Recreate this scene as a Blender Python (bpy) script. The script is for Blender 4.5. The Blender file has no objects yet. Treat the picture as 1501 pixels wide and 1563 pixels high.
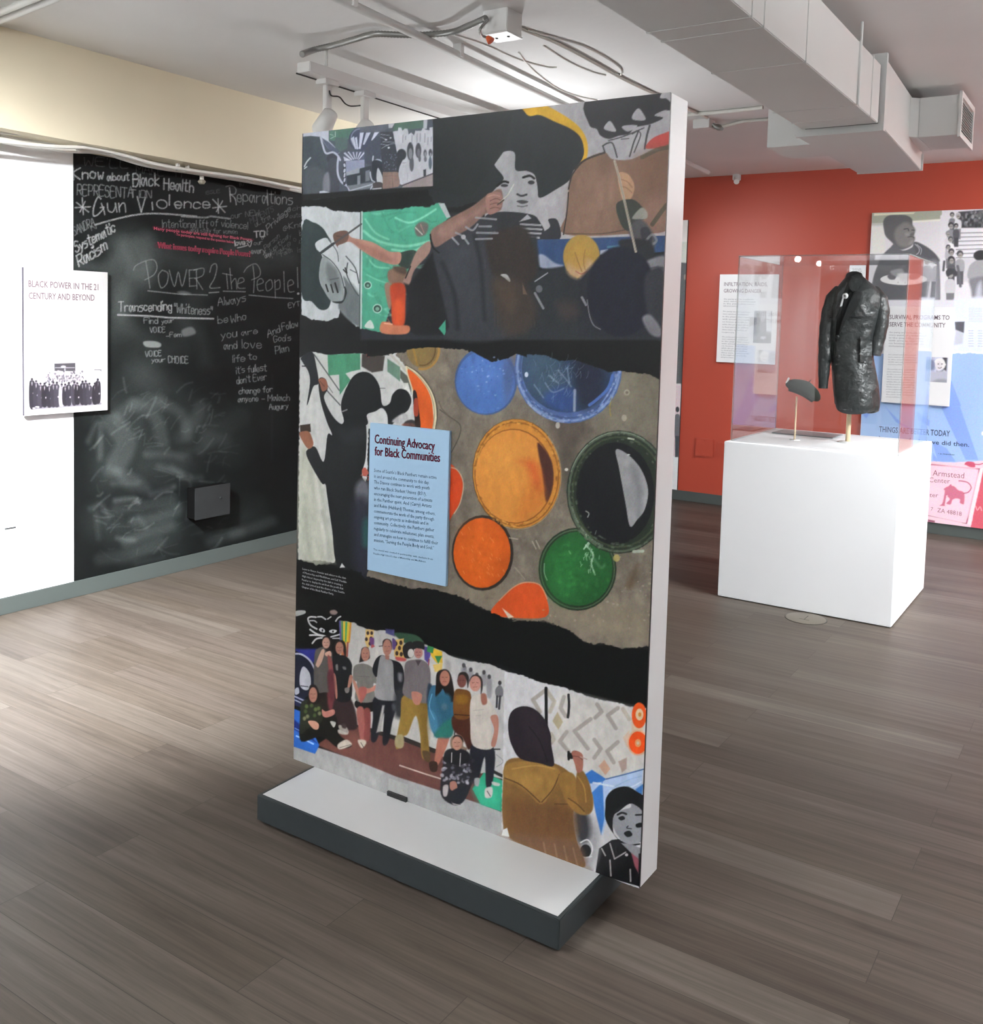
# Exhibition gallery: free-standing printed display panel, chalkboard wall, red wall with murals, coat in a display case.
import bpy, bmesh, math, random
import numpy as np
from mathutils import Vector, Matrix

rng = np.random.default_rng(7)
random.seed(7)
SC = bpy.context.scene
COL = SC.collection
R = math.radians

# ------------------------------------------------------------------ camera
FPX, PCX, PCY = 1482.1267, 750.0, 587.6931          # focal length and principal point for a 1501 x 1563 frame
YAW, PITCH, ROLL = -0.5819, -0.0677, 0.0276
EYE = np.array([0.0, 0.0, 1.6])


def cam_axes():
    cy, sy, cp, sp = math.cos(YAW), math.sin(YAW), math.cos(PITCH), math.sin(PITCH)
    f = np.array([sy * cp, cy * cp, sp])
    r = np.array([cy, -sy, 0.0])
    u = np.cross(r, f)
    c, s = math.cos(ROLL), math.sin(ROLL)
    return c * r + s * u, -s * r + c * u, f


CR, CU, CF = cam_axes()
cam_data = bpy.data.cameras.new('camera')
cam = bpy.data.objects.new('camera', cam_data)
COL.objects.link(cam)
m = Matrix(((CR[0], CU[0], -CF[0], EYE[0]), (CR[1], CU[1], -CF[1], EYE[1]), (CR[2], CU[2], -CF[2], EYE[2]), (0, 0, 0, 1)))
cam.matrix_world = m
cam_data.sensor_fit = 'AUTO'
cam_data.sensor_width = 36.0
cam_data.lens = FPX * 36.0 / 1563.0
cam_data.shift_x = (750.5 - PCX) / 1563.0
cam_data.shift_y = -(781.5 - PCY) / 1563.0
cam_data.clip_start = 0.05
cam_data.clip_end = 100
SC.camera = cam

# ------------------------------------------------------------------ view, world
SC.view_settings.view_transform = 'Standard'
SC.view_settings.look = 'None'
SC.view_settings.gamma = 1.0
SC.view_settings.use_curve_mapping = False
SC.view_settings.exposure = 0.80
SC.cycles.use_denoising = True
SC.cycles.max_bounces = 10
SC.cycles.diffuse_bounces = 6
SC.cycles.glossy_bounces = 6
SC.cycles.transparent_max_bounces = 24
SC.cycles.caustics_reflective = False
SC.cycles.caustics_refractive = False
SC.cycles.sample_clamp_indirect = 6.0
world = bpy.data.worlds.new('world')
SC.world = world
world.use_nodes = True
world.node_tree.nodes['Background'].inputs['Color'].default_value = (0.8, 0.85, 0.9, 1)
world.node_tree.nodes['Background'].inputs['Strength'].default_value = 0.3

# room (metres): left wall plane, red wall plane, ceiling, far sides behind the camera
LX, RY, CZ = -4.812, 8.309, 2.912
FX, BY = 4.2, -3.6
BULK = 0.28                                          # how far the beam over the left wall stands out

# lamps: ceiling panels and track heads, plus unseen ones added to brighten the room
CEIL_LAMPS = [  # x, y, size x, size y, watts
    (1.3, 5.0, 0.3, 1.2, 55), (1.1, 7.2, 0.3, 1.2, 75),
]
ADDED_PENDANTS = [  # unseen hung lamps, added to brighten the ceiling: x, y, length along y, watts up, watts down
    (0.75, 3.4, 1.5, 60, 3), (0.9, 6.2, 1.5, 55, 5), (0.9, 0.4, 1.5, 25, 1), (-2.3, 0.75, 1.4, 62, 1),
]
TRACK_HEADS = [  # place, aim, watts, spot angle, blend
    ((-3.35, 0.95, 2.62), (-4.8, 1.95, 0.8), 240, 110, 0.9),
    ((-3.35, 1.35, 2.62), (-4.8, 2.85, 0.8), 270, 110, 0.9),
    ((0.75, 4.75, 2.62), (-0.95, 6.0, 0.9), 210, 60, 0.7),
    ((0.75, 6.7, 2.62), (-1.2, 8.3, 1.5), 90, 95, 0.8),
    ((-3.34, 6.6, 2.50), (-2.7, 8.3, 1.5), 35, 95, 0.8),
    ((-3.34, 5.05, 1.95), (-2.5, 4.6, 2.9), 40, 155, 1.0),  # added unseen head, turned up to brighten the ceiling
    ((-3.34, 5.6, 2.50), (-4.5, 5.2, 2.75), 35, 120, 1.0),
    ((-3.1, 1.15, 2.62), (-3.95, 2.95, 0.0), 1150, 72, 1.0),  # added to brighten the floor by the left wall
    ((0.75, 4.3, 2.62), (-1.7, 4.9, 0.0), 170, 62, 1.0),  # added for a brighter floor between panel and pedestal
    ((0.75, 7.3, 2.62), (-0.9, 7.0, 0.0), 170, 75, 1.0),  # added to lift the floor at the far right
    ((-3.0, -2.3, 2.62), (-3.0, -3.6, 1.6), 420, 110, 0.9),  # added wall washer; its bounce lights the panel front
    ((-3.67, -1.58, 2.5), (-1.75, 2.3, 0.7), 40, 26, 0.8),
    ((-3.64, -2.5, 2.5), (-1.5, 2.3, 0.5), 40, 24, 0.8),
    ((-0.6, -2.2, 2.62), (-0.6, -3.6, 1.6), 420, 110, 0.9),  # second added washer on the unseen front wall
    ((1.8, -2.2, 2.62), (1.8, -3.6, 1.6), 420, 110, 0.9),  # third added washer, for bounce off the front wall
]


# ------------------------------------------------------------------ small helpers
def lin(c):
    c = np.asarray(c, float)
    return np.where(c <= 0.04045, c / 12.92, ((c + 0.055) / 1.055) ** 2.4)


def hexc(h):
    h = h.lstrip('#')
    return np.array([int(h[i:i + 2], 16) / 255.0 for i in (0, 2, 4)])


def lc(h, a=1.0):
    v = lin(hexc(h))
    return (float(v[0]), float(v[1]), float(v[2]), a)


def ray(px, py):
    return (px - PCX) / FPX * CR - (py - PCY) / FPX * CU + CF


def on_plane(px, py, p0, n):
    d = ray(px, py)
    n = np.asarray(n, float)
    t = np.dot(np.asarray(p0, float) - EYE, n) / np.dot(d, n)
    return EYE + t * d


def at(px, py, x=None, y=None, z=None):
    if x is not None:
        return on_plane(px, py, (x, 0, 0), (1, 0, 0))
    if y is not None:
        return on_plane(px, py, (0, y, 0), (0, 1, 0))
    return on_plane(px, py, (0, 0, z), (0, 0, 1))


def material(name, col, rough=0.5, metal=0.0, spec=0.5, noise=None, bump=None, coat=0.0):
    """noise = (scale, amount) mottles the colour; bump = (scale, strength, distance)"""
    mt = bpy.data.materials.new(name)
    mt.use_nodes = True
    nt = mt.node_tree
    b = nt.nodes['Principled BSDF']
    c = lc(col) if isinstance(col, str) else col
    b.inputs['Base Color'].default_value = c
    b.inputs['Roughness'].default_value = rough
    b.inputs['Metallic'].default_value = metal
    b.inputs['Specular IOR Level'].default_value = spec
    b.inputs['Coat Weight'].default_value = coat
    if noise or bump:
        tc = nt.nodes.new('ShaderNodeTexCoord')
    if noise:
        nz = nt.nodes.new('ShaderNodeTexNoise')
        nz.inputs['Scale'].default_value = noise[0]
        nz.inputs['Detail'].default_value = 5
        nt.links.new(tc.outputs['Object'], nz.inputs['Vector'])
        mx = nt.nodes.new('ShaderNodeMix')
        mx.data_type = 'RGBA'
        lo, hi = 1 - noise[1], 1 + noise[1]
        mx.inputs[6].default_value = (c[0] * lo, c[1] * lo, c[2] * lo, 1)
        mx.inputs[7].default_value = (min(1, c[0] * hi), min(1, c[1] * hi), min(1, c[2] * hi), 1)
        nt.links.new(nz.outputs['Fac'], mx.inputs[0])
        nt.links.new(mx.outputs[2], b.inputs['Base Color'])
    if bump:
        n2 = nt.nodes.new('ShaderNodeTexNoise')
        n2.inputs['Scale'].default_value = bump[0]
        n2.inputs['Detail'].default_value = 4
        nt.links.new(tc.outputs['Object'], n2.inputs['Vector'])
        bp = nt.nodes.new('ShaderNodeBump')
        bp.inputs['Strength'].default_value = bump[1]
        bp.inputs['Distance'].default_value = bump[2]
        nt.links.new(n2.outputs['Fac'], bp.inputs['Height'])
        nt.links.new(bp.outputs['Normal'], b.inputs['Normal'])
    return mt


WLOC = {}                                            # world place of every object's origin


class MB:
    """collects boxes, prisms, tubes and lofts; build() links them as ONE mesh object"""

    def __init__(s):
        s.v, s.f, s.mi, s.sm = [], [], [], []

    def add(s, vs, fs, mi=0, smooth=False):
        o = len(s.v)
        s.v += [tuple(float(a) for a in p) for p in vs]
        for f in fs:
            s.f.append(tuple(o + i for i in f))
            s.mi.append(mi)
            s.sm.append(smooth)
        return s

    def box(s, x0, x1, y0, y1, z0, z1, mi=0):
        vs = [(x0, y0, z0), (x1, y0, z0), (x1, y1, z0), (x0, y1, z0), (x0, y0, z1), (x1, y0, z1), (x1, y1, z1), (x0, y1, z1)]
        return s.add(vs, [(0, 3, 2, 1), (4, 5, 6, 7), (0, 1, 5, 4), (1, 2, 6, 5), (2, 3, 7, 6), (3, 0, 4, 7)], mi)

    def hexa(s, bottom, top, mi=0):
        return s.add(list(bottom) + list(top), [(3, 2, 1, 0), (4, 5, 6, 7), (0, 1, 5, 4), (1, 2, 6, 5), (2, 3, 7, 6), (3, 0, 4, 7)], mi)

    def tube(s, pts, r, n=10, mi=0, cap=True):
        pts = [Vector(p) for p in pts]
        rs = r if isinstance(r, (list, tuple)) else [r] * len(pts)
        vs, fs = [], []
        a = None
        for i, p in enumerate(pts):
            t = (pts[min(i + 1, len(pts) - 1)] - pts[max(i - 1, 0)]).normalized()
            if a is None:
                a = t.orthogonal().normalized()
            a = (a - t * a.dot(t))
            a = a.normalized() if a.length > 1e-6 else t.orthogonal().normalized()
            b = t.cross(a)
            for k in range(n):
                w = 2 * math.pi * k / n
                vs.append(p + (a * math.cos(w) + b * math.sin(w)) * rs[i])
        for i in range(len(pts) - 1):
            for k in range(n):
                k2 = (k + 1) % n
                fs.append((i * n + k, i * n + k2, (i + 1) * n + k2, (i + 1) * n + k))
        s.add(vs, fs, mi, True)
        if cap:
            s.add(vs[:n], [tuple(reversed(range(n)))], mi)
            s.add(vs[-n:], [tuple(range(n))], mi)
        return s

    def loft(s, rings, mi=0, cap=True, smooth=True):
        n = len(rings[0])
        vs = [p for r_ in rings for p in r_]
        fs = []
        for i in range(len(rings) - 1):
            for k in range(n):
                k2 = (k + 1) % n
                fs.append((i * n + k, i * n + k2, (i + 1) * n + k2, (i + 1) * n + k))
        if cap:
            fs.append(tuple(reversed(range(n))))
            fs.append(tuple((len(rings) - 1) * n + k for k in range(n)))
        return s.add(vs, fs, mi, smooth)

    def lathe(s, prof, c, axis='z', n=24, mi=0):
        rings = []
        for r_, h in prof:
            ring = []
            for k in range(n):
                w = 2 * math.pi * k / n
                a, b = r_ * math.cos(w), r_ * math.sin(w)
                p = {'z': (a, b, h), 'x': (h, a, b), 'y': (b, h, a)}[axis]
                ring.append((c[0] + p[0], c[1] + p[1], c[2] + p[2]))
            rings.append(ring)
        return s.loft(rings, mi)

    def build(s, name, mats, parent=None, bevel=0.0, origin=None):
        me = bpy.data.meshes.new(name)
        o0 = Vector(origin) if origin is not None else Vector((0, 0, 0))
        me.from_pydata([tuple(Vector(p) - o0) for p in s.v], [], s.f)
        for mt in (mats if isinstance(mats, (list, tuple)) else [mats]):
            me.materials.append(mt)
        me.polygons.foreach_set('material_index', s.mi)
        me.polygons.foreach_set('use_smooth', s.sm)
        me.update()
        o = bpy.data.objects.new(name, me)
        COL.objects.link(o)
        o.location = o0
        WLOC[o.name] = o0
        if parent is not None:
            o.parent = parent
            o.location = o0 - WLOC[parent.name]
        if bevel:
            bm = bmesh.new()
            bm.from_mesh(me)
            bmesh.ops.remove_doubles(bm, verts=bm.verts, dist=1e-6)
            bmesh.ops.bevel(bm, geom=[e for e in bm.edges if len(e.link_faces) == 2 and e.calc_face_angle(0) > 0.6], offset=bevel, segments=2, affect='EDGES')
            bm.to_mesh(me)
            bm.free()
        return o


def tag(o, label=None, cat=None, group=None, kind=None):
    for k, v in (('label', label), ('category', cat), ('group', group), ('kind', kind)):
        if v:
            o[k] = v
    return o


def empty(name, loc, label=None, cat=None, group=None):
    o = bpy.data.objects.new(name, None)
    COL.objects.link(o)
    o.empty_display_size = 0.1
    o.location = loc
    WLOC[o.name] = Vector(loc)
    return tag(o, label, cat, group)


def struct(o):
    o['kind'] = 'structure'
    return o


def smooth_pts(P, closed=True, k=5):
    P = np.asarray(P, float)
    n = len(P)
    if n < 3:
        return P
    out = []
    rngi = range(n) if closed else range(n - 1)
    for i in rngi:
        if closed:
            a, b, c, d = P[(i - 1) % n], P[i], P[(i + 1) % n], P[(i + 2) % n]
        else:
            a, b, c, d = P[max(i - 1, 0)], P[i], P[i + 1], P[min(i + 2, n - 1)]
        for t in np.arange(k) / k:
            out.append(0.5 * ((2 * b) + (c - a) * t + (2 * a - 5 * b + 4 * c - d) * t * t + (3 * b - a - 3 * c + d) * t ** 3))
    if not closed:
        out.append(P[-1])
    return np.array(out)


def pp(sx):
    return np.array([[float(a) for a in q.split(',')] for q in sx.split()])


# ------------------------------------------------------------------ printed and chalked surfaces
class Canvas:
    """A flat surface as a fine grid of its own, coloured per vertex. Shapes are given where they lie on that surface
    (measured off the photograph and carried onto the surface's plane); the colours belong to the print."""

    def __init__(s, p0, u, v, W, H, res, base, gain=1.0):
        s.p0, s.u, s.v = (np.asarray(a, float) for a in (p0, u, v))
        s.n = np.cross(s.u, s.v)
        s.nu, s.nv = max(2, int(round(W / res)) + 1), max(2, int(round(H / res)) + 1)
        s.W, s.H = W, H
        s.du, s.dv = W / (s.nu - 1), H / (s.nv - 1)
        U, V = np.meshgrid(np.linspace(0, W, s.nu), np.linspace(0, H, s.nv))
        s.pos = s.p0 + U[..., None] * s.u + V[..., None] * s.v
        d = s.pos - EYE
        z = d @ CF
        s.X = (PCX + FPX * (d @ CR) / z).astype(np.float32)
        s.Y = (PCY - FPX * (d @ CU) / z).astype(np.float32)
        s.col = np.empty((s.nv, s.nu, 3), np.float32)
        s.col[:] = hexc(base)
        s.gain = gain
        s.F(0, 0, 1)

    def F(s, x0, y0, k):
        s.fr = (x0, y0, k)
        return s

    def _px(s, P):
        P = np.asarray(P, float)
        return P / s.fr[2] + np.array([s.fr[0], s.fr[1]])

    def _win(s, x0, y0, x1, y1, pad):
        us, vs = [], []
        for x in (x0 - pad, (x0 + x1) / 2, x1 + pad):
            for y in (y0 - pad, (y0 + y1) / 2, y1 + pad):
                q = on_plane(x, y, s.p0, s.n) - s.p0
                us.append(q @ s.u)
                vs.append(q @ s.v)
        i0, i1 = int(max(0, min(us) / s.du - 1)), int(min(s.nu, max(us) / s.du + 3))
        j0, j1 = int(max(0, min(vs) / s.dv - 1)), int(min(s.nv, max(vs) / s.dv + 3))
        if i1 <= i0 or j1 <= j0:
            return None
        return (slice(j0, j1), slice(i0, i1))

    def _blend(s, w, mask, col, a):
        c = hexc(col) if isinstance(col, str) else np.asarray(col)
        mk = (mask * a)[..., None]
        s.col[w] = s.col[w] * (1 - mk) + c * mk

    def poly(s, P, col, soft=0.55, a=1.0, jag=0.0, noise=0.0, clip=None):
        """filled outline; soft = edge width in photo pixels; jag = torn edge; noise = grain inside"""
        P = s._px(P)
        if jag:
            Q = []
            for i in range(len(P)):
                A, B = P[i], P[(i + 1) % len(P)]
                n = max(1, int(np.hypot(*(B - A)) / 3.0))
                for t in range(n):
                    Q.append(A + (B - A) * t / n + (rng.normal(0, jag, 2) if t else 0))
            P = np.array(Q)
        w = s._win(P[:, 0].min(), P[:, 1].min(), P[:, 0].max(), P[:, 1].max(), soft * 2 + 1)
        if w is None:
            return s
        X, Y = s.X[w], s.Y[w]
        inside = np.zeros(X.shape, bool)
        d2 = np.full(X.shape, 1e9, np.float32)
        for i in range(len(P)):
            (ax, ay), (bx, by) = P[i], P[(i + 1) % len(P)]
            ex, ey = bx - ax, by - ay
            L = ex * ex + ey * ey
            if L < 1e-9:
                continue
            if ay != by:
                c = ((ay > Y) != (by > Y)) & (X < (bx - ax) * (Y - ay) / (by - ay) + ax)
                inside ^= c
            t = np.clip(((X - ax) * ex + (Y - ay) * ey) / L, 0, 1)
            dd = (X - ax - t * ex) ** 2 + (Y - ay - t * ey) ** 2
            np.minimum(d2, dd, out=d2)
        d = np.sqrt(d2) * np.where(inside, 1, -1)
        mask = np.clip(d / (2 * soft) + 0.5, 0, 1)
        if noise:
            mask = mask * np.clip(1 - noise * rng.random(mask.shape), 0, 1)
        s._blend(w, mask, col, a)
        return s

    def p(s, t, col, **k):
        return s.poly(pp(t), col, **k)

    def b(s, t, col, **k):
        return s.poly(smooth_pts(pp(t)), col, **k)

    def e(s, cx, cy, rx, ry, col, rot=0, **k):
        w = np.linspace(0, 2 * math.pi, 28, endpoint=False)
        c, sn = math.cos(R(rot)), math.sin(R(rot))
        x, y = rx * np.cos(w), ry * np.sin(w)
        return s.poly(np.stack([cx + c * x - sn * y, cy + sn * x + c * y], 1), col, **k)

    def line(s, P, wd, col, a=1.0, soft=0.5, noise=0.0, curve=False):
        P = np.asarray(P, float)
        if curve:
            P = smooth_pts(P, closed=False)
        P = s._px(P)
        hw = wd / s.fr[2] / 2
        w = s._win(P[:, 0].min(), P[:, 1].min(), P[:, 0].max(), P[:, 1].max(), hw + soft * 2 + 1)
        if w is None:
            return s
        X, Y = s.X[w], s.Y[w]
        d2 = np.full(X.shape, 1e9, np.float32)
        for i in range(len(P) - 1):
            (ax, ay), (bx, by) = P[i], P[i + 1]
            ex, ey = bx - ax, by - ay
            L = max(ex * ex + ey * ey, 1e-9)
            t = np.clip(((X - ax) * ex + (Y - ay) * ey) / L, 0, 1)
            np.minimum(d2, (X - ax - t * ex) ** 2 + (Y - ay - t * ey) ** 2, out=d2)
        mask = np.clip((hw - np.sqrt(d2)) / (2 * soft) + 0.5, 0, 1)
        if noise:
            mask = mask * np.clip(1 - noise * rng.random(mask.shape), 0, 1)
        s._blend(w, mask, col, a)
        return s

    def l(s, t, wd, col, **k):
        return s.line(pp(t), wd, col, **k)

    def c(s, t, wd, col, **k):
        return s.line(pp(t), wd, col, curve=True, **k)

    def ring(s, cx, cy, rx, ry, wd, col, rot=0, a0=0, a1=360, **k):
        w = np.radians(np.linspace(a0, a1, 40))
        c, sn = math.cos(R(rot)), math.sin(R(rot))
        x, y = rx * np.cos(w), ry * np.sin(w)
        return s.line(np.stack([cx + c * x - sn * y, cy + sn * x + c * y], 1), wd, col, **k)

    def mottle(s, box, amount, cells=40, seed=1):
        """soft blotches inside a box given in the current frame"""
        B = s._px([[box[0], box[1]], [box[2], box[3]]])
        w = s._win(B[0, 0], B[0, 1], B[1, 0], B[1, 1], 0)
        if w is None:
            return s
        r2 = np.random.default_rng(seed)
        h, wd = s.col[w].shape[:2]
        tot = np.zeros((h, wd))
        for k, amp in ((cells, 1.0), (cells * 3, 0.6), (cells * 8, 0.35)):
            g = r2.normal(0, 1, (k + 2, k + 2))
            yy, xx = np.linspace(0, k, h), np.linspace(0, k, wd)
            y0, x0 = yy.astype(int), xx.astype(int)
            fy, fx = (yy - y0)[:, None], (xx - x0)[None, :]
            fy, fx = fy * fy * (3 - 2 * fy), fx * fx * (3 - 2 * fx)
            tot += amp * (g[y0][:, x0] * (1 - fy) * (1 - fx) + g[y0 + 1][:, x0] * fy * (1 - fx) + g[y0][:, x0 + 1] * (1 - fy) * fx + g[y0 + 1][:, x0 + 1] * fy * fx)
        s.col[w] = np.clip(s.col[w] * (1 + amount * tot[..., None]), 0, 1)
        return s

    def build(s, name, mat, parent=None, lift=0.0, grain=0.015):
        P = (s.pos + s.n * lift).reshape(-1, 3).astype(np.float32)
        if parent is not None:
            P = P - np.array(WLOC[parent.name], np.float32)
        nu, nv = s.nu, s.nv
        me = bpy.data.meshes.new(name)
        me.vertices.add(nu * nv)
        me.vertices.foreach_set('co', P.ravel())
        j, i = np.meshgrid(np.arange(nv - 1), np.arange(nu - 1), indexing='ij')
        a = (j * nu + i).ravel()
        q = np.stack([a, a + 1, a + nu + 1, a + nu], 1).astype(np.int32)
        nf = len(q)
        me.loops.add(nf * 4)
        me.loops.foreach_set('vertex_index', q.ravel())
        me.polygons.add(nf)
        me.polygons.foreach_set('loop_start', np.arange(0, nf * 4, 4, dtype=np.int32))
        me.update(calc_edges=True)
        c = np.clip(s.col + rng.normal(0, grain, s.col.shape), 0, 1)
        c = np.clip(lin(c) * s.gain, 0, 0.86)
        rgba = np.ones((nu * nv, 4), np.float32)
        rgba[:, :3] = c.reshape(-1, 3)
        at_ = me.color_attributes.new('Print', 'FLOAT_COLOR', 'POINT')
        at_.data.foreach_set('color', rgba.ravel())
        me.materials.append(mat)
        o = bpy.data.objects.new(name, me)
        COL.objects.link(o)
        if parent is not None:
            o.parent = parent
        return o


def print_material(name, rough=0.45, spec=0.4):
    mt = bpy.data.materials.new(name)
    mt.use_nodes = True
    nt = mt.node_tree
    b = nt.nodes['Principled BSDF']
    a = nt.nodes.new('ShaderNodeAttribute')
    a.attribute_name = 'Print'
    nt.links.new(a.outputs['Color'], b.inputs['Base Color'])
    b.inputs['Roughness'].default_value = rough
    b.inputs['Specular IOR Level'].default_value = spec
    return mt


# printed lettering as flat mesh text lying on a plane
def text_lines(lines, *a, **k):
    """one lettering part per line"""
    for ln in lines:
        text_mesh([ln], *a, **k)


def text_mesh(lines, p0, n, name, mat, parent, bold=0.0, res=2, lift=0.0006, strike=0.0):
    """lines = [(text, baseline start px, baseline end px, letter height in px at the start)]; x is fitted to the span"""
    n = Vector(n)
    ez = Vector((0, 0, 1))
    ex = ez.cross(n).normalized()
    V, Fc = [], []
    for body, a, b, h, sh in [(*ln, q) for ln in lines for q in ((0.0,) if not strike else (-strike, 0.0, strike))]:
        A, B = Vector(on_plane(*a, p0, n)), Vector(on_plane(*b, p0, n))
        T = Vector(on_plane(a[0], a[1] - h, p0, n))
        cu = bpy.data.curves.new('letters', 'FONT')
        cu.body = body
        cu.resolution_u = res
        cu.offset = bold
        ob = bpy.data.objects.new('letters', cu)
        COL.objects.link(ob)
        dg = bpy.context.evaluated_depsgraph_get()
        ev = ob.evaluated_get(dg)
        me = ev.to_mesh()
        vs = [v.co.copy() for v in me.vertices]
        fs = [tuple(p.vertices) for p in me.polygons]
        ev.to_mesh_clear()
        bpy.data.objects.remove(ob)
        bpy.data.curves.remove(cu)
        if not vs:
            continue
        x0, x1 = min(v.x for v in vs), max(v.x for v in vs)
        sx = (B - A).dot(ex) / max(1e-6, x1 - x0)
        sy = (T - A).dot(ez) / 0.70
        dz = (B - A).dot(ez)
        o = len(V)
        for v in vs:
            t = (v.x - x0) / max(1e-6, x1 - x0)
            V.append(tuple(A + ex * ((v.x - x0) * sx + sh) + ez * (v.y * sy + dz * t) + n * lift))
        Fc += [tuple(o + i for i in f) for f in fs]
    mb = MB()
    mb.add(V, Fc)
    return mb.build(name, mat, parent)

# ------------------------------------------------------------------ lamps
M_white_metal = material('white painted metal', '#d8d8d6', 0.45)
M_lamp_shell = material('lamp housing white', '#e2e2e0', 0.4)


def glow(name, strength, col=(1, 0.97, 0.93)):
    mt = bpy.data.materials.new(name)
    mt.use_nodes = True
    b = mt.node_tree.nodes['Principled BSDF']
    b.inputs['Base Color'].default_value = (0.8, 0.8, 0.8, 1)
    b.inputs['Emission Color'].default_value = (*col, 1)
    b.inputs['Emission Strength'].default_value = strength
    return mt


M_diffuser = glow('lamp diffuser', 6.0)
M_lens = glow('lamp lens', 12.0)


def ceiling_lamp(x, y, sx, sy, watts, where):
    t = empty('ceiling_light', (x, y, CZ), 'rectangular white ceiling light panel ' + where, 'light', 'ceiling light panels')
    b = MB()
    for (a0, a1, b0, b1) in ((-sx / 2, sx / 2, -sy / 2, -sy / 2 + 0.02), (-sx / 2, sx / 2, sy / 2 - 0.02, sy / 2), (-sx / 2, -sx / 2 + 0.02, -sy / 2, sy / 2), (sx / 2 - 0.02, sx / 2, -sy / 2, sy / 2)):
        b.box(x + a0, x + a1, y + b0, y + b1, CZ - 0.06, CZ)
    b.build('frame', M_lamp_shell, t)
    MB().box(x - sx / 2 + 0.02, x + sx / 2 - 0.02, y - sy / 2 + 0.02, y + sy / 2 - 0.02, CZ - 0.045, CZ - 0.03).build('diffuser', M_diffuser, t)
    ld = bpy.data.lights.new('ceiling panel light', 'AREA')
    ld.shape = 'RECTANGLE'
    ld.size, ld.size_y = sx - 0.06, sy - 0.06
    ld.energy = watts
    ld.color = (0.98, 0.99, 1.0)
    lo = bpy.data.objects.new('ceiling_panel_light', ld)
    COL.objects.link(lo)
    lo.location = (x, y, CZ - 0.065)


for i, L in enumerate(CEIL_LAMPS):
    ceiling_lamp(*L, ('over the right of the display case', 'near the red wall at the far right', 'behind the viewer on the right')[i])


def pendant(x, y, ln, up, down, label):  # added lamp out of view, brightens the ceiling from below
    t = empty('added_pendant_light', (x, y, CZ), label, 'pendant light', 'linear pendant lights')
    z = 2.52
    MB().box(x - .05, x + .05, y - ln / 2, y + ln / 2, z, z + .06).build('housing', M_lamp_shell, t, bevel=.003)
    MB().box(x - .04, x + .04, y - ln / 2 + .02, y + ln / 2 - .02, z + .06, z + .066).build('diffuser', M_diffuser, t)
    for q in (-ln / 2 + .15, ln / 2 - .15):
        MB().tube([(x, y + q, z + .06), (x, y + q, CZ)], .003, 6).build('cable', M_white_metal, t)
    for w_, zz, flip in ((up, z + .08, True), (down, z - .01, False)):
        ld = bpy.data.lights.new('pendant', 'AREA')
        ld.shape = 'RECTANGLE'
        ld.size, ld.size_y = .08, ln - .05
        ld.energy = w_
        ld.color = (0.97, 0.985, 1.0)
        lo = bpy.data.objects.new('added_pendant_tube', ld)
        COL.objects.link(lo)
        lo.location = (x, y, zz)
        if flip:
            lo.rotation_euler = (math.pi, 0, 0)


PL = ['white linear pendant light right of the air duct', 'white linear pendant light right of the display case', 'white linear pendant light beside the viewer on the right', 'white linear pendant light beside the viewer on the left', 'white linear pendant light behind the viewer']
for q_, lb in zip(ADDED_PENDANTS, PL):
    pendant(*q_, lb)


def track_head(loc, aim, watts, ang, blend, label):
    p, d = Vector(loc), (Vector(aim) - Vector(loc)).normalized()
    t = empty('track_light', (loc[0], loc[1], CZ), label, 'spotlight', 'ceiling spotlights')
    ztop = 2.7515 if abs(loc[0] + 3.34) < 1e-6 else CZ
    MB().tube([(loc[0], loc[1], ztop), (loc[0], loc[1], loc[2])], 0.012).build('stem', M_white_metal, t)
    b = MB()
    b.tube([p - d * 0.10, p - d * 0.09, p + d * 0.05, p + d * 0.06], [0.02, 0.045, 0.055, 0.05], 20)
    b.build('lamp_head', M_lamp_shell, t)
    MB().tube([p + d * 0.061, p + d * 0.063], 0.042, 20).build('lens', M_lens, t)
    if watts:
        ld = bpy.data.lights.new('spot', 'SPOT')
        ld.energy = watts
        ld.spot_size = R(ang)
        ld.spot_blend = blend
        ld.shadow_soft_size = 0.05
        ld.color = (0.97, 0.985, 1.0)
        lo = bpy.data.objects.new('spot', ld)
        COL.objects.link(lo)
        lo.location = p + d * 0.075
        lo.rotation_euler = d.to_track_quat('-Z', 'Y').to_euler()
    return t


TH_LABELS = ['white ceiling spotlight nearest the viewer, aimed at the white left wall', 'white ceiling spotlight aimed at the chalkboard edge',
             'white ceiling spotlight to the right of the display case', 'white ceiling spotlight aimed at the red wall mural', 'white track spotlight behind the panel, aimed at the red wall', 'white track spotlight added unseen behind the panel, turned up to brighten the ceiling', 'white track spotlight behind the panel, turned to the beam', 'white ceiling spotlight added out of view to brighten the floor by the chalkboard', 'white ceiling spotlight added out of view to brighten the floor before the pedestal', 'white ceiling spotlight added out of view to brighten the floor right of the pedestal',
             'white ceiling spotlight added behind the viewer to wash the front wall, at the left wall end', 'white ceiling spotlight behind the viewer turned to the photo panel, nearer one', 'white ceiling spotlight behind the viewer turned to the photo panel, farther one', 'white ceiling spotlight added behind the viewer to wash the front wall, in the middle', 'white ceiling spotlight added behind the viewer to wash the front wall, at the right wall end']
for h_, lb in zip(TRACK_HEADS, TH_LABELS):
    track_head(*h_, lb)

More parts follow.
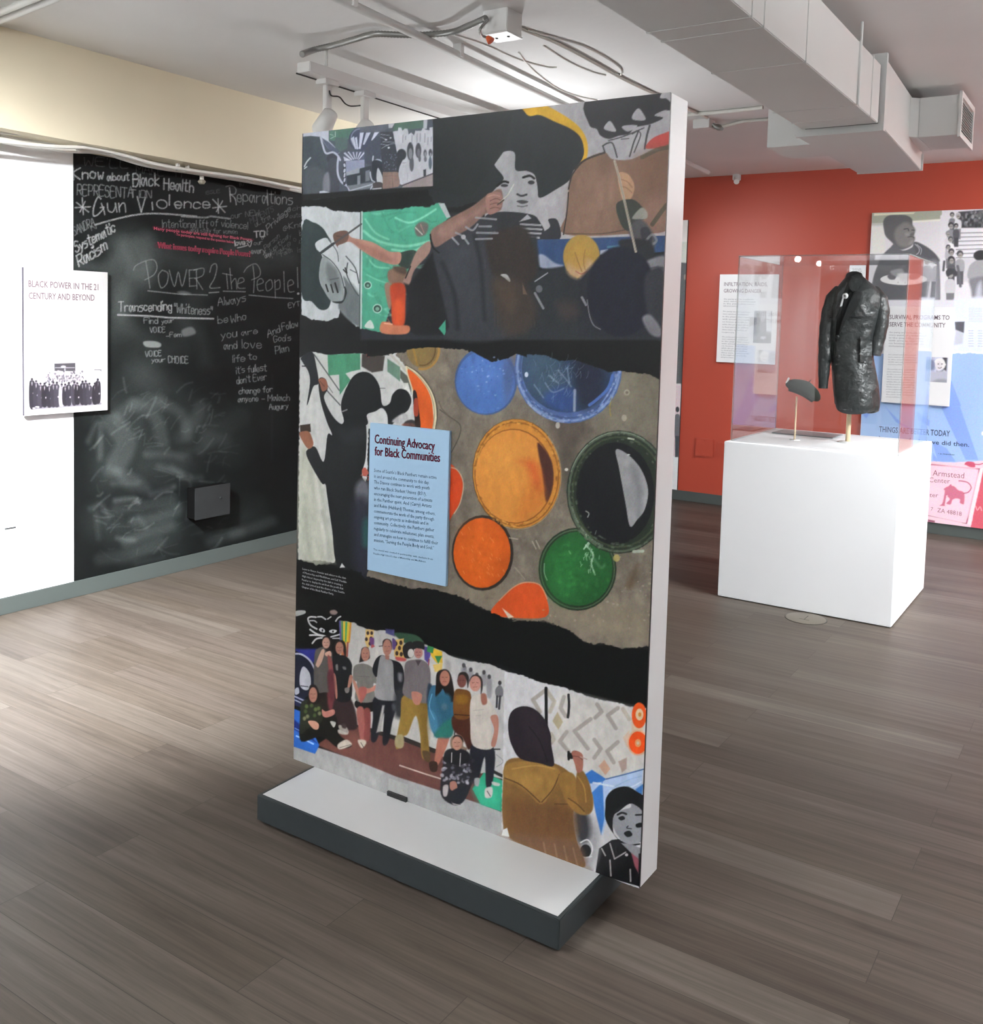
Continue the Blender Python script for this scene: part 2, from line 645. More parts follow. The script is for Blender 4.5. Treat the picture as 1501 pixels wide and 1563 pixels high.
# ------------------------------------------------------------------ room shell
M_ceiling = material('ceiling paint', '#dededd', 0.8, noise=(3.0, 0.04), bump=(30, 0.25, 0.004))
M_wall_white = material('white wall paint', '#eceef0', 0.6, bump=(60, 0.1, 0.002))
M_cream = material('cream beam paint', '#d6cdb4', 0.65, noise=(4, 0.03), bump=(60, 0.1, 0.002))
M_red = material('red wall paint', '#a83f2a', 0.5, noise=(2.0, 0.03), bump=(60, 0.12, 0.002))
M_base = material('grey green baseboard', '#434a48', 0.55)


def floor_material():
    mt = bpy.data.materials.new('vinyl plank floor')
    mt.use_nodes = True
    nt = mt.node_tree
    b = nt.nodes['Principled BSDF']
    N = nt.nodes.new
    L = nt.links.new
    tc = N('ShaderNodeTexCoord')
    br = N('ShaderNodeTexBrick')
    br.offset = 0.37
    br.offset_frequency = 2
    br.inputs['Scale'].default_value = 1.0
    br.inputs['Brick Width'].default_value = 1.22
    br.inputs['Row Height'].default_value = 0.152
    br.inputs['Mortar Size'].default_value = 0.0012
    br.inputs['Mortar Smooth'].default_value = 0.3
    br.inputs['Bias'].default_value = 0.0
    br.inputs['Color1'].default_value = (0, 0, 0, 1)
    br.inputs['Color2'].default_value = (1, 1, 1, 1)
    br.inputs['Mortar'].default_value = (0.35, 0.35, 0.35, 1)
    L(tc.outputs['Object'], br.inputs['Vector'])
    rp = N('ShaderNodeValToRGB')
    e = rp.color_ramp.elements
    e[0].position, e[0].color = 0.0, lc('#423b35')
    e[1].position, e[1].color = 1.0, lc('#56504a')
    for pos, c in ((0.33, '#4e4741'), (0.66, '#48413a')):
        q = e.new(pos)
        q.color = lc(c)
    L(br.outputs['Color'], rp.inputs['Fac'])
    # grain streaks along the plank
    mp = N('ShaderNodeMapping')
    mp.inputs['Scale'].default_value = (1.3, 34, 1)
    L(tc.outputs['Object'], mp.inputs['Vector'])
    # shift the grain from plank to plank
    ad = N('ShaderNodeVectorMath')
    ad.operation = 'ADD'
    sc = N('ShaderNodeVectorMath')
    sc.operation = 'SCALE'
    sc.inputs['Scale'].default_value = 37.0
    L(br.outputs['Color'], sc.inputs[0])
    L(mp.outputs['Vector'], ad.inputs[0])
    L(sc.outputs[0], ad.inputs[1])
    n1 = N('ShaderNodeTexNoise')
    n1.inputs['Scale'].default_value = 1.0
    n1.inputs['Detail'].default_value = 9
    n1.inputs['Roughness'].default_value = 0.68
    n1.inputs['Distortion'].default_value = 0.6
    L(ad.outputs[0], n1.inputs['Vector'])
    r2 = N('ShaderNodeValToRGB')
    f = r2.color_ramp.elements
    f[0].position, f[0].color = 0.30, (0.58, 0.56, 0.54, 1)
    f[1].position, f[1].color = 0.72, (1.26, 1.265, 1.265, 1)
    L(n1.outputs['Fac'], r2.inputs['Fac'])
    mx = N('ShaderNodeMix')
    mx.data_type = 'RGBA'
    mx.blend_type = 'MULTIPLY'
    mx.inputs[0].default_value = 1.0
    L(rp.outputs['Color'], mx.inputs[6])
    L(r2.outputs['Color'], mx.inputs[7])
    m2 = N('ShaderNodeMix')
    m2.data_type = 'RGBA'
    m2.inputs[7].default_value = lc('#352f2a')
    L(br.outputs['Fac'], m2.inputs[0])
    L(mx.outputs[2], m2.inputs[6])
    L(m2.outputs[2], b.inputs['Base Color'])
    b.inputs['Roughness'].default_value = 0.45
    b.inputs['Specular IOR Level'].default_value = 0.15
    bp = N('ShaderNodeBump')
    bp.inputs['Strength'].default_value = 0.25
    bp.inputs['Distance'].default_value = 0.0015
    L(n1.outputs['Fac'], bp.inputs['Height'])
    L(bp.outputs['Normal'], b.inputs['Normal'])
    return mt


T = 0.12
struct(MB().box(LX - T, FX + T, BY - T, RY + T, -T, 0).build('floor', floor_material()))
struct(MB().box(LX - T, FX + T, BY - T, RY + T, CZ, CZ + T).build('ceiling', M_ceiling))
struct(MB().box(LX - T, LX, BY - T, RY + T, 0, CZ).build('wall_left', M_wall_white))
struct(MB().box(LX, FX, RY, RY + T, 0, CZ).build('wall_back', M_red))
struct(MB().box(FX, FX + T, BY, RY, 0, CZ).build('wall_right', M_wall_white))
struct(MB().box(LX, FX, BY - T, BY, 0, CZ).build('wall_front', M_wall_white))
struct(MB().box(LX, LX + BULK, BY, RY, 2.44, CZ).build('trim_1', M_cream))          # boxed beam over the left wall
struct(MB().box(LX, LX + 0.012, BY, RY, 0, 0.089).build('baseboard_left', M_base, bevel=0.002))
struct(MB().box(LX + 0.012, FX, RY - 0.012, RY, 0, 0.089).build('baseboard_back', M_base, bevel=0.002))

# ------------------------------------------------------------------ chalk handwriting (single strokes: x 0-6, y 0-9, base line 2)
GL = {
    'A': '023962 1555', 'B': '0209 0939574606 0656543202', 'C': '5839190804124253', 'D': '0209 093957543202', 'E': '59090252 0646', 'F': '590902 0646',
    'G': '58391907041232545535', 'H': '0209 5259 0656', 'I': '2922', 'J': '4943321203', 'K': '0209 590652', 'L': '090252', 'M': '0209356962', 'N': '02095259',
    'O': '391908031232535839', 'P': '0209 093958563505', 'Q': '391908031232535839 3461', 'R': '0209 093958563505 2552', 'S': '5839190716365453321203',
    'T': '0969 3932', 'U': '090312325359', 'V': '093269', 'W': '0912365269', 'X': '0259 0952', 'Y': '0935 693522', 'Z': '09590252',
    'a': '452616050312223546 4652', 'b': '0902 05264553321203', 'c': '4536160503123243', 'd': '4942 4526160503123244',
    'e': '04444536160503123243', 'f': '49382822 0646', 'g': '45261605031232 4641301001', 'h': '0902 05264542', 'i': '0602 0809', 'j': '26211000 2829',
    'k': '0902 460442', 'l': '0902', 'm': '0602 05163532 35466562', 'n': '0602 05264542', 'o': '2616050312324526', 'p': '0600 05264553321203', 'q': '4640 4526160503123244',
    'r': '0602 052646', 's': '46160544433202', 't': '29233242 0747', 'u': '0603123246 4642', 'v': '062246', 'w': '0612243246', 'x': '0246 0642', 'y': '0623 461100', 'z': '06460242',
    '2': '081939580252', '!': '0904 0302', "'": '0908', '-': '0444', '.': '0203', '"': '0907 2927', '@': '352524445546371605031232', '1': '181922', '?': '0819395724 2322',
}


def chalk(cv, text, a, b, h, col='#d9dcdc', wd=1.7, al=0.9, jit=0.12, noise=0.35):
    """write text along the base line a -> b (photo pixels on the board), letters h pixels tall"""
    cv.F(0, 0, 1)
    glyphs, x = [], 0.0
    for ch in text:
        if ch == ' ':
            x += 3.4
            continue
        st = [np.array([[int(q[i]), int(q[i + 1])] for i in range(0, len(q) - 1, 2)], float) for q in GL.get(ch, GL['o']).split()]
        w = max(p[:, 0].max() for p in st)
        glyphs.append((x, st))
        x += w + (1.7 if ch not in 'il.' else 1.5)
    A, B = np.array(a, float), np.array(b, float)
    ux = (B - A) / max(x - 1.7, 1)
    t = (B - A) / np.hypot(*(B - A))
    uy = np.array([t[1] * 0.5, -1.0]) * h / 7.0
    for gx, st in glyphs:
        o = rng.normal(0, 0.25)
        for p in st:
            q = p + rng.normal(0, jit, p.shape)
            P = A + np.outer(q[:, 0] + gx, ux) + np.outer(q[:, 1] - 2 + o, uy)
            if len(P) > 2:
                P = smooth_pts(P, closed=False, k=4)
            cv.line(P, wd, col, a=al, noise=noise, soft=0.45)

# ------------------------------------------------------------------ the free-standing display panel
PY, PXL, PXR, PZ0, PZ1, PTH = 2.3365, -2.2956, -1.0135, 0.0896, 2.1857, 0.1087
cv = Canvas((PXL, PY - 0.0062, PZ0), (1, 0, 0), (0, 0, 1), PXR - PXL, PZ1 - PZ0, 0.0021, '#111213', gain=0.86)
BLK = '#0c0d0d'

# --- middle photo: woman painting, seen from behind
cv.F(440, 500, 3.907)
cv.poly(pp('70,180 140,143 250,166 330,158 430,155 520,170 600,166 645,148 690,200 745,290 750,400 785,600 480,602 470,900 340,1300 300,1355 275,1402 190,1388 130,1392 60,1383'), '#c4c5c3', jag=.45)
cv.b('75,720 200,900 240,1150 300,1350 270,1400 65,1380', '#aeb09f', soft=6, a=.75).c('130,400 150,700 180,1000 240,1390', 18, '#d3d4ce', soft=3, a=.7).c('95,1000 110,1200 130,1380', 22, '#8f9184', soft=5, a=.6).c('200,1100 230,1250 240,1390', 16, '#9a9c92', soft=4, a=.6)
cv.p('235,163 430,153 430,250 375,262 330,278 240,286', '#427f62', soft=.8).p('302,222 372,312 308,402', '#427f62').p('440,157 577,170 565,258 500,268 438,232', '#3e3835', soft=.9).e(478, 165, 12, 12, '#a33d33')
cv.p('592,185 668,235 668,322 640,300 592,262', '#5f7d6c', soft=.8).p('668,250 735,310 735,400 715,330 690,330 668,300', '#4d5049', soft=.8)
cv.l('600,150 745,300', 15, '#b8b3aa').l('650,150 750,290', 7, '#56504a')
cv.l('155,160 305,375', 7, '#4d4f50').l('228,372 310,462', 7, '#4d4f50').l('235,345 265,388', 5, '#6a6c6d').l('545,362 578,362', 4, '#55575a')
cv.b('78,178 142,142 168,230 182,330 150,352 122,442 112,455 130,330 120,262 85,205', '#1d2024').c('85,230 115,235 130,270', 7, '#1d2024')
cv.poly(smooth_pts(pp('315,470 330,400 380,300 440,264 500,280 545,350 562,460 605,452 622,400 660,366 710,378 735,430 720,485 690,515 640,560 600,590 590,520 560,480 520,500 470,520 470,580 350,590 330,540')), '#141618', jag=.3)
cv.b('620,560 690,510 720,545 700,580', '#aaa9a8', soft=1.5).b('700,560 745,550 780,590 690,592', '#2f2d2c', soft=1).b('680,575 740,570 755,592 690,592', '#7d4a3c', soft=1, a=.6)
cv.b('745,380 765,385 778,470 785,600 760,560 748,460', '#241a17').b('750,430 775,430 775,520 750,520', '#b8442a', a=.8)
cv.b('182,310 222,306 236,365 214,420 262,522 318,575 350,545 450,560 467,625 462,780 440,880 475,965 480,1200 470,1460 300,1430 262,1205 232,1000 222,935 195,922 110,765 128,718 165,715 212,800 235,640 262,640 230,560 192,430', '#17191b')
cv.b('182,308 222,306 236,360 205,380 190,340', '#875643').c('190,320 215,350', 5, '#5e3b2e')
cv.p('70,582 132,574 136,622 72,628', '#2c221b').b('70,625 118,618 140,650 150,700 118,722 76,660', '#895a44')
cv.c('325,500 350,490', 8, '#8c8d8e').b('300,600 440,600 440,680 320,680', '#212427', soft=6, a=.7)
cv.b('400,960 440,905 480,940 480,1040 420,1060', '#5a5b62', soft=4).b('390,1050 480,1060 480,1460 400,1440', '#23242f', soft=8).b('445,1160 482,1140 480,1290 445,1300', '#234646', soft=4)
cv.b('440,850 460,835 480,870 450,885', '#a05246').c('435,880 480,890 475,910', 5, '#8a4338')
cv.p('320,1405 340,1430 308,1432', '#c9cac8')

# --- middle right photo: open paint cans on a grey brown ground
cv.F(0, 0, 1)
GRD = '#6c6459'
cv.poly(pp('604,541 632,533 672,531 708,533 733,546 751,553 776,547 788,540 833,543 856,551 878,549 917,562 928,569 948,566 968,568 987,570 1012,580 1012,986 990,987 948,990 920,982 909,984 892,979 867,961 833,948 782,948 790,947 768,942 755,935 731,926 707,912 680,904 653,898 626,898 560,880 600,665 641,655 633,602 631,574'), GRD, jag=.7)
cv.mottle((612, 545, 1010, 995), .055, 26, 3)
cv.b('860,550 1005,580 1000,660 900,640', '#756f60', soft=14, a=.6).b('690,900 850,900 980,930 990,980 880,960', '#857a68', soft=16, a=.7).b('840,620 900,640 870,700 850,680', '#4a423b', soft=9, a=.8).b('855,690 880,690 880,760 860,740', '#4d463e', soft=7, a=.8)
# brown can top edge
cv.F(440, 500, 3.907)
cv.e(800, 130, 95, 110, '#77633c', soft=1).ring(800, 130, 100, 118, 14, '#94703a', a0=-10, a1=100).ring(800, 130, 78, 96, 9, '#5a4426', a0=-20, a1=100)
cv.l('745,120 770,220', 12, '#8a6a30')
cv.b('700,230 790,290 860,390 884,500 872,612 780,600 750,420', '#cfc3a4').b('712,250 790,310 845,400 864,500 858,604 780,598 752,400', '#c2541f').c('700,222 790,280 862,385 890,500 878,610', 5, '#3f3a30').c('712,240 790,302 850,395 872,500 862,605', 5, '#8b8066')
cv.F(0, 0, 1).poly(pp('560,545 590,542 604,539 617,535 632,532 655,530 672,531 700,532 722,533 740,548 760,540 760,470 560,470'), BLK, jag=.4).F(440, 500, 3.907)
cv.c('905,490 960,530 1025,580 1020,650 965,760', 6, '#46403a').c('900,440 915,480 950,520', 8, '#5a5248')
cv.b('955,832 1008,852 1042,928 1025,1040 985,1110 950,1140', '#c2441d').c('958,832 1010,850 1045,928 1028,1040 990,1110', 6, '#b59a80')
# orange-left silhouettes overlap the can
cv.b('745,380 765,385 778,470 790,600 760,590 748,460', '#231916').b('752,430 776,430 776,520 752,520', '#b8442a', a=.7)
cv.F(720, 500, 3.553)
cv.e(78, 290, 170, 185, '#3a4f78').e(76, 295, 160, 172, '#43649f').e(60, 250, 100, 110, '#4e70ae', soft=10, a=.7).b('170,180 230,170 225,330 180,400', '#4a5a80', soft=4, a=.7)
cv.e(525, 222, 292, 298, '#4a5f8c').ring(525, 222, 278, 284, 12, '#7387b0').ring(525, 222, 262, 268, 7, '#3b4d75').e(520, 220, 248, 242, '#2a3d57')
cv.b('560,150 720,220 700,380 610,440 570,380', '#1f2434', soft=9).b('300,130 460,150 520,300 420,390 320,320', '#3a4e5e', soft=12, a=.8).b('440,330 550,330 550,452 450,440 390,390', '#2d4577', soft=5, a=.9)
for t in ('470,230 520,290 540,320', '400,300 440,350 500,330', '420,260 470,300', '520,220 530,300', '340,310 390,380'):
    cv.c(t, 7, '#8a96a6', a=.6, soft=1)
cv.c('560,340 558,450', 14, '#9ba1b0', a=.8, soft=1).e(298, 255, 10, 14, '#b9c0cd').ring(525, 222, 285, 290, 9, '#8f9ab8', a0=95, a1=140, a=.8)
cv.c('765,260 740,330 680,390 640,420', 16, '#4a68a6').c('800,240 760,330 700,420', 8, '#6c80b0')
cv.p('-40,-120 300,60 300,160 235,140 200,165 110,187 0,125', BLK)
cv.poly(pp('-40,100 0,128 110,187 200,166 240,140 400,150 480,182 560,175 700,222 740,242 810,236 960,252 1025,285 1100,285 1100,-120 -40,-120'), BLK, jag=.4)
cv.e(247, 795, 243, 302, '#5a4020', rot=-4).e(246, 793, 238, 297, '#b97b32', rot=-4).ring(245, 795, 226, 282, 8, '#8a5a22', rot=-4).e(232, 806, 214, 258, '#7a4c1e', rot=-4).e(230, 806, 209, 252, '#c38039', rot=-4)
cv.b('358,625 432,720 442,850 405,945 385,800', '#452620', soft=1.5).b('240,720 330,720 370,770 385,880 340,880 300,760', '#c05a28', soft=7, a=.85).b('300,860 380,870 390,960 330,1010 250,1040', '#bf6f2d', soft=9, a=.7)
cv.b('60,700 180,600 300,640 240,760 120,820', '#c9893f', soft=14, a=.7).ring(246, 795, 240, 298, 6, '#9b8b74', rot=-4, a0=-40, a1=120, a=.8)
cv.e(60, 1222, 168, 205, '#2d2620').e(57, 1222, 155, 190, '#bf551a').b('-60,1120 60,1060 140,1200 40,1340', '#c95f20', soft=10, a=.6)
for i in range(26):
    x_, y_ = -60 + rng.random() * 240, 1080 + rng.random() * 270
    cv.l('%f,%f %f,%f' % (x_, y_, x_ + 8, y_ + 14), 4, '#dd8a55', a=.6)
cv.e(575, 1310, 212, 226, '#1e2b1d').ring(575, 1310, 200, 213, 8, '#41513c').e(578, 1308, 188, 202, '#1f4f28').b('420,1250 560,1190 640,1330 520,1480 420,1400', '#2a6a35', soft=16, a=.7)
cv.c('620,1180 660,1230 650,1280 670,1340', 9, '#a3b8a2', a=.85, noise=.3).c('610,1200 640,1160 630,1190', 8, '#bcc8ba', a=.8).c('660,1250 700,1300 720,1290', 12, '#6d8a70', a=.5, soft=2).c('395,1280 395,1330 410,1370', 5, '#8fa38f', a=.7)
cv.e(800, 892, 285, 335, '#232b22').ring(800, 892, 272, 322, 12, '#4c5748').ring(798, 892, 250, 298, 10, '#38422f').e(780, 900, 212, 278, '#121316')
cv.ring(800, 892, 262, 310, 10, '#84907f', a0=110, a1=165, a=.7, noise=.5).ring(800, 892, 276, 326, 5, '#8c9a8a', a0=200, a1=300, a=.7)
cv.b('783,662 850,690 920,770 958,880 940,985 900,1040 860,1078 835,950 800,760', '#8e8e90').b('860,760 900,760 935,900 905,1030 890,900', '#6c6c70', soft=5, a=.7).l('848,690 856,690', 6, '#c9c9cb')
cv.c('620,995 637,1008 630,1028', 5, '#9ca09c').e(515, 770, 10, 8, '#c9c4bb').l('880,1215 930,1212', 16, '#a0a698').l('850,600 880,606', 8, '#b3b8a8')
cv.b('105,1545 150,1480 225,1412 292,1385 368,1398 408,1470 400,1570 180,1570', '#c34d22').c('150,1480 225,1410 292,1382 370,1396 410,1470', 6, '#c58a6a').p('165,1520 230,1570 200,1575', '#d7c8b8')
cv.e(787, 1250, 18, 20, '#a89a5a', a=.8).e(843, 352, 16, 17, '#9a9486', a=.9).e(843, 352, 8, 8, GRD).e(828, 490, 14, 18, '#a09a8c', a=.8).e(468, 530, 12, 18, '#b5b0a4', a=.8).c('760,380 750,430 755,480', 5, '#9a8a3a', a=.8)
for i in range(70):
    x_, y_ = 380 + rng.random() * 600, 1150 + rng.random() * 500
    if (x_ - 575) ** 2 / 215 ** 2 + (y_ - 1310) ** 2 / 230 ** 2 > 1 and (x_ - 800) ** 2 / 285 ** 2 + (y_ - 892) ** 2 / 335 ** 2 > 1:
        cv.e(x_, y_, 3 + rng.random() * 6, 3 + rng.random() * 4, '#9a9284', a=.6)
cv.c('330,1160 350,1200', 6, '#a69c90', a=.8).c('350,1155 372,1200', 6, '#a69c90', a=.8).c('205,1140 250,1148', 6, '#a69c90', a=.7).c('235,1300 290,1365', 5, '#8f867a', a=.8).b('840,1400 900,1280 880,1400', '#54412f', soft=5, a=.7)


# scuffs, drips and skin on the paint
r3 = np.random.default_rng(21)
cv.F(720, 500, 3.553)
for i in range(150):
    a_ = r3.random() * 2 * math.pi
    k_ = 0.90 + 0.09 * r3.random()
    x_, y_ = 245 + 238 * k_ * math.cos(a_), 795 + 297 * k_ * math.sin(a_)
    cv.e(x_, y_, 3 + 9 * r3.random(), 2 + 4 * r3.random(), ('#8f5c22', '#d39a4c', '#6d4318', '#c98f40')[i % 4], rot=math.degrees(a_) + 90, a=.55, soft=.8)
for i in range(170):
    a_ = r3.random() * 2 * math.pi
    k_ = 0.80 + 0.19 * r3.random()
    x_, y_ = 800 + 285 * k_ * math.cos(a_), 892 + 335 * k_ * math.sin(a_)
    cv.e(x_, y_, 3 + 11 * r3.random(), 2 + 4 * r3.random(), ('#5d6a58', '#1c241b', '#717d6b', '#2f3a2c')[i % 4], rot=math.degrees(a_) + 90, a=.5, soft=.8)
for i in range(120):
    a_ = math.pi * r3.random()
    k_ = 0.88 + 0.11 * r3.random()
    x_, y_ = 525 + 290 * k_ * math.cos(a_), 222 + 296 * k_ * math.sin(a_)
    cv.e(x_, y_, 3 + 9 * r3.random(), 2 + 4 * r3.random(), ('#8c9cc0', '#33456e', '#a4b0cc', '#40609c')[i % 4], rot=math.degrees(a_) + 90, a=.5, soft=.8)
for i in range(60):
    x_, y_ = 470 + r3.normal(0, 55), 270 + r3.normal(0, 50)
    an_ = r3.normal(-1.2, .6)
    cv.c('%f,%f %f,%f %f,%f' % (x_, y_, x_ + 18 * math.cos(an_) + 4, y_ + 18 * math.sin(an_), x_ + 38 * math.cos(an_), y_ + 38 * math.sin(an_)), 2.6, '#93a0b4', a=.35)
for i in range(60):
    x_, y_ = 78 + r3.normal(0, 70), 240 + r3.normal(0, 80)
    if (x_ - 76) ** 2 / 150 ** 2 + (y_ - 295) ** 2 / 160 ** 2 < 1:
        cv.e(x_, y_, 2 + 5 * r3.random(), 2 + 3 * r3.random(), ('#6d8cc6', '#34508a', '#9fb2d8')[i % 3], a=.6, soft=.7)
for i in range(120):
    x_, y_ = 575 + r3.normal(0, 90), 1310 + r3.normal(0, 95)
    if (x_ - 578) ** 2 / 180 ** 2 + (y_ - 1308) ** 2 / 192 ** 2 < 1:
        cv.e(x_, y_, 3 + 12 * r3.random(), 3 + 10 * r3.random(), ('#1b4624', '#2d7038', '#24592d', '#39803f')[i % 4], a=.35, soft=2)
for i in range(26):
    x_, y_ = 640 + r3.normal(0, 26), 1240 + r3.normal(0, 45)
    cv.c('%f,%f %f,%f' % (x_, y_, x_ + r3.normal(0, 8), y_ + 12 + 8 * r3.random()), 4, '#a9bda8', a=.55)
for i in range(90):
    x_, y_ = 57 + r3.normal(0, 75), 1222 + r3.normal(0, 90)
    if (x_ - 57) ** 2 / 150 ** 2 + (y_ - 1222) ** 2 / 182 ** 2 < 1:
        cv.e(x_, y_, 3 + 12 * r3.random(), 3 + 9 * r3.random(), ('#a84814', '#cc6426', '#b5531b')[i % 3], a=.35, soft=2)
for i in range(160):
    x_, y_ = -20 + 1000 * r3.random(), 330 + 1300 * r3.random()
    ins = any((x_ - c_[0]) ** 2 / c_[2] ** 2 + (y_ - c_[1]) ** 2 / c_[3] ** 2 < 1 for c_ in ((245, 795, 250, 310), (800, 892, 292, 342), (575, 1310, 218, 232), (60, 1222, 175, 212), (525, 222, 298, 304), (78, 290, 176, 190)))
    if not ins and y_ < 1480:
        cv.e(x_, y_, 3 + 14 * r3.random(), 3 + 9 * r3.random(), ('#5b5246', '#7d7466', '#675b4b', '#8a8172')[i % 4], a=.35, soft=2)

# --- upper right painting: woman with round hair, big cat head, back of a figure
cv.F(740, 130, 3.906)
cv.p('140,120 1130,20 1120,400 1090,910 450,925 0,925 0,600', '#a09da0')
cv.b('195,120 330,112 450,165 560,245 610,330 612,425 575,470 540,330 400,215 260,190', '#c39a32')
cv.poly(smooth_pts(pp('-420,300 -400,200 0,150 195,130 262,182 330,178 420,218 510,258 570,308 592,380 582,440 530,510 502,570 420,625 330,672 312,620 300,540 250,512 180,505 175,402 110,400 62,440 62,480 112,545 100,580 40,645 -60,700 -300,700')), '#1e2224', jag=0.9)
cv.b('60,440 100,402 178,402 184,505 250,512 300,545 318,650 300,720 250,762 130,755 60,720 40,650 100,580 112,545 62,480', '#98979a')
cv.c('75,600 110,575 140,580', 14, BLK).c('230,550 270,540 295,556', 14, BLK)
cv.e(118, 598, 22, 9, '#2b2b2d').e(278, 580, 20, 12, '#2b2b2d').c('195,650 220,660 250,652', 12, '#2b2b2d')
cv.b('190,692 225,685 262,695 225,708', '#3a393b').c('195,720 225,724 255,718', 6, '#4a494b')
cv.b('0,790 90,755 250,765 320,800 340,920 0,940', '#27282c')
for y0, x1 in ((835, 335), (860, 340), (885, 335), (910, 328)):
    cv.l('215,%d %d,%d' % (y0 - 6, x1, y0), 11, '#949397')
for y0 in (880, 902):
    cv.l('0,%d 60,%d' % (y0, y0 - 6), 11, '#949397')
cv.p('205,815 255,770 280,795', '#9b9a9e')
cv.b('380,800 435,805 450,915 335,918 345,880 390,845', '#27282c')
cv.b('628,78 1120,20 1115,140 1070,150 1012,180 1065,195 990,232 900,252 860,290 800,302 740,320 690,300 668,262 622,232', '#232326')
cv.b('880,182 915,138 945,168 958,207 890,207', '#a09ea1').b('713,248 745,213 770,242 782,277 722,267', '#a09ea1')
cv.b('818,250 850,238 910,240 890,262 850,276', '#a09ea1').b('1046,75 1068,38 1120,34 1115,100 1085,80', '#a09ea1')
cv.p('702,360 830,308 905,272 980,238 962,380 900,442 742,442', '#a3a1a4')
cv.c('705,362 735,345 765,350 790,430', 9, '#39383a').c('705,362 730,440', 9, '#39383a').c('740,330 830,305 950,255', 7, '#39383a')
cv.c('880,290 915,275 890,340 865,425', 9, '#39383a').c('915,272 930,300 892,400', 7, '#39383a').c('985,240 968,300 955,378', 12, '#39383a').l('815,322 860,318', 6, '#39383a')
cv.b('960,375 995,322 1060,290 1130,278 1120,385 1030,378', '#a13d38')
cv.b('502,620 540,510 620,432 715,400 760,440 860,445 950,412 1040,385 1130,365 1115,690 1092,860 900,885 480,890 492,760', '#735a4b')
cv.b('520,640 600,560 780,520 800,760 700,870 520,860', '#7f6455', soft=14, a=.7).b('900,440 1090,390 1080,640 960,660', '#66493a', soft=16, a=.6).b('960,690 1080,650 1070,850 960,860', '#85655a', soft=10, a=.6)
cv.c('540,500 600,445 715,402', 12, '#2c2724').c('500,620 520,540 560,480', 9, '#2c2724').c('500,640 490,760 470,890', 8, '#2c2724').c('480,885 700,885 860,858', 6, '#4a3b34')
cv.c('940,430 1030,385 1110,368', 26, '#3f3a2c', a=.7)
cv.c('1000,830 1050,760 1085,715', 26, '#4b4234')
# blue strip and people below
cv.p('310,922 1110,895 1100,990 900,1010 700,1012 480,1095 310,1082', '#2b4164')
cv.b('315,1020 350,1010 420,1060 470,1075 420,1095 330,1085', '#8c93a6', soft=1.5).p('690,985 735,978 725,1010 690,1012', '#9aa0ae')
cv.l('735,965 855,955', 12, '#4c7a86', a=.7)
cv.p('0,930 310,900 330,1100 470,1080 640,1090 1110,990 1110,1520 -740,1520 -740,1300 -500,1000 -360,830 -200,760 -60,760', '#24272b', soft=2)
cv.b('-330,900 -200,800 -60,780 60,830 60,1100 160,1480 -250,1500 -300,1200', '#2d2f34', soft=4).b('-240,1000 -100,900 20,1000 20,1300 -150,1400', '#34363b', soft=14, a=.7).c('-250,1060 -180,1250 -160,1450', 16, '#1d1e22', soft=4).c('-60,900 -20,1100 0,1400', 14, '#1d1e22', soft=4)
for i in range(26):
    x_ = 30 + i * 9
    cv.c('%d,%d %d,%d %d,%d' % (x_ + 20, 900, x_, 1020, 70 + i * 5, 1135), 4, ('#3a322d', '#1f1b1a')[i % 2], a=.6)
    cv.c('%d,%d %d,%d %d,%d' % (75 + i * 6, 1170, 60 + i * 9, 1300, 60 + i * 10, 1440), 4, ('#45392f', '#241f1d')[i % 2], a=.55)
# right arm, sleeve, wrist, sweater
cv.b('795,530 850,527 892,590 882,660 838,700 808,640', '#a27f64').c('808,560 850,575 880,610', 5, '#7c5d48').c('812,600 850,615 878,640', 5, '#7c5d48')
cv.b('785,710 880,680 950,738 965,790 900,820 870,870 818,840', '#31352f').b('880,790 935,730 970,760 965,795 910,800', '#85837c', soft=1)
cv.b('860,860 920,800 985,850 1020,950 960,990 900,960', '#4a484b', soft=2).b('930,860 975,850 1000,930 950,940', '#2d2e33', soft=1.2)
cv.c('960,930 1000,890 1025,930 980,960', 14, '#77767a', a=.8)
cv.b('800,930 960,920 1010,970 1000,1040 880,1040', '#202024', soft=2)
cv.b('945,1060 1080,1020 1080,1140 1020,1115 960,1130', '#717074', soft=2).c('960,1100 1020,1085 1070,1090', 8, '#55545a')
cv.e(578, 1022, 110, 130, '#9a7c3e', soft=1.2).e(575, 1090, 85, 66, '#b0916f', soft=4).e(560, 1020, 60, 80, '#a5823f', soft=5, a=.8).c('540,1000 560,1060 580,1110', 8, '#7d5d36', a=.7).c('600,980 590,1050 600,1100', 6, '#7d5d36', a=.6)
cv.c('545,1110 575,1125 610,1110', 6, '#96584a').p('570,1150 620,1140 610,1190 575,1190', '#a9aab2')
cv.p('560,1160 700,1010 960,960 960,1500 560,1500', '#212329', soft=3)
cv.e(815, 1230, 205, 270, '#171924', soft=2).b('960,1130 1075,1110 1070,1490 1000,1480 960,1300', '#2a2b31', soft=3)
cv.c('612,1280 625,1370 650,1430 690,1455', 5, '#8b8c90', a=.8).l('580,1265 605,1310', 14, '#8b8c90', a=.8)
cv.l('775,452 800,540 902,992', 14, '#a39a8c', soft=.5).l('780,460 905,990', 4, '#6c655b', a=.7)
cv.b('940,1390 990,1370 1050,1450 1045,1500 985,1480', '#717075', soft=2)
cv.b('20,900 220,840 290,960 310,1120 230,1190 60,1140 20,1020', '#2c2624', soft=3).b('60,1140 230,1180 310,1340 250,1470 120,1480 60,1300', '#362f2b', soft=7)
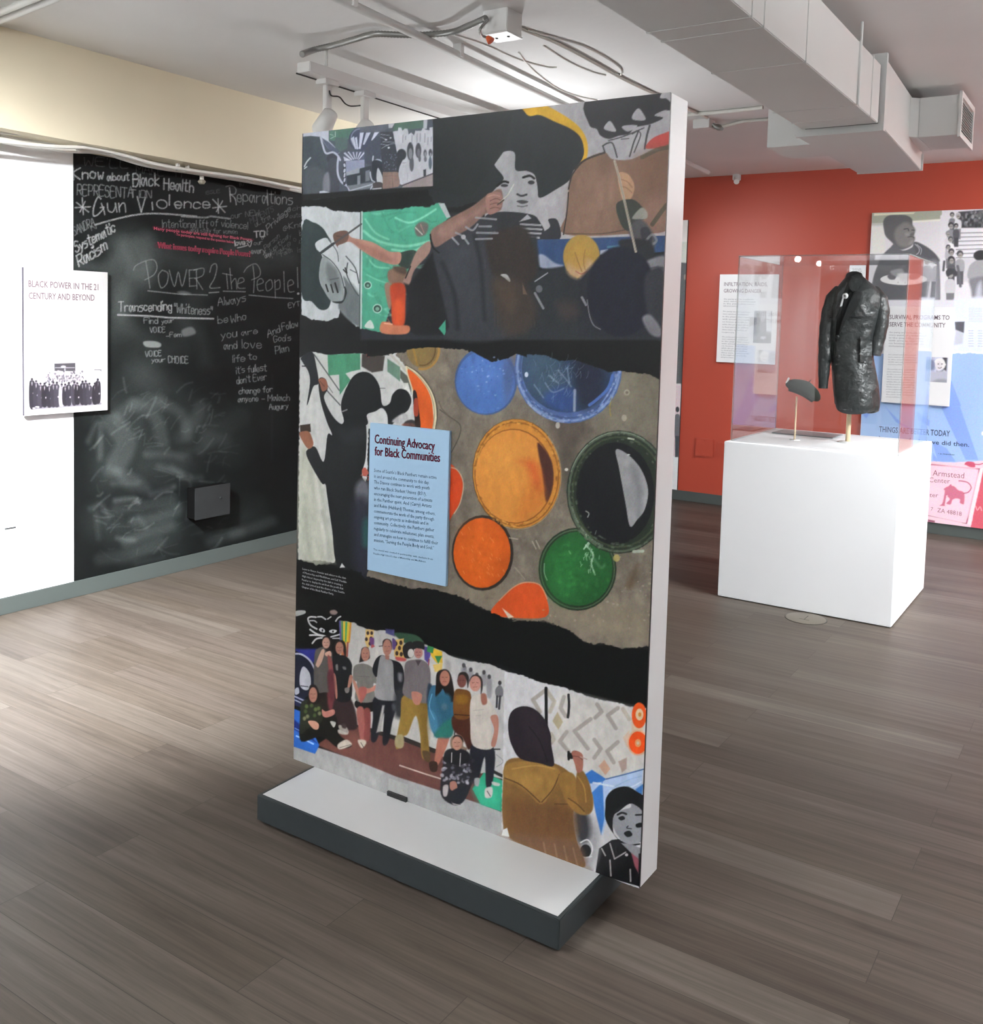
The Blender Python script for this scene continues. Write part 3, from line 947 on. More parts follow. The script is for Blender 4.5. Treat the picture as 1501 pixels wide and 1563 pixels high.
cv.b('95,1130 130,1128 152,1160 148,1172 120,1150', '#a6a6a8').p('225,1180 255,1250 228,1245', '#5f4c43').b('60,1180 180,1190 190,1330 100,1330', '#43382f', soft=9, a=.8).b('430,1300 520,1290 560,1360 480,1400', '#332e2d', soft=8)
cv.l('300,1170 375,1120', 7, '#8f9094').l('300,1240 350,1330', 14, '#77787c').e(325, 1215, 20, 22, '#5a5b60')

# --- upper left group photo: painter at a green tarp
cv.F(440, 130, 3.906)
cv.poly(pp('80,725 170,722 225,725 262,746 380,758 440,757 438,1440 405,1440 312,1330 300,1385 225,1408 130,1393 80,1368'), '#c3c8cb', jag=.55)
cv.b('300,1330 430,1440 428,1270 380,1200 330,1140 340,1230', '#666c6e', soft=1.5).b('360,1180 425,1260 428,1430 340,1350', '#585e60', soft=3, a=.8)
cv.poly(smooth_pts(pp('85,835 150,818 205,850 238,900 258,935 222,910 165,938 168,975 192,1000 205,1040 185,1130 200,1200 252,1270 238,1330 190,1338 140,1290 80,1240')), '#273132', jag=.35)
cv.b('206,1022 262,1062 312,1132 332,1222 318,1292 270,1298 222,1240 184,1142', '#8a9192').b('230,1060 280,1100 310,1180 300,1230 240,1170', '#5d6364', soft=2.5, a=.8)
cv.c('225,1190 238,1230', 9, BLK).c('255,1190 268,1235', 9, BLK).c('280,1180 296,1235', 10, BLK).b('262,1290 330,1280 336,1200 350,1240 320,1300', '#1d2122').c('250,1160 300,1150', 7, '#4a4f50')
cv.c('205,1010 260,1050 310,1120 335,1210', 5, '#23282a').c('240,920 290,990 300,1050', 5, '#4a5153')
cv.c('345,1020 400,1090 422,1180', 7, '#3a4042').c('355,1060 350,1130 395,1220 420,1255', 7, '#3a4042').c('330,1100 350,1120 340,1090', 8, BLK).c('370,1100 410,1120', 5, '#3a4042')
cv.poly(pp('440,757 600,742 690,735 760,722 830,728 895,702 930,705 968,785 900,840 855,890 830,960 770,1010 720,1110 640,1140 620,1300 560,1478 440,1450'), '#459077', jag=.5)
for i in range(46):
    x_, y_ = 460 + r3.random() * 430, 740 + r3.random() * 640
    if x_ < 850 - max(0, y_ - 850) * .45:
        an_ = r3.normal(.5, .7)
        ln_ = 40 + 90 * r3.random()
        cv.c('%f,%f %f,%f %f,%f' % (x_, y_, x_ + ln_ * .5 * math.cos(an_), y_ + ln_ * .5 * math.sin(an_) + 8, x_ + ln_ * math.cos(an_), y_ + ln_ * math.sin(an_) * .6), 5 + 9 * r3.random(), ('#2c6f5a', '#7fbfa6', '#356f5c', '#66ab92')[i % 4], a=.45, soft=1.2)
for t, w_, c_, a_ in (('450,870 540,930 700,960 850,930', 16, '#7fc2a6', .8), ('460,800 520,880 600,920', 12, '#78b99e', .8), ('560,760 600,850 640,880', 10, '#3a8069', .8), ('640,790 720,820 800,790 880,740', 12, '#82c4aa', .8),
                      ('600,800 680,760 760,760', 10, '#3a8069', .7), ('620,980 740,990 820,950', 14, '#7fc2a6', .8), ('470,1020 520,1080 600,1090', 10, '#7fc2a6', .7), ('450,1100 520,1150 600,1140', 14, '#3a8069', .7),
                      ('470,1130 530,1160 590,1180', 8, '#76b79c', .7), ('640,880 760,900 860,850', 14, '#3f8a70', .8), ('450,920 480,1000 470,1080', 14, '#3a8069', .6), ('520,1250 560,1330 560,1400', 22, '#3b836b', .6)):
    cv.c(t, w_, c_, a=a_, soft=1)
cv.b('755,850 790,815 835,830 820,890 770,900', '#5d5a55', soft=1.5).c('760,850 800,890', 6, '#b5b0aa').c('790,830 810,880', 6, '#8d6a66')
cv.p('895,702 932,705 968,785 945,792', '#9fa6a6')
for cx_, cy_, r_ in ((475, 1192, 24), (532, 1332, 28)):
    cv.e(cx_, cy_, r_, r_, '#9bb8ab').e(cx_, cy_, r_ - 6, r_ - 7, '#203a33').e(cx_, cy_ + 2, r_ - 16, r_ - 16, '#6c8d80')
cv.b('455,1440 490,1400 512,1450', '#c3ccc6')
cv.l('440,757 434,1448', 11, '#a6bdb6').l('432,760 426,1440', 7, '#3d4a48')
cv.b('648,1010 740,982 772,1012 722,1092 655,1068', '#2a3732')
cv.b('300,875 352,872 380,908 500,935 600,990 672,1000 656,1068 560,1052 450,992 372,935 310,950 285,940', '#a2776a').b('380,930 500,965 620,1040 560,1050 450,990', '#855d51', soft=3, a=.7)
cv.b('272,885 330,866 360,880 352,930 300,955 296,968 274,930', '#5a443b').c('290,900 330,905', 5, '#3a2c27')
cv.l('195,1000 436,828', 11, '#3f4042').c('195,1000 270,945', 16, '#2a2f30')
cv.b('600,1105 680,1085 705,1120 692,1190 640,1195 600,1170', '#7a6051', soft=1).b('630,1080 700,1090 700,1130 640,1110', '#4f3f35', soft=2)
cv.b('770,985 842,930 842,1000 755,1100 722,1190 682,1182 722,1092', '#90746a', soft=1).c('730,1080 700,1150', 8, '#2a2625')
cv.p('690,1180 722,1190 860,1000 960,1440 930,1490 760,1490 690,1440 720,1300', '#191a1c', soft=2)
cv.b('575,1195 610,1185 620,1290 600,1330', '#83695a', soft=1.2)
cv.b('612,1192 692,1190 700,1300 688,1432 625,1428 615,1300', '#a83f26', soft=1.4).b('630,1300 680,1290 685,1420 640,1420', '#c04e28', soft=4)
cv.b('590,1390 630,1430 720,1435 705,1482 560,1478 556,1415 600,1410', '#b06d52', soft=1).c('575,1420 620,1425', 6, '#d9a38b')
cv.b('855,865 960,797 1100,720 1180,660 1270,622 1270,742 1180,765 1085,850 960,920 885,965 862,935', '#755b53', soft=1).b('900,860 1080,770 1180,700 1180,740 1060,820 940,900', '#8a6c61', soft=4, a=.7)
cv.c('848,890 860,960 900,1000', 9, '#17181a')
cv.b('1180,662 1225,638 1262,640 1278,668 1268,690 1275,712 1262,735 1240,760 1190,765', '#8f6b62', soft=.8).c('1205,690 1240,676 1270,686', 5, '#64473f').c('1205,712 1240,702 1270,710', 5, '#64473f').c('1205,736 1235,728 1262,734', 5, '#64473f').c('1190,665 1225,655 1262,662', 6, '#a78277').l('1262,700 1310,655 1346,592', 7, '#b9b4ac').l('1250,712 1285,685', 9, '#4a3a34')
for t in ('980,910 1015,948', '1000,880 1040,900 1075,945', '1060,845 1100,865 1130,830', '1140,842 1210,842', '1125,880 1250,882', '1120,918 1215,915', '1120,790 1240,800'):
    cv.c(t, 12, '#85868b', a=.85)
cv.e(1045, 905, 14, 14, '#9b9ca0')
cv.p('898,1450 938,1400 940,1470 932,1492', '#3f8f74')
cv.c('1172,1040 1176,1090', 8, '#3b3c42')

# --- strip photo along the top left edge
cv.F(460, 180, 7.148)
cv.p('20,150 1440,-25 1440,745 700,786 20,834', '#434852')
cv.b('35,200 100,196 180,205 222,262 265,392 278,500 300,832 30,834', '#3a4147').b('60,560 200,540 280,640 290,820 60,830', '#454b50', soft=3)
cv.p('20,150 300,118 300,250 372,322 372,360 420,378 395,395 290,330 205,205 100,196 20,205', '#b2b6c2')
cv.p('222,215 300,262 420,372 400,392 300,345 250,270', '#4a4f60')
cv.p('303,140 575,102 575,172 535,235 380,215 372,255 305,245', '#48655a').p('372,220 505,210 505,330 420,372 372,320', '#4b5b5a', soft=1)
cv.c('315,180 350,190', 6, '#8ea39a').c('320,225 360,205', 6, '#8ea39a').l('372,150 372,205', 6, '#a9b9b4')
cv.e(342, 445, 66, 58, '#33363e', soft=1).b('290,480 400,480 410,830 300,830', '#3c3f47', soft=1.2).b('245,640 300,600 310,800 240,800', '#6d6f77', soft=1.5).p('198,800 240,795 330,818 200,826', '#b5bcc6')
cv.c('212,212 235,300 270,385 345,375 398,412 425,460', 20, '#a5a9b8').c('405,430 396,520 402,620 440,700 505,745 530,800', 22, '#a5a9b8')
cv.c('35,530 60,480 100,435', 14, '#b3b8b8', soft=.8).l('35,552 62,532', 10, '#b3b8b8')
cv.e(640, 235, 122, 125, '#373c4d').ring(640, 225, 95, 105, 14, '#6a6f82', a0=90, a1=270)
for t in ('540,225 575,200 605,340 588,340', '585,215 608,208 622,342 606,342', '640,160 682,160 648,338 628,338', '708,160 758,158 690,292 672,290', '798,158 852,152 775,248 764,242'):
    cv.p(t, '#b0b4c4')
cv.p('462,372 690,365 690,465 490,470', '#4b5060')
for t in ('462,385 480,376 560,455 545,460', '460,420 500,440 550,465 470,470', '505,370 520,368 580,452 568,455', '560,372 572,372 592,448 584,448', '602,372 614,372 602,448 596,448', '640,372 655,374 615,450 608,450', '682,372 692,385 630,455 622,452'):
    cv.p(t, '#b3b7c6')
cv.p('485,470 690,455 690,540 490,605', '#80859a').p('490,595 635,540 635,600 490,630', '#878b94')
cv.p('498,630 640,602 640,552 765,520 765,690 498,742', '#2c3238').p('612,632 645,625 645,730 612,735', '#787c84').p('700,580 748,565 748,685 700,695', '#61656d').p('500,742 800,700 790,760 540,800', '#686d72').l('530,795 810,715', 12, '#9ea3ac')
cv.b('700,340 760,260 850,200 872,400 830,475 765,505 700,490 690,420', '#3a3f4a')
cv.l('470,500 470,720', 26, '#30343c').l('470,508 474,525', 22, '#a9adb8').l('474,565 470,585', 22, '#a9adb8').l('475,610 470,640', 18, '#a9adb8').l('475,665 470,690', 18, '#a9adb8')
cv.c('785,420 785,470 830,455 870,470 890,510', 16, '#a0a5b0').c('752,590 758,640 772,680 800,700 765,760 755,790', 14, '#a0a5b0')
cv.b('775,480 840,462 890,500 892,610 860,630 845,560 820,600 822,690 775,660', '#262a31').b('838,545 885,640 888,740 830,700 822,620', '#b1b4ba').b('780,720 830,698 885,710 885,760 800,775', '#3a3638').l('780,778 870,768', 14, '#b1b4ba')
cv.p('862,150 1000,150 1040,330 1060,420 1060,595 890,595 872,400', '#30343b')
for t in ('870,180 960,190', '868,210 930,235', '890,260 1020,265', '880,330 960,290 1030,280', '870,285 950,300'):
    cv.c(t, 6, '#9ea2a8', a=.8)
cv.e(955, 325, 12, 9, '#c5c8cc').e(925, 238, 14, 7, '#b0b4b8').e(975, 218, 12, 7, '#b0b4b8')
for i in range(46):
    x_, y_ = 905 + rng.random() * 140, 390 + rng.random() * 190
    cv.e(x_, y_, 4, 3, ('#8e92a4', '#6d6f86', '#585b72')[i % 3], a=.8)
cv.p('640,96 945,62 955,110 870,150 640,160', '#4b4f58')
cv.p('950,62 1025,52 990,110 955,110', '#a2a3a9').p('1020,55 1340,10 1340,110 1000,140', '#42594f').p('1335,8 1378,5 1370,120 1330,120', '#9ea2a8')
cv.p('890,590 1060,588 1078,728 1060,750 888,782', '#75625b').l('990,590 1000,755', 4, '#5d4c47').l('895,640 1065,630', 3, '#5d4c47')
cv.poly(pp('1000,150 1055,140 1060,105 1090,105 1105,140 1130,115 1160,120 1170,180 1200,160 1230,190 1245,140 1310,140 1325,110 1360,130 1400,135 1400,105 1440,100 1440,600 1110,735 1075,720 1062,600 1075,480 1100,380 1050,400 1030,300'), '#b3b4bb', jag=.2)
for cx_, cy_, rx_, ry_, c_ in ((1190, 365, 36, 100, '#33363b'), (1205, 500, 24, 85, '#4a4c52'), (1278, 355, 32, 82, '#3a3c42'), (1292, 440, 14, 40, '#55575e'), (1352, 385, 18, 40, '#4a4c52'), (1355, 450, 16, 30, '#5c5e66'), (1410, 380, 20, 42, '#3a3c42'), (1408, 490, 18, 70, '#4d5862'), (1095, 400, 52, 62, '#2b2e33')):
    cv.e(cx_, cy_, rx_, ry_, c_, soft=.8)
cv.e(1192, 390, 22, 60, '#77797f', soft=.8).e(1280, 380, 18, 45, '#606268', soft=.8).e(1354, 395, 9, 24, '#85878d').e(1412, 400, 9, 20, '#85878d')
cv.b('1050,430 1110,440 1070,540 1060,595 1040,560', '#2b2e33').p('1332,565 1362,558 1362,640 1335,640', '#30343a')
for x_ in (1110, 1140, 1210, 1265, 1300, 1350, 1385, 1420):
    cv.l('%d,%d %d,%d' % (x_, 170 + (x_ * 7) % 50, x_ - 3, 235 + (x_ * 11) % 60), 10, '#6f7177', a=.6)
cv.l('1160,600 1160,690', 3, '#84868c').l('1100,490 1140,492', 5, '#77797f')
cv.p('1110,740 1440,612 1440,745 1100,760', '#877d7c').l('1080,745 1440,605', 14, '#4a464a')
cv.p('20,834 700,786 1445,742 1445,775 20,900', '#191b1c')
cv.F(0, 0, 1).p('661,165 790,140 770,230 720,300 661,290', '#1b1f20', soft=.6)

# torn black band under the cans, credits sit on it
cv.F(0, 0, 1)
cv.poly(pp('440,853 455,854 470,858 490,862 505,861 520,868 552,873 560,888 590,893 626,899 653,899 680,905 707,913 731,927 755,936 768,943 782,949 800,947 833,949 867,962 892,980 909,985 920,982 948,991 990,987 1010,987 1010,1100 980,1081 960,1080 940,1073 918,1068 892,1058 866,1050 850,1047 825,1038 803,1030 775,1018 760,1012 740,1010 715,1008 690,1001 677,994 645,984 620,972 608,970 590,963 570,962 548,955 530,950 520,948 440,930'), BLK, jag=1.15)
cv.p('440,925 520,948 532,952 470,1000 440,1010', BLK)

# --- bottom left photo: a group of people in front of a painted wall
cv.F(430, 840, 3.722)
cv.p('75,300 340,380 520,440 700,480 1290,700 1262,1600 60,1230', BLK)
cv.poly(pp('330,400 412,410 440,430 520,455 590,455 640,480 720,500 800,530 920,575 960,600 1060,630 1180,645 1282,692 1262,1300 860,1200 330,1000'), '#a8a6a3', jag=.45)
cv.b('560,560 640,600 640,900 560,900', '#bcbab6', soft=8, a=.6).p('950,600 1282,692 1262,1300 940,1150', '#a4a3a4', soft=4, a=.6)
cv.p('200,1105 380,985 520,1020 650,1075 860,1130 1000,1230 1255,1300 1130,1442 650,1290 390,1182', '#553530', soft=1)
cv.b('230,1110 380,1040 480,1120 400,1170', '#643f38', soft=6, a=.8).b('640,1150 820,1200 1000,1330 900,1330 700,1240', '#5e3c36', soft=6, a=.7)
cv.l('500,1020 660,1070', 24, '#26211f').l('690,1070 870,1140', 26, '#26211f').l('1200,1255 1260,1285', 18, '#22201f').l('375,985 440,1000', 14, '#2b2422')
cv.p('60,1115 205,1120 390,1180 650,1285 900,1365 1130,1440 1258,1490 1255,1700 1240,1700 60,1290', '#8f8f8f', soft=.8).p('610,1295 720,1330 712,1410 605,1365', '#9b9b99', soft=.6)
cv.b('60,1130 300,1180 560,1280 520,1340 60,1200', '#979693', soft=10, a=.6)
cv.p('1085,1355 1150,1262 1258,1308 1255,1488 1130,1442', '#2b8a6c', soft=.7).b('1090,1350 1180,1330 1230,1420 1140,1440', '#37a07f', soft=6, a=.7)
cv.c('672,1222 800,1265 905,1298', 8, '#b9ada4', a=.85)
# blue paper and mural at the left edge
cv.p('70,900 120,920 215,1108 190,1156 60,1112', '#2858a2', soft=.8).p('70,960 130,1010 200,1095 60,1010', '#16245c', soft=1.5).c('85,1055 130,1075 180,1100', 9, '#9db8e0', a=.9).l('75,1010 150,1050', 5, '#7f9fd0', a=.7)
cv.p('78,560 200,560 215,640 78,640', '#262a6e', soft=2).b('60,590 110,588 165,630 190,680 195,780 60,860', '#1a1d2b')
cv.c('60,590 110,590 160,625 192,682', 10, '#9ea0ae').b('105,700 125,660 160,700 165,770 140,795 105,770', '#a9aab2').e(124, 684, 9, 18, '#a9aab2').l('110,770 150,775', 5, '#2b2c34').b('75,790 95,780 100,810 78,820', '#9fa0ab')
cv.p('75,820 170,860 170,920 75,880', '#1c2038').l('75,830 165,872', 8, '#9b9daf').l('75,850 160,890', 6, '#9b9daf')
# cat head outlines
W_ = '#b9b9b9'
cv.b('80,345 130,342 134,358 95,372 80,372', '#a8a9a6').b('275,345 300,338 318,352 305,366 280,362', '#7a6965', soft=1)
for t, w_ in (('195,380 165,378 150,390 165,425 200,447', 9), ('160,400 185,400 200,410', 6), ('205,378 228,378 250,392', 8), ('262,390 280,378', 7), ('308,402 320,385 335,376', 8), ('162,450 200,475 250,488', 9), ('160,482 210,482 252,492', 9), ('175,528 200,502 250,496', 9), ('280,492 330,478 350,470', 8), ('290,500 330,500', 6)):
    cv.c(t, w_, W_)
cv.b('212,450 225,440 245,452 243,466 222,462', W_).b('270,458 290,450 314,456 300,470 278,468', W_).e(232, 455, 5, 7, BLK).e(292, 461, 5, 6, BLK)
# coloured banners on the wall
for i, c_ in enumerate(('#514a82', '#4a7a46', '#c4a72c', '#3f8a4c', '#c4a72c', '#b07a2a')):
    cv.l('%d,%d %d,%d' % (332 + i * 12, 405 + i * 2, 338 + i * 9, 520), 11, c_, soft=.8)
for i, c_ in enumerate(('#a86a34', '#8e3f34', '#b58436', '#7e3f36')):
    cv.l('%d,525 %d,600' % (340 + i * 12, 345 + i * 9), 10, c_, soft=.8)
cv.p('478,448 525,452 522,500 500,545 488,560 474,520', '#b89a62')
for x_, y_ in ((490, 470), (508, 500), (482, 505), (502, 530), (512, 470)):
    cv.e(x_, y_, 8, 11, '#2d221e')
cv.b('500,500 525,500 522,545 505,540', '#5a3a66', soft=1).b('512,535 530,545 510,555', '#9a4a4a')
cv.c('555,545 580,540 580,525', 6, '#4b4846').p('590,445 640,450 645,490 592,470', '#3c3a66', soft=1)
cv.b('640,470 760,480 810,530 770,560 690,520', '#2f4a38', soft=1.2)
cv.p('640,510 695,500 690,560 705,620 670,625 640,600', '#b8985a')
for x_, y_ in ((650, 530), (670, 555), (655, 585), (680, 590), (678, 525)):
    cv.e(x_, y_, 9, 13, '#30231d')
cv.b('630,500 652,520 645,560 632,560', '#4e3a6a').b('650,605 705,615 700,630 655,625', '#a24848', soft=1)
cv.b('690,545 740,520 750,600 700,610', '#1c1c1d').e(735, 585, 18, 25, '#b7b4af').p('810,545 862,555 830,640 812,620', '#4a3f7c').p('835,545 912,575 915,640 880,640 850,600', '#b8962f').p('830,540 865,552 860,585 825,575', '#2f6e40').p('870,600 912,600 890,645', '#2f6e40').p('860,650 915,640 910,690 870,690', '#b59a58').l('838,620 832,680', 7, '#7a3040')
# small grey people in the photo at the back
for x_, y_, h_ in ((1040, 680, 60), (1075, 690, 60), (1110, 720, 70), (1150, 705, 60), (1180, 730, 100), (1035, 665, 30)):
    cv.b('%d,%d %d,%d %d,%d %d,%d' % (x_ - 12, y_ + h_, x_ - 14, y_, x_ + 14, y_, x_ + 12, y_ + h_), '#77767a', soft=1.5, a=.8)
    cv.e(x_, y_ - 12, 10, 13, '#3b393b', soft=.9)
cv.e(1240, 753, 10, 13, '#2f2d2e').b('1215,790 1240,765 1258,790 1255,830 1220,830', '#5f5f62').l('1225,830 1222,890', 12, '#2d2d31').l('1242,830 1236,900', 12, '#2d2d31').b('930,620 960,640 960,690 930,680', '#7f7c7c', soft=2, a=.7)
cv.p('1270,690 1285,692 1268,1290 1256,1285', '#a9a9ab').c('1210,1130 1240,1130', 8, '#2a292b').c('1220,1160 1260,1200 1220,1230', 4, '#77777b')

SK = '#94685a'


def person(t_body, c_body, head, hair, skin=SK):
    cv.b(t_body, c_body, soft=.8)
    x_, y_, rx_, ry_ = head
    if hair:
        cv.b(hair, '#1c1716', soft=.9)
    cv.e(x_, y_, rx_, ry_, skin, soft=.8)
    cv.l('%f,%f %f,%f' % (x_ - rx_ * .55, y_ - ry_ * .12, x_ - rx_ * .2, y_ - ry_ * .12), 3.2, '#3a2722', a=.9)
    cv.l('%f,%f %f,%f' % (x_ + rx_ * .2, y_ - ry_ * .12, x_ + rx_ * .55, y_ - ry_ * .12), 3.2, '#3a2722', a=.9)
    cv.l('%f,%f %f,%f' % (x_ - rx_ * .35, y_ + ry_ * .45, x_ + rx_ * .35, y_ + ry_ * .42), 4, '#6e3a34', a=.9)
    cv.l('%f,%f %f,%f' % (x_, y_, x_ - 1, y_ + ry_ * .22), 3, '#7a5347', a=.7)


cv.F(445, 920, 6.511)
# two women at the left, dark skirts and plaid trousers
cv.b('250,860 400,860 440,1200 280,1100', '#231e1c', soft=2).b('360,560 420,640 425,1100 360,1000', '#5a2d30', soft=2)
person('230,520 262,455 330,440 400,470 405,620 395,860 330,890 230,860', '#4b4845', (345, 400, 38, 55), '300,400 320,335 380,335 405,400 395,500 372,520 330,450', '#a07c6e')
cv.b('245,600 300,470 330,480 305,580 270,640 248,630', '#aa8a7a').b('335,500 385,480 395,530 345,530', '#b08b7c').b('362,520 400,560 410,680 380,700 362,600', '#74403e', soft=1)
cv.b('432,950 590,950 650,1250 430,1200', '#2c2122', soft=1.5)
person('412,540 500,520 560,545 600,610 600,690 590,960 440,960 425,720', '#17181a', (478, 450, 40, 62), '415,540 420,420 465,375 525,385 545,470 535,560 510,470 440,470')
cv.b('415,720 440,730 458,920 440,940', SK).b('580,720 612,740 585,830 555,870 560,820', SK).b('530,850 575,845 570,890 540,895', '#6a6664').b('440,620 460,615 462,670 444,665', '#6a6a68', soft=1).b('510,635 540,640 542,665 515,660', '#6a6a68', soft=1)
cv.b('360,700 420,690 430,960 380,940', '#532a30', soft=2)
# woman in grey T-shirt and shorts
cv.b('645,970 825,970 815,1080 650,1050', '#161516')
cv.b('650,1055 722,1060 738,1340 690,1365 668,1250', '#85504a', soft=1).b('722,1060 785,1075 775,1350 720,1365 728,1200', '#6e3a38', soft=1)
person('620,640 690,605 770,620 830,680 850,800 815,810 825,975 640,970 650,790 615,780', '#63615d', (735, 510, 42, 70), '690,500 705,450 760,445 778,520 770,560 690,590 675,585')
cv.b('608,780 640,790 700,960 680,985 655,930', SK).b('690,850 780,850 840,815 850,860 730,910 690,930', '#a56f62').b('670,850 740,840 745,905 700,990 680,970', '#8d5048', soft=1).l('660,730 780,735', 4, '#504e4b')
cv.b('665,1362 730,1365 742,1400 700,1445 665,1395', '#a9a296', soft=1).c('690,1390 720,1440', 6, '#3c3836')
# tall person in raglan shirt
cv.b('825,940 1040,960 1000,1200 960,1390 905,1390 920,1100 850,1360 790,1360 810,1150', '#1a1b20', soft=1)
cv.p('905,1020 925,1020 890,1280 845,1290', '#8e8b88', soft=1.2)
cv.b('805,660 840,560 900,520 980,560 1080,600 1120,700 1120,900 1060,960 1000,900 1000,640 900,580 860,720 830,730', '#17181b')
person('880,545 930,530 980,560 1012,620 1020,850 1050,950 1000,975 840,945 845,780', '#7c7b7c', (952, 445, 44, 82), '908,440 910,380 950,358 995,385 1000,470 985,430 920,420')
cv.p('930,520 975,525 970,570 935,560', '#8a5f52').b('1060,700 1100,710 1095,780 1065,770', '#6b6b70', soft=2).b('1010,1010 1060,1020 1050,1070 1015,1060', '#5e6065', soft=3).b('1040,880 1140,880 1120,1120 1030,1120', '#2a2b2f', soft=4)
# seated woman at the left
cv.b('180,1100 430,1110 470,1300 600,1420 460,1440 300,1330 100,1380 90,1200', '#181715', soft=1)
person('100,990 180,960 260,990 310,1060 300,1180 180,1240 90,1300 85,1130', '#23261e', (215, 915, 42, 75), '165,960 180,830 240,820 275,900 270,1000 160,1010')
for x_, y_ in ((150, 1030), (140, 1080), (200, 1020), (240, 1060), (270, 1050), (160, 1130), (280, 1100), (130, 1150), (230, 1120)):
    cv.e(x_, y_, 17, 20, ('#5c6a3e', '#7a7a5c', '#46542f')[x_ % 3], soft=1.2, a=.85)
cv.b('165,1180 230,1175 272,1210 262,1258 215,1250', '#a97d6c').b('305,1060 340,1080 420,1060 425,1110 350,1140 310,1120', '#a06a60').b('385,1180 440,1190 420,1240', '#aaa8a2')
cv.b('468,1260 560,1270 555,1310 475,1300', '#a39d95', soft=1).b('460,1410 540,1360 592,1390 590,1420 480,1458', '#aba397', soft=1).c('480,1440 590,1410', 5, '#4a4642').b('475,1215 550,1240 560,1290 480,1260', '#8a857f', soft=1).b('500,1200 540,1210 540,1250 505,1240', '#3a302e', soft=1)

cv.F(600, 960, 5.211)
# man with cap, grey jumper and tan trousers
cv.b('85,530 280,570 270,760 290,1010 230,1020 215,820 180,690 120,830 80,860 70,930 20,940 60,700', '#7c6330', soft=1).b('200,600 280,600 280,900 240,900', '#5f4a22', soft=4, a=.6)
cv.b('25,850 80,845 85,930 50,950 15,920', '#8a7f60', soft=1).b('235,970 295,985 290,1060 250,1040', '#4a3a26', soft=1)
person('100,270 170,245 230,245 290,300 300,430 285,590 90,530 90,400', '#605a5c', (203, 190, 34, 44), '155,110 200,95 245,115 248,165 205,150 160,160', '#9a6a62')
cv.p('165,100 245,115 248,160 160,150', '#191a1a').p('180,250 225,250 200,295', '#3a3134').b('150,500 230,520 210,600 165,590', '#96665a').b('280,440 320,470 300,600 270,590', '#25303c', soft=1.5)
# woman in denim jacket
cv.b('370,830 450,830 430,930 360,1080 330,1060', '#8c5a4c', soft=1).b('290,1060 350,1060 350,1130 300,1130', '#2c1d17')
person('300,470 360,450 470,480 495,600 470,840 400,850 330,850 275,640', '#2c5166', (412, 392, 40, 62), '340,460 350,350 410,320 455,350 480,450 490,560 440,580 400,480 380,500 340,540', '#8f6152')
cv.b('285,640 345,700 360,820 300,800', '#3d6a84', soft=2, a=.8).b('340,540 460,540 460,830 400,845 380,700', '#254a5c', soft=3).b('390,760 470,720 470,850 330,855', '#245a52', soft=2.5).c('310,520 290,620 330,720', 9, '#5a86a2', a=.7).e(410, 620, 24, 28, '#4f5b66', soft=2, a=.7).c('490,640 500,740 490,840', 8, '#191619')
# woman in mustard top, arm around friend
cv.b('480,690 630,690 640,900 600,960 560,880 480,800', '#3a1f18', soft=1.2)
person('490,500 560,480 620,520 615,700 490,700', '#59391c', (548, 415, 36, 52), '515,400 530,350 580,345 605,390 595,470 580,400 520,420', '#5f3a35')
cv.b('510,530 590,530 590,590 510,590', '#6b4d1c', soft=2).l('490,680 625,690', 8, '#2a1712')
# friend in white T-shirt
cv.b('620,930 800,940 800,1180 770,1260 740,1240 730,1020 680,1200 640,1220', '#1c1d24', soft=1)
cv.b('735,1270 790,1262 785,1335 735,1340', '#b5afab', soft=1).c('750,1290 775,1330', 6, '#35333a').b('650,1190 690,1190 680,1250 650,1240', '#8b8a8c', soft=1).b('790,1215 850,1230 840,1250 795,1240', '#a8a6a4', soft=1)
person('620,560 690,520 760,560 830,690 775,710 800,940 640,930 615,760', '#b1aaa2', (655, 435, 45, 62), '610,420 640,365 700,380 715,450 700,520 690,430', '#a5766a')
cv.b('775,700 832,690 840,800 815,930 780,920 805,800', '#96685a').b('700,520 740,520 748,590 710,600', '#7f5346', soft=1).c('640,650 720,640', 5, '#8d8781', a=.6).c('660,690 700,685', 4, '#8d8781', a=.6)
# young man crouching in front
cv.b('460,870 520,840 560,870 560,930 590,950 560,985 470,960', '#6f5d4f', soft=1)
cv.b('420,970 500,950 600,980 640,1090 640,1200 560,1370 480,1400 380,1310 400,1060', '#1e1d22', soft=1)
for i in range(55):
    x_, y_ = 390 + rng.random() * 250, 1045 + rng.random() * 180
    cv.e(x_, y_, 6 + rng.random() * 14, 5 + rng.random() * 10, ('#8f8e96', '#2a292f', '#5d5c66', '#a3a1a8')[i % 4], soft=1, a=.75, rot=rng.random() * 180)
person('440,970 500,955 590,980 600,1060 470,1080 400,1040', '#17171a', (510, 910, 40, 55), '475,890 490,845 545,855 560,900 540,880 490,880', '#9d7464')
cv.l('468,985 466,1060', 6, '#a5a2a0').l('538,990 532,1090', 6, '#a5a2a0').b('455,1220 500,1215 510,1280 460,1280', '#916457').b('400,1250 440,1245 430,1325 400,1325', '#9a9393', soft=1).b('470,1360 530,1365 540,1400 480,1395', '#a19c9a', soft=1).c('475,1380 535,1395', 7, '#26252a').b('470,1290 570,1250 600,1300 540,1390 460,1370', '#1a1c22', soft=1)

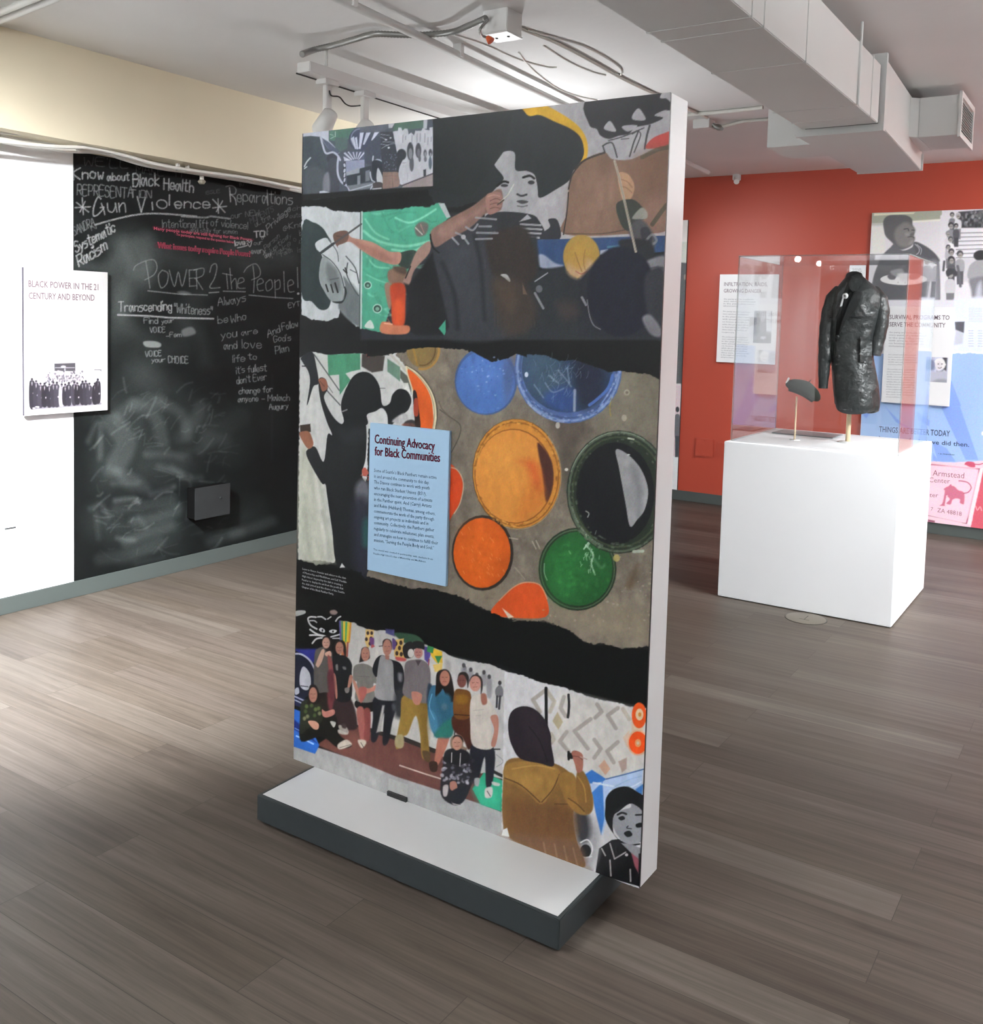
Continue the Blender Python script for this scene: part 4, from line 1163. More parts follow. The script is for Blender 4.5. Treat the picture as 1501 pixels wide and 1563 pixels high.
# --- bottom right photo: person in dark head scarf and tan coat painting a wall
cv.F(740, 940, 3.553)
cv.poly(pp('108,300 160,312 220,330 300,360 390,380 450,395 540,430 620,455 720,470 790,495 885,503 850,1480 500,1380 90,1245'), '#b9b8ba', jag=.45)
cv.p('400,400 790,495 860,505 860,850 660,900 360,780', '#b7b3ac', soft=6, a=.7)
for t, c_ in (('335,400 262,455 300,520', '#918b84'), ('340,410 378,465 355,520', '#a29b90'), ('430,440 412,500 440,545', '#8f8983'), ('610,480 635,520 600,552', '#8f8882'), ('722,500 668,540 712,610', '#8f8882'), ('575,560 488,625 560,720', '#8f8882'),
              ('445,630 408,680 455,735', '#928b85'), ('595,672 630,720 595,770', '#8f8882'), ('722,685 665,735 700,795', '#8f8882'), ('750,505 785,560', '#a39a90'), ('360,640 375,670 360,690', '#9e978c')):
    cv.l(t, 22, c_, soft=.9)
cv.p('395,520 425,575 400,618 368,570', '#968b72', soft=.8).p('650,780 682,830 655,865 618,815', '#b08d78', soft=.8).p('725,790 772,768 770,830 745,850', '#968279', soft=.8).p('750,660 785,620 790,710 770,710', '#b7a190', soft=1).p('795,560 860,540 860,640 800,640', '#bca892', soft=1)
cv.l('333,392 335,600', 17, '#151516').c('455,428 458,490 452,550', 14, '#151516').l('455,738 456,778', 13, '#151516')
cv.e(838, 540, 40, 70, '#c24a1c').e(840, 535, 21, 32, '#cdb596').e(842, 535, 9, 12, '#b97a3c').e(832, 688, 50, 62, '#c9471a').ring(832, 688, 55, 67, 7, '#c39a7c').e(832, 690, 17, 22, '#c98a5c').e(832, 690, 7, 9, '#b9b09a')
cv.p('520,860 580,833 660,885 860,828 850,960 700,980 640,1190 610,1060 580,960', '#9db0cc', soft=1).p('545,860 582,835 660,885 640,900 570,910', '#2f5f9e', soft=.8).p('580,960 640,900 650,1100 632,1188 605,1080', '#3668a8', soft=1).c('660,885 760,860 862,832', 7, '#38527e').c('700,930 780,890 850,870', 6, '#8aa2c4').c('680,950 790,930 850,900', 8, '#c0ccdc').p('818,940 862,910 850,1000', '#3b6ba6', soft=1).c('590,905 700,925', 10, '#c3ccd8', a=.8)
# painted portrait at the right
cv.b('655,1040 660,985 700,940 770,925 830,955 880,1000 880,1110 850,1120 800,1020 730,1060 700,1090 700,1180 740,1225 690,1170 655,1100', '#17181a').b('700,1090 740,1055 790,1040 800,1018 860,1070 860,1200 830,1235 780,1240 740,1215 700,1150', '#7f8085')
cv.c('722,1078 745,1068 768,1075', 11, '#17181a').c('820,1080 860,1078', 9, '#17181a').b('725,1095 750,1085 762,1100 740,1110', '#17181a').b('820,1130 850,1122 850,1145 825,1148', '#17181a').c('778,1140 772,1150 795,1155', 6, '#2a2a2d').b('755,1178 785,1165 802,1188 775,1200', '#17181a').c('735,1220 780,1244 840,1238', 9, '#17181a')
cv.p('620,1262 690,1215 730,1210 800,1290 850,1440 880,1480 600,1400', '#131315').p('740,1232 800,1240 850,1260 850,1400 800,1290', '#77777b').p('795,1285 850,1330 850,1420 815,1360', '#7d4650', soft=.8).p('835,1290 880,1280 870,1480 835,1400', '#1a1a1c')
for t in ('635,1262 655,1300', '680,1235 705,1318', '705,1318 765,1282', '680,1325 685,1410', '790,1375 792,1440'):
    cv.l(t, 7, '#8f8c8a')
cv.e(770, 1296, 8, 8, '#a5a2a0')
# coat and scarf
cv.b('480,1060 540,1060 600,1120 620,1280 560,1400 500,1300', '#8b8a8d', soft=6, a=.8).b('490,1060 560,1080 570,1200 510,1220', '#2f2f33', soft=5).c('520,1230 560,1215 585,1260 570,1310', 7, '#c2c2c3').e(548, 1275, 30, 36, '#1e1e20').c('510,1290 540,1310 580,1305', 6, '#bfbfc0')
cv.b('130,1150 330,1230 560,1350 530,1395 90,1250 95,1160', '#8c8581', soft=2)
cv.b('100,900 118,790 210,770 380,800 480,870 500,960 480,1090 500,1220 545,1360 420,1330 280,1270 130,1200 97,1100', '#6b4f2c', soft=.9)
cv.b('120,1000 300,1010 470,1040 490,1200 330,1230 150,1180', '#573b24', soft=9, a=.85).b('130,1190 330,1200 500,1230 540,1350 330,1290', '#5d4436', soft=5, a=.8)
cv.b('105,870 130,800 250,790 380,815 410,870 360,960 300,1020 200,920', '#7f6033', soft=1.5).b('110,880 210,850 310,880 270,960 160,910', '#8b6a39', soft=4, a=.8).c('110,880 200,920 300,1010', 7, '#4d361f').c('405,860 370,940 310,1010', 7, '#4d361f').c('380,1020 480,1022', 7, '#47301c', a=.8).c('150,830 280,812 380,830', 8, '#957443', a=.8)
cv.b('400,870 470,850 505,900 520,960 580,960 588,1040 560,1078 500,1070 440,1000', '#785a30', soft=1.2).b('500,850 535,842 575,930 585,1050 545,1070 500,990', '#6b4f2b', soft=1).c('505,870 540,930 550,1010', 7, '#8e6d3c', a=.8).c('455,990 500,1020 540,1060', 7, '#46301b', a=.8)
for t in ('320,1230 330,1290', '380,1240 395,1320', '430,1250 450,1340', '480,1260 505,1360'):
    cv.c(t, 9, '#7d6450', a=.7, soft=1)
cv.b('470,745 492,730 530,750 535,800 528,842 502,848 488,800', '#85564a').c('478,760 510,765 530,780', 5, '#5e3a30').l('520,765 555,778', 6, '#94807a').b('450,738 470,745 478,775 452,770', '#1a1a1a')
cv.b('130,640 130,560 155,510 210,490 270,505 325,560 358,640 362,700 375,812 300,800 195,775 150,710', '#221d22').b('200,520 280,530 330,640 320,760 250,700', '#2a2429', soft=8, a=.8).c('240,600 300,680 340,790', 6, '#171417', a=.8)
cv.p('100,1160 122,1150 135,1200 92,1190', '#c2c1c0')
# lower prints lightened in their colour to make up for weaker light there
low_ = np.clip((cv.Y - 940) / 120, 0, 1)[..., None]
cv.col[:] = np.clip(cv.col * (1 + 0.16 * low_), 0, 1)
cv.F(0, 0, 1)
cv.mottle((440, 130, 1035, 1360), .022, 90, 11)
cv.mottle((440, 130, 1035, 1360), .03, 14, 12)
cv.l('1026.2,138 976.5,1354', 2.0, '#101112')

# ------------------------------------------------------------------ build the panel
M_print = print_material('printed panel face', 0.4, 0.17)
M_pwhite = material('white laminate', '#d3d5d6', 0.4, noise=(6, 0.02))
M_pblack = material('black board edge', '#17181a', 0.5)
M_pgrey = material('charcoal laminate base', '#2c3133', 0.55, spec=.3, noise=(40, 0.08))

BXL, BXR, BYF = -2.2101, -1.1201, PY - 0.2512
BYB = PY + PTH + 0.25
stand = empty('photo_display_stand', ((PXL + PXR) / 2, PY + 0.05, 0), 'tall free-standing photo collage panel on a low white-topped grey base', 'display panel')
# base: charcoal box on a recessed plinth, white inset top
MB().box(BXL + 0.012, BXR - 0.012, BYF + 0.012, BYB - 0.012, 0, 0.012).build('base_foot', M_pblack, stand)
bs = MB().box(BXL, BXR, BYF, BYB, 0.008, 0.0886).build('base', M_pgrey, stand, bevel=0.002)
rim = 0.0125
tp = MB().box(BXL + rim, BXR - rim, BYF + rim, BYB - rim, 0.0886, 0.0896).build('base_top', M_pwhite, bs)
tp['label'] = 'white inset top of the base'
core = MB().box(PXL, PXR, PY, PY + PTH, PZ0, PZ1).build('panel_core', M_pwhite, stand, bevel=0.0015)
core['label'] = 'white edges and core of the panel'
MB().box(PXL, PXR, PY - 0.006, PY, PZ0, PZ1).build('front_board', M_pblack, stand)
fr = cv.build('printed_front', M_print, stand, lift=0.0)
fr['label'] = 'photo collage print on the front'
MB().box(PXL + 0.004, PXR - 0.004, PY + PTH, PY + PTH + 0.004, PZ0, PZ1 - 0.004).build('back_board', M_pblack, stand)
# small foot bracket of the print, seen as a slot at the base
q0, q1 = at(593, 1207, y=PY - 0.007), at(622, 1218, y=PY - 0.007)
fb = MB().box(q0[0], q1[0], PY - 0.014, PY - 0.0062, PZ0, PZ0 + 0.014).build('foot_bracket', M_pblack, stand)
fb['label'] = 'small dark bracket at the foot'

# pale blue text plaque on the panel
PLY = PY - 0.017
c0, c1, c2, c3 = at(565.5, 646, y=PLY), at(685, 657, y=PLY), at(682, 894, y=PLY), at(560, 871, y=PLY)
M_plaque = material('pale blue plaque', '#94b3cd', 0.45)
M_maroon = material('maroon lettering', '#8e2a52', 0.5)
M_ink = material('dark blue ink', '#3f5068', 0.5)
M_ink2 = material('white ink', '#a9abad', 0.5)
px0, px1 = (c0[0] + c3[0]) / 2, (c1[0] + c2[0]) / 2
pz0, pz1 = (c2[2] + c3[2]) / 2, (c0[2] + c1[2]) / 2
plq = MB().box(px0, px1, PLY, PY - 0.0062, pz0, pz1).build('text_plaque', M_plaque, stand, bevel=0.0008)
plq['label'] = 'pale blue card with a maroon heading'
NF = (0, -1, 0)
C_ = lambda x, y: (555 + x / 6.012, 640 + y / 6.012)
text_lines([('Continuing Advocacy', C_(104, 217), C_(655, 284), 13.5), ('for Black Communities', C_(104, 329), C_(703, 392), 13.5)], (0, PLY, 0), NF, 'heading', M_maroon, plq, bold=0.012, strike=0.0008)
body = ['Some of Seattle\u2019s Black Panthers remain active', 'in and around the community to this day.', 'The Dixons continue to work with youth', 'who run Black Student Unions (BSU),', 'encouraging the next generation of activists',
        'in the Panther spirit. And (Carry) Artists', 'and Robin (Hubbard) Thomas, among others,', 'commemorate the work of the party through', 'ongoing art projects as individuals and in', 'community. Collectively, the Panthers gather',
        'regularly to celebrate milestones, plan events,', 'and strategize on how to continue to fulfill their', 'mission, \u201cServing the People Body and Soul.\u201d']
ends = [(672, 553), (605, 600), (608, 650), (578, 705), (632, 764), (625, 815), (660, 885), (648, 935), (598, 975), (650, 1035), (650, 1095), (685, 1155), (650, 1200)]
L_ = []
for i, (t_, e_) in enumerate(zip(body, ends)):
    y_ = 482 + i * 53.3
    L_.append((t_, C_(98, y_), C_(e_[0], e_[1] - 4), 5.2))
L_ += [('This mural was created in partnership with students from', C_(92, 1200), C_(638, 1292), 2.7), ('Franklin High School\u2019s class of Mentorship and Mindfulness.', C_(92, 1238), C_(575, 1315), 2.7)]
text_mesh(L_, (0, PLY, 0), NF, 'body_text', M_ink, plq, bold=0.006, res=1)
# white caption printed on the black band
G_ = lambda x, y: (450 + x / 13.645, 850 + y / 13.645)
cap = [('Learn to Honor, founder and advisor to the class', (165, 265), (1070, 462)), ('of Mentorship and Mindfulness, and Self, Franklin', (165, 340), (1082, 545)), ('High School. Inspired by the club in creating a', (160, 415), (1000, 605)),
       ('Panther to display the art from the youth that', (155, 492), (1015, 680)), ('the club joined and the theme of the Seattle', (155, 565), (1040, 765)), ('Chapter of the Black Panther Party.', (150, 640), (815, 795))]
text_mesh([(t_, G_(*a_), G_(*b_), 3.0) for t_, a_, b_ in cap], (0, PY - 0.0062, 0), NF, 'caption_text', M_ink2, stand, bold=0.0, res=1)

# ------------------------------------------------------------------ left wall: chalkboard, info panel, cables, boxes
CBX = LX + 0.004
CB0, CB1 = 3.163, 6.3
cb = Canvas((CBX, CB0, 0.0895), (0, 1, 0), (0, 0, 1), CB1 - CB0, 2.44 - 0.0895, 0.0042, '#141919', gain=0.46)
cb.F(0, 0, 1)
cb.mottle((100, 150, 1500, 900), .06, 9, 5)
# smears of wiped chalk
cb.F(0, 200, 3.127)
for t, w_, a_ in (('560,540 600,700 570,850', 90, 0.28), ('620,560 660,640', 110, 0.35), ('700,520 720,620 690,700', 80, 0.32), ('560,760 590,900', 80, 0.18), ('800,600 950,640', 60, 0.18), ('360,640 480,650', 60, 0.28), ('760,560 900,575', 40, 0.18), ('900,800 1000,760', 60, 0.14),
                  ('1100,560 1400,600', 40, 0.18), ('860,900 960,980 980,1100', 60, 0.16), ('650,960 800,1050', 90, 0.12), ('1180,650 1400,640', 60, 0.12), ('540,620 520,700', 50, 0.25)):
    cb.c(t, w_, '#9fa8a6', a=a_, soft=9, noise=.25)
cb.F(0, 540, 3.127)
for t, w_, a_ in (('540,330 600,420 560,520', 100, 0.28), ('640,240 740,300 780,420', 60, 0.26), ('760,240 860,280 900,400', 50, 0.23), ('560,300 640,240 760,220', 60, 0.23), ('700,480 800,480 900,500', 26, 0.39), ('760,540 830,560 900,590', 26, 0.35), ('520,560 640,600 700,650', 50, 0.26),
                  ('540,620 660,620', 20, 0.28), ('720,670 830,635', 14, 0.61), ('550,700 640,690 660,705', 14, 0.61), ('430,740 480,720 520,780', 16, 0.32), ('460,760 470,880', 14, 0.21), ('560,740 700,720 820,700', 60, 0.21), ('640,800 760,780 860,740', 50, 0.25), ('600,900 700,860 820,820', 46, 0.25),
                  ('480,980 620,960 760,900', 60, 0.18), ('560,880 640,890', 12, 0.49), ('650,1000 780,975', 10, .2), ('420,420 470,330 475,500', 16, 0.39), ('490,330 485,480', 12, .2), ('860,400 940,300 960,250', 60, 0.18), ('1000,400 1150,300', 90, 0.10), ('1120,860 1300,800', 50, 0.21),
                  ('960,460 1000,400 1080,420', 60, 0.12), ('860,480 1000,440', 40, 0.10), ('820,540 900,590 960,590', 20, 0.26), ('1000,900 1150,850', 40, 0.18), ('560,560 620,640 700,640', 30, 0.18), ('660,780 700,830', 14, 0.28)):
    cb.c(t, w_, '#a3abaa', a=a_, soft=5, noise=.3)
for i in range(130):
    x_, y_ = 420 + rng.random() * 650, 180 + rng.random() * 780
    an = rng.normal(-0.5, 0.6)
    ln = 20 + rng.random() * 90
    cb.c('%f,%f %f,%f %f,%f' % (x_, y_, x_ + ln * .5 * math.cos(an), y_ + ln * .5 * math.sin(an) + rng.normal(0, 8), x_ + ln * math.cos(an), y_ + ln * math.sin(an)), 3 + rng.random() * 9, '#d0d6d4', a=.08 + .18 * rng.random(), soft=1.2, noise=.4)
cb.b('640,130 700,60 830,80 850,130 760,170 680,170', '#1d2022', soft=5, a=.5).b('700,440 900,480 930,540 760,520', '#1d2022', soft=5, a=.4).b('640,640 740,600 820,640 700,690', '#1d2022', soft=4, a=.5).b('880,500 940,480 960,540 900,550', '#141617', soft=3, a=.6)
cb.l('985,60 985,330', 8, '#17191b', a=.5, soft=2).l('1300,100 1298,500', 6, '#33363a', a=.5, soft=2).b('870,600 910,590 900,820 870,880', '#141617', soft=3, a=.5)
cb.c('860,600 910,620 890,790', 12, '#8f9796', a=.2, soft=2)
# broad cloudy wipes
cb.F(0, 200, 3.127)
for t, w_, a_ in (('620,520 600,640 580,760 560,900', 150, .26), ('720,560 700,660 690,760', 130, .20), ('560,980 640,1000 700,1100', 160, .16), ('820,640 940,660 1010,640', 90, .16), ('380,640 450,660 500,650', 70, .22), ('1120,600 1250,610 1380,600', 80, .14), ('870,1000 900,900 930,860', 120, .14), ('1080,560 1180,640', 120, .10), ('360,420 520,520', 120, .10)):
    cb.c(t, w_, '#b6c2bd', a=a_, soft=16, noise=.3)
cb.F(0, 540, 3.127)
for t, w_, a_ in (('480,240 560,340 520,480', 170, .20), ('660,160 700,300 700,420', 190, .18), ('820,200 900,330', 170, .14), ('520,600 700,560 860,520', 150, .18), ('480,800 640,840 800,780', 150, .18), ('640,960 820,900', 110, .14), ('1000,330 1100,420', 190, .10), ('1180,250 1300,330', 170, .08), ('1050,820 1200,760', 120, .12), ('600,60 740,120', 120, .12)):
    cb.c(t, w_, '#b6c2bd', a=a_, soft=18, noise=.3)
# printed pink lines of the prompt
cb.F(280, 260, 8.114)
cb.p('-372,690 -372,790 860,905 860,830', '#54222e', a=.0)
cb.l('-372,705 860,860', 34, '#8e2f42', a=.45).l('-95,790 630,890', 26, '#8a2d40', a=.45).l('-330,930 830,1050', 60, '#6d2534', a=.35)
# big handwriting
W1, W2, W3 = '#dfe2e2', '#b9bebe', '#9da3a3'
chalk(cb, "WE'LL", (128, 252), (196, 257), 13, W3, 1.2, .6)
chalk(cb, 'MAKE', (208, 264), (249, 268), 13, W3, 1.2, .6)
chalk(cb, 'IT', (265, 269), (282, 271), 11, W3, 1.2, .6)
chalk(cb, 'Know', (112, 274), (158, 273), 17, W1, 2.3, .95)
chalk(cb, 'about', (164, 275), (197, 275), 11, W1, 2.2, .95)
chalk(cb, 'Black', (203, 284), (243, 284), 19, W1, 2.3, .95)
chalk(cb, 'Health', (250, 289), (295, 293), 17, W1, 2.3, .95)
chalk(cb, 'REPRESENTA', (118, 297), (203, 303), 16, W2, 1.7, .85)
chalk(cb, 'TION', (199, 301), (231, 302), 11, W2, 1.6, .85)
cb.F(100, 225, 7.505)
for t in ('192,575 205,770', '108,690 285,680', '125,630 265,740', '225,620 165,740'):
    cb.l(t, 15, W1, a=.9, noise=.3)
cb.c('405,590 370,570 325,680 320,780 370,770 440,690 400,690', 17, W1, a=.92, noise=.3)
cb.c('410,640 440,720 450,770', 15, W1, a=.92, noise=.3)
cb.c('480,640 490,720 540,740 575,670 570,640 590,740', 15, W1, a=.92, noise=.3)
cb.c('610,640 620,740', 15, W1, a=.92, noise=.3)
cb.c('615,690 650,640 680,650 690,740', 15, W1, a=.92, noise=.3)
cb.l('822,565 868,740', 17, W1, a=.92, noise=.3).l('868,740 915,575', 17, W1, a=.92, noise=.3).l('992,630 1000,715', 17, W1, a=.92, noise=.3)
cb.ring(1105, 650, 60, 48, 15, W1, rot=15, a=.92, noise=.3).l('1192,545 1190,660', 18, W1, a=.92, noise=.3)
cb.F(0, 0, 1)
chalk(cb, 'ence', (267, 316), (320, 318), 16, W1, 2.1, .95)
cb.F(280, 260, 8.114)
for t in ('365,360 515,520', '485,380 410,510', '365,465 535,445', '430,355 435,530'):
    cb.l(t, 17, W1, a=.9, noise=.3)
cb.F(100, 225, 7.505)
cb.c('345,885 560,825 760,780 950,758 1200,765 1500,790', 20, W1, a=.95, noise=.35)
cb.F(280, 260, 8.114)
cb.c('-20,570 260,585 340,570 460,585 575,600', 24, '#cfd3d3', a=.85, noise=.4)
cb.c('530,200 600,190 650,230 640,290 580,300', 15, W2, a=.9, noise=.3).l('572,215 585,390', 17, W1, a=.9, noise=.3).c('590,300 640,350 655,425', 16, W1, a=.9, noise=.3)
cb.F(0, 0, 1)
chalk(cb, 'eparations', (362, 307), (446, 312), 18, W2, 1.7, .9)
cb.l('408,290 409,313', 1.8, W2, a=.85)
chalk(cb, 'SANDRA', (113, 360), (145, 344), 13, W2, 1.4, .8)
chalk(cb, 'N', (140, 352), (147, 349), 7, W2, 1.2, .8)
chalk(cb, 'Systematic', (116, 385), (176, 353), 15, W1, 2.3, .95)
chalk(cb, 'Racism', (121, 407), (164, 380), 17, W1, 2.4, .95)
cb.e(141, 378, 2.2, 1.6, W1)
chalk(cb, 'Intentional lift', (246, 347), (318, 348), 12, W2, 1.3, .8)
chalk(cb, 'of violence!', (322, 344), (378, 350), 11, W2, 1.3, .8)
chalk(cb, 'and stay for women', (290, 354), (362, 357), 7, W2, 1.1, .7)
chalk(cb, 'love', (359, 375), (374, 373), 8, W1, 1.8, .95)
cb.F(280, 260, 8.114)
cb.c('785,880 800,870 815,895 840,870 845,890 825,945 790,900', 10, W1, a=.9).c('672,960 740,945 790,930', 12, W1, a=.9)
cb.F(0, 0, 1)
chalk(cb, 'our NEW', (353, 333), (396, 328), 8, W3, 1.2, .75)
chalk(cb, 'MOMENTS', (383, 341), (418, 322), 8, W3, 1.0, .55)
chalk(cb, 'uLtra', (390, 346), (413, 334), 8, W3, 1.2, .7)
chalk(cb, 'TO', (388, 362), (404, 361), 9, W1, 2.0, .95)
chalk(cb, 'all', (400, 366), (409, 358), 6, W2, 1.2, .8)
chalk(cb, 'Privilege', (409, 353), (444, 321), 9, W2, 1.4, .8)
chalk(cb, 'our', (388, 374), (401, 372), 6, W2, 1.1, .75)
chalk(cb, 'every', (384, 387), (405, 386), 8, W2, 1.3, .85)
chalk(cb, 'Person', (405, 382), (427, 362), 7, W3, 1.1, .65)
chalk(cb, 'justice', (412, 388), (440, 364), 7, W3, 1.1, .65)
chalk(cb, 'Make', (416, 394), (444, 374), 8, W3, 1.1, .6)
chalk(cb, 'child', (447, 322), (470, 317), 6, W3, 1.1, .6)
chalk(cb, 'outcome', (443, 333), (475, 328), 6, W3, 1.1, .6)
chalk(cb, '@Know', (433, 352), (470, 343), 9, W2, 1.3, .7)
chalk(cb, 'be', (458, 360), (470, 357), 8, W3, 1.3, .65)
chalk(cb, 'H o p', (438, 364), (462, 372), 7, W3, 1.0, .5)
chalk(cb, 'day', (405, 394), (414, 390), 7, W2, 1.2, .75)
chalk(cb, 'Faith', (430, 391), (446, 384), 7, W3, 1.1, .6)
chalk(cb, 'is', (455, 385), (462, 383), 7, W3, 1.1, .55)
chalk(cb, 'ISSUE', (313, 297), (336, 294), 5, W3, 1.0, .55)
chalk(cb, 'BJ', (366, 284), (372, 283), 5, W3, 1.0, .6)
# POWER 2 the People!
cb.F(170, 380, 5.088)
for t, w_ in (('172,165 190,130 260,95 330,85 355,140 330,200 260,240', 8), ('268,100 285,200 300,305', 8), ('395,165 365,210 385,300 430,270 440,190 395,165', 8), ('450,165 490,290 520,180 550,290 585,160', 8), ('605,165 608,290', 8), ('605,165 670,158', 7), ('608,228 650,225', 7), ('608,290 660,285', 7),
              ('640,165 715,150 710,205 650,230', 8), ('660,160 665,310', 8), ('660,235 710,315', 8), ('765,180 780,130 810,115 820,150 800,230 765,300 845,300', 9),
              ('865,190 940,205', 8), ('895,195 905,310', 8), ('920,150 935,310', 8), ('935,260 965,230 975,310', 8), ('985,270 1030,250 1020,225 990,235 985,300 1040,305', 8),
              ('1030,180 1060,140 1120,115 1155,160 1150,210 1090,240', 8), ('1100,130 1110,230 1105,340', 8), ('1130,280 1180,260 1165,230 1135,250 1140,320 1180,320', 8), ('1230,240 1200,270 1210,325 1250,300 1245,245 1225,240', 8),
              ('1270,240 1275,380', 8), ('1270,260 1305,240 1310,300 1280,315', 8), ('1340,175 1345,335', 8), ('1370,290 1415,270 1400,240 1372,260 1380,330 1420,330', 8), ('1445,145 1450,300', 9)):
    cb.c(t, w_, '#b4b9b7', a=.8, noise=.35)
cb.l('285,325 520,350 745,358', 9, W2, a=.8, noise=.3).l('760,340 835,335', 9, W2, a=.8).l('870,328 1040,332', 9, W2, a=.8, noise=.3).l('1070,358 1250,375 1410,385', 9, W2, a=.8, noise=.3).e(1452, 347, 10, 9, W2).b('510,335 560,325 620,345 560,360', W2, a=.5, soft=1.5)
cb.F(0, 0, 1)
chalk(cb, 'Transcending', (181, 475), (262, 474), 14, W1, 1.7, .95)
chalk(cb, '"Whiteness"', (266, 477), (324, 481), 14, W2, 1.5, .9)
cb.l('180,480.5 230,482.5 260,485 326,486.5', 2.6, W1, a=.95, noise=.25)
chalk(cb, 'Find', (220, 494), (241, 494), 9, W2, 1.4, .9)
chalk(cb, 'your', (247, 494), (265, 492), 7, W2, 1.3, .9)
chalk(cb, 'VOICE', (229, 508), (252, 507), 8, W2, 1.3, .9)
chalk(cb, '-Fem', (254, 515), (277, 514), 7, W2, 1.3, .85)
cb.F(170, 380, 5.088).b('548,630 620,605 655,640 640,665 560,680', W2, a=.6, soft=1.6).b('250,720 330,715 385,735 370,765 270,760', '#b7bdba', a=.9, soft=1)
cb.F(0, 0, 1)
chalk(cb, 'VOICE', (222, 544), (246, 543), 8, W2, 1.4, .9)
chalk(cb, 'your', (232, 553), (252, 552), 7, W2, 1.3, .9)
chalk(cb, 'CHOICE', (257, 554), (287, 554), 10, W2, 1.4, .9)
for t, a_, b_, h_ in (('Always', (333, 467), (375, 460), 12), ('be', (333, 494), (348, 492), 11), ('Who', (353, 493), (376, 487), 11), ('you', (338, 517), (362, 513), 12), ('are', (369, 512), (393, 509), 9), ('and', (342, 533), (362, 532), 11), ('love', (370, 532), (399, 531), 13),
                      ('life', (356, 553), (374, 551), 11), ('to', (379, 549), (392, 548), 9), ("it's fullest", (361, 570), (407, 566), 10), ("don't Ever", (362, 586), (407, 579), 10), ('change for', (365, 601), (416, 598), 9), ('anyone', (364, 613), (394, 612), 8), ('- Malach', (400, 612), (442, 611), 9), ('Augury', (411, 625), (440, 623), 8),
                      ('And', (409, 515), (428, 506), 10), ('Follow', (431, 504), (455, 498), 10), ("God's", (418, 522), (444, 519), 9), ('Plan', (421, 540), (441, 536), 11), ('EYT', (441, 470), (458, 467), 7)):
    chalk(cb, t, a_, b_, h_, W2, 1.35, .82)
M_chalk = print_material('chalkboard paint', 0.6, 0.2)
cbo = empty('chalkboard', (CBX, (CB0 + CB1) / 2, 0.0895), 'dark chalkboard covered with white chalk handwriting on the left wall', 'chalkboard')
MB().box(LX + 0.0005, CBX - 0.0003, CB0, CB1, 0.0895, 2.44).build('board', material('board edge black', '#1b1d1f', 0.6), cbo)
cb.build('writing_surface', M_chalk, cbo)['label'] = 'black surface with chalk words and wiped smears'
M_pink = material('pink printed lettering', '#a03a50', 0.5)
QQ = lambda x, y: (280 + x / 8.114, 260 + y / 8.114)
NL = (1, 0, 0)
text_lines([('What issues today require People Power?', QQ(-320, 962), QQ(828, 1070), 9.5)], (CBX, 0, 0), NL, 'printed_question', M_pink, cbo, bold=0.012, lift=0.001, strike=.003)
text_lines([('Many people today are still fighting for Black Power.', QQ(-368, 735), QQ(855, 875), 4.6), ('To participate, respond to the question below:', QQ(-90, 806), QQ(628, 906), 4.0)], (CBX, 0, 0), NL, 'printed_question', M_pink, cbo, bold=0.015, lift=0.001)

# access box on the chalkboard
fx = LX + 0.085
b0, b1, b2, b3 = at(299, 745, x=fx), at(351, 740, x=fx), at(351, 783.5, x=fx), at(300, 793, x=fx)
M_boxb = material('box painted chalkboard black', '#191c1d', 0.65, noise=(14, 0.4))
ab = empty('access_box', (LX, (b0[1] + b1[1]) / 2, b2[2]), 'small box painted black sticking out low on the chalkboard', 'box')
ab_m = MB().box(CBX, fx - 0.006, b0[1], b1[1], (b2[2] + b3[2]) / 2, (b0[2] + b1[2]) / 2).build('body', material('box side shaded black', '#040404', 0.8, spec=.1), ab, bevel=0.002)  # sides darker than the cover: shade put into the colour
MB().box(fx - 0.006, fx, b0[1] - 0.004, b1[1] + 0.004, (b2[2] + b3[2]) / 2 - 0.004, (b0[2] + b1[2]) / 2 + 0.004).build('cover', M_boxb, ab, bevel=0.0015)
MB().lathe([(0.0, 0.0), (0.008, 0.0), (0.008, 0.003), (0.0, 0.003)], (fx, (b0[1] + b1[1]) / 2 + 0.06, (b0[2] + b2[2]) / 2 + 0.01), 'x', 10).build('screw', M_boxb, ab)

# white info panel over the board's edge
IX = LX + 0.034
i0, i1, i2, i3 = at(35, 408, x=IX), at(163.5, 415.5, x=IX), at(165, 626, x=IX), at(38, 634.5, x=IX)
iy0, iy1, iz0, iz1 = (i0[1] + i3[1]) / 2, (i1[1] + i2[1]) / 2, (i2[2] + i3[2]) / 2, (i0[2] + i1[2]) / 2
ip = empty('wall_sign', (LX, (iy0 + iy1) / 2, iz0), 'white text panel with a group photo, hung over the chalkboard edge', 'sign', 'white text panels')
MB().box(LX + 0.004, IX - 0.016, iy0 + 0.05, iy1 - 0.05, iz0 + 0.05, iz1 - 0.05).build('spacer', material('panel spacer', '#4a4550', 0.6), ip)
MB().box(IX - 0.016, IX - 0.001, iy0, iy1, iz0, iz1).build('board', material('panel edge shaded violet', '#35303d', 0.5), ip)  # dark edge colour stands for the shade on the edge
ic = Canvas((IX, iy0, iz0), (0, 1, 0), (0, 0, 1), iy1 - iy0, iz1 - iz0, 0.0026, '#f2f2f2', gain=0.62)
ic.F(20, 400, 6.5125)
ic.p('175,1190 880,1150 880,1415 175,1470', '#efeff2')
ic.p('175,1430 880,1395 880,1418 175,1470', '#9a96a0').p('410,1008 620,1002 620,1085 412,1085', '#56535a').c('420,1050 610,1050', 7, '#c9c7cf').e(500, 1040, 26, 12, '#c9c7cf').e(515, 1070, 8, 18, '#b5b3bb')
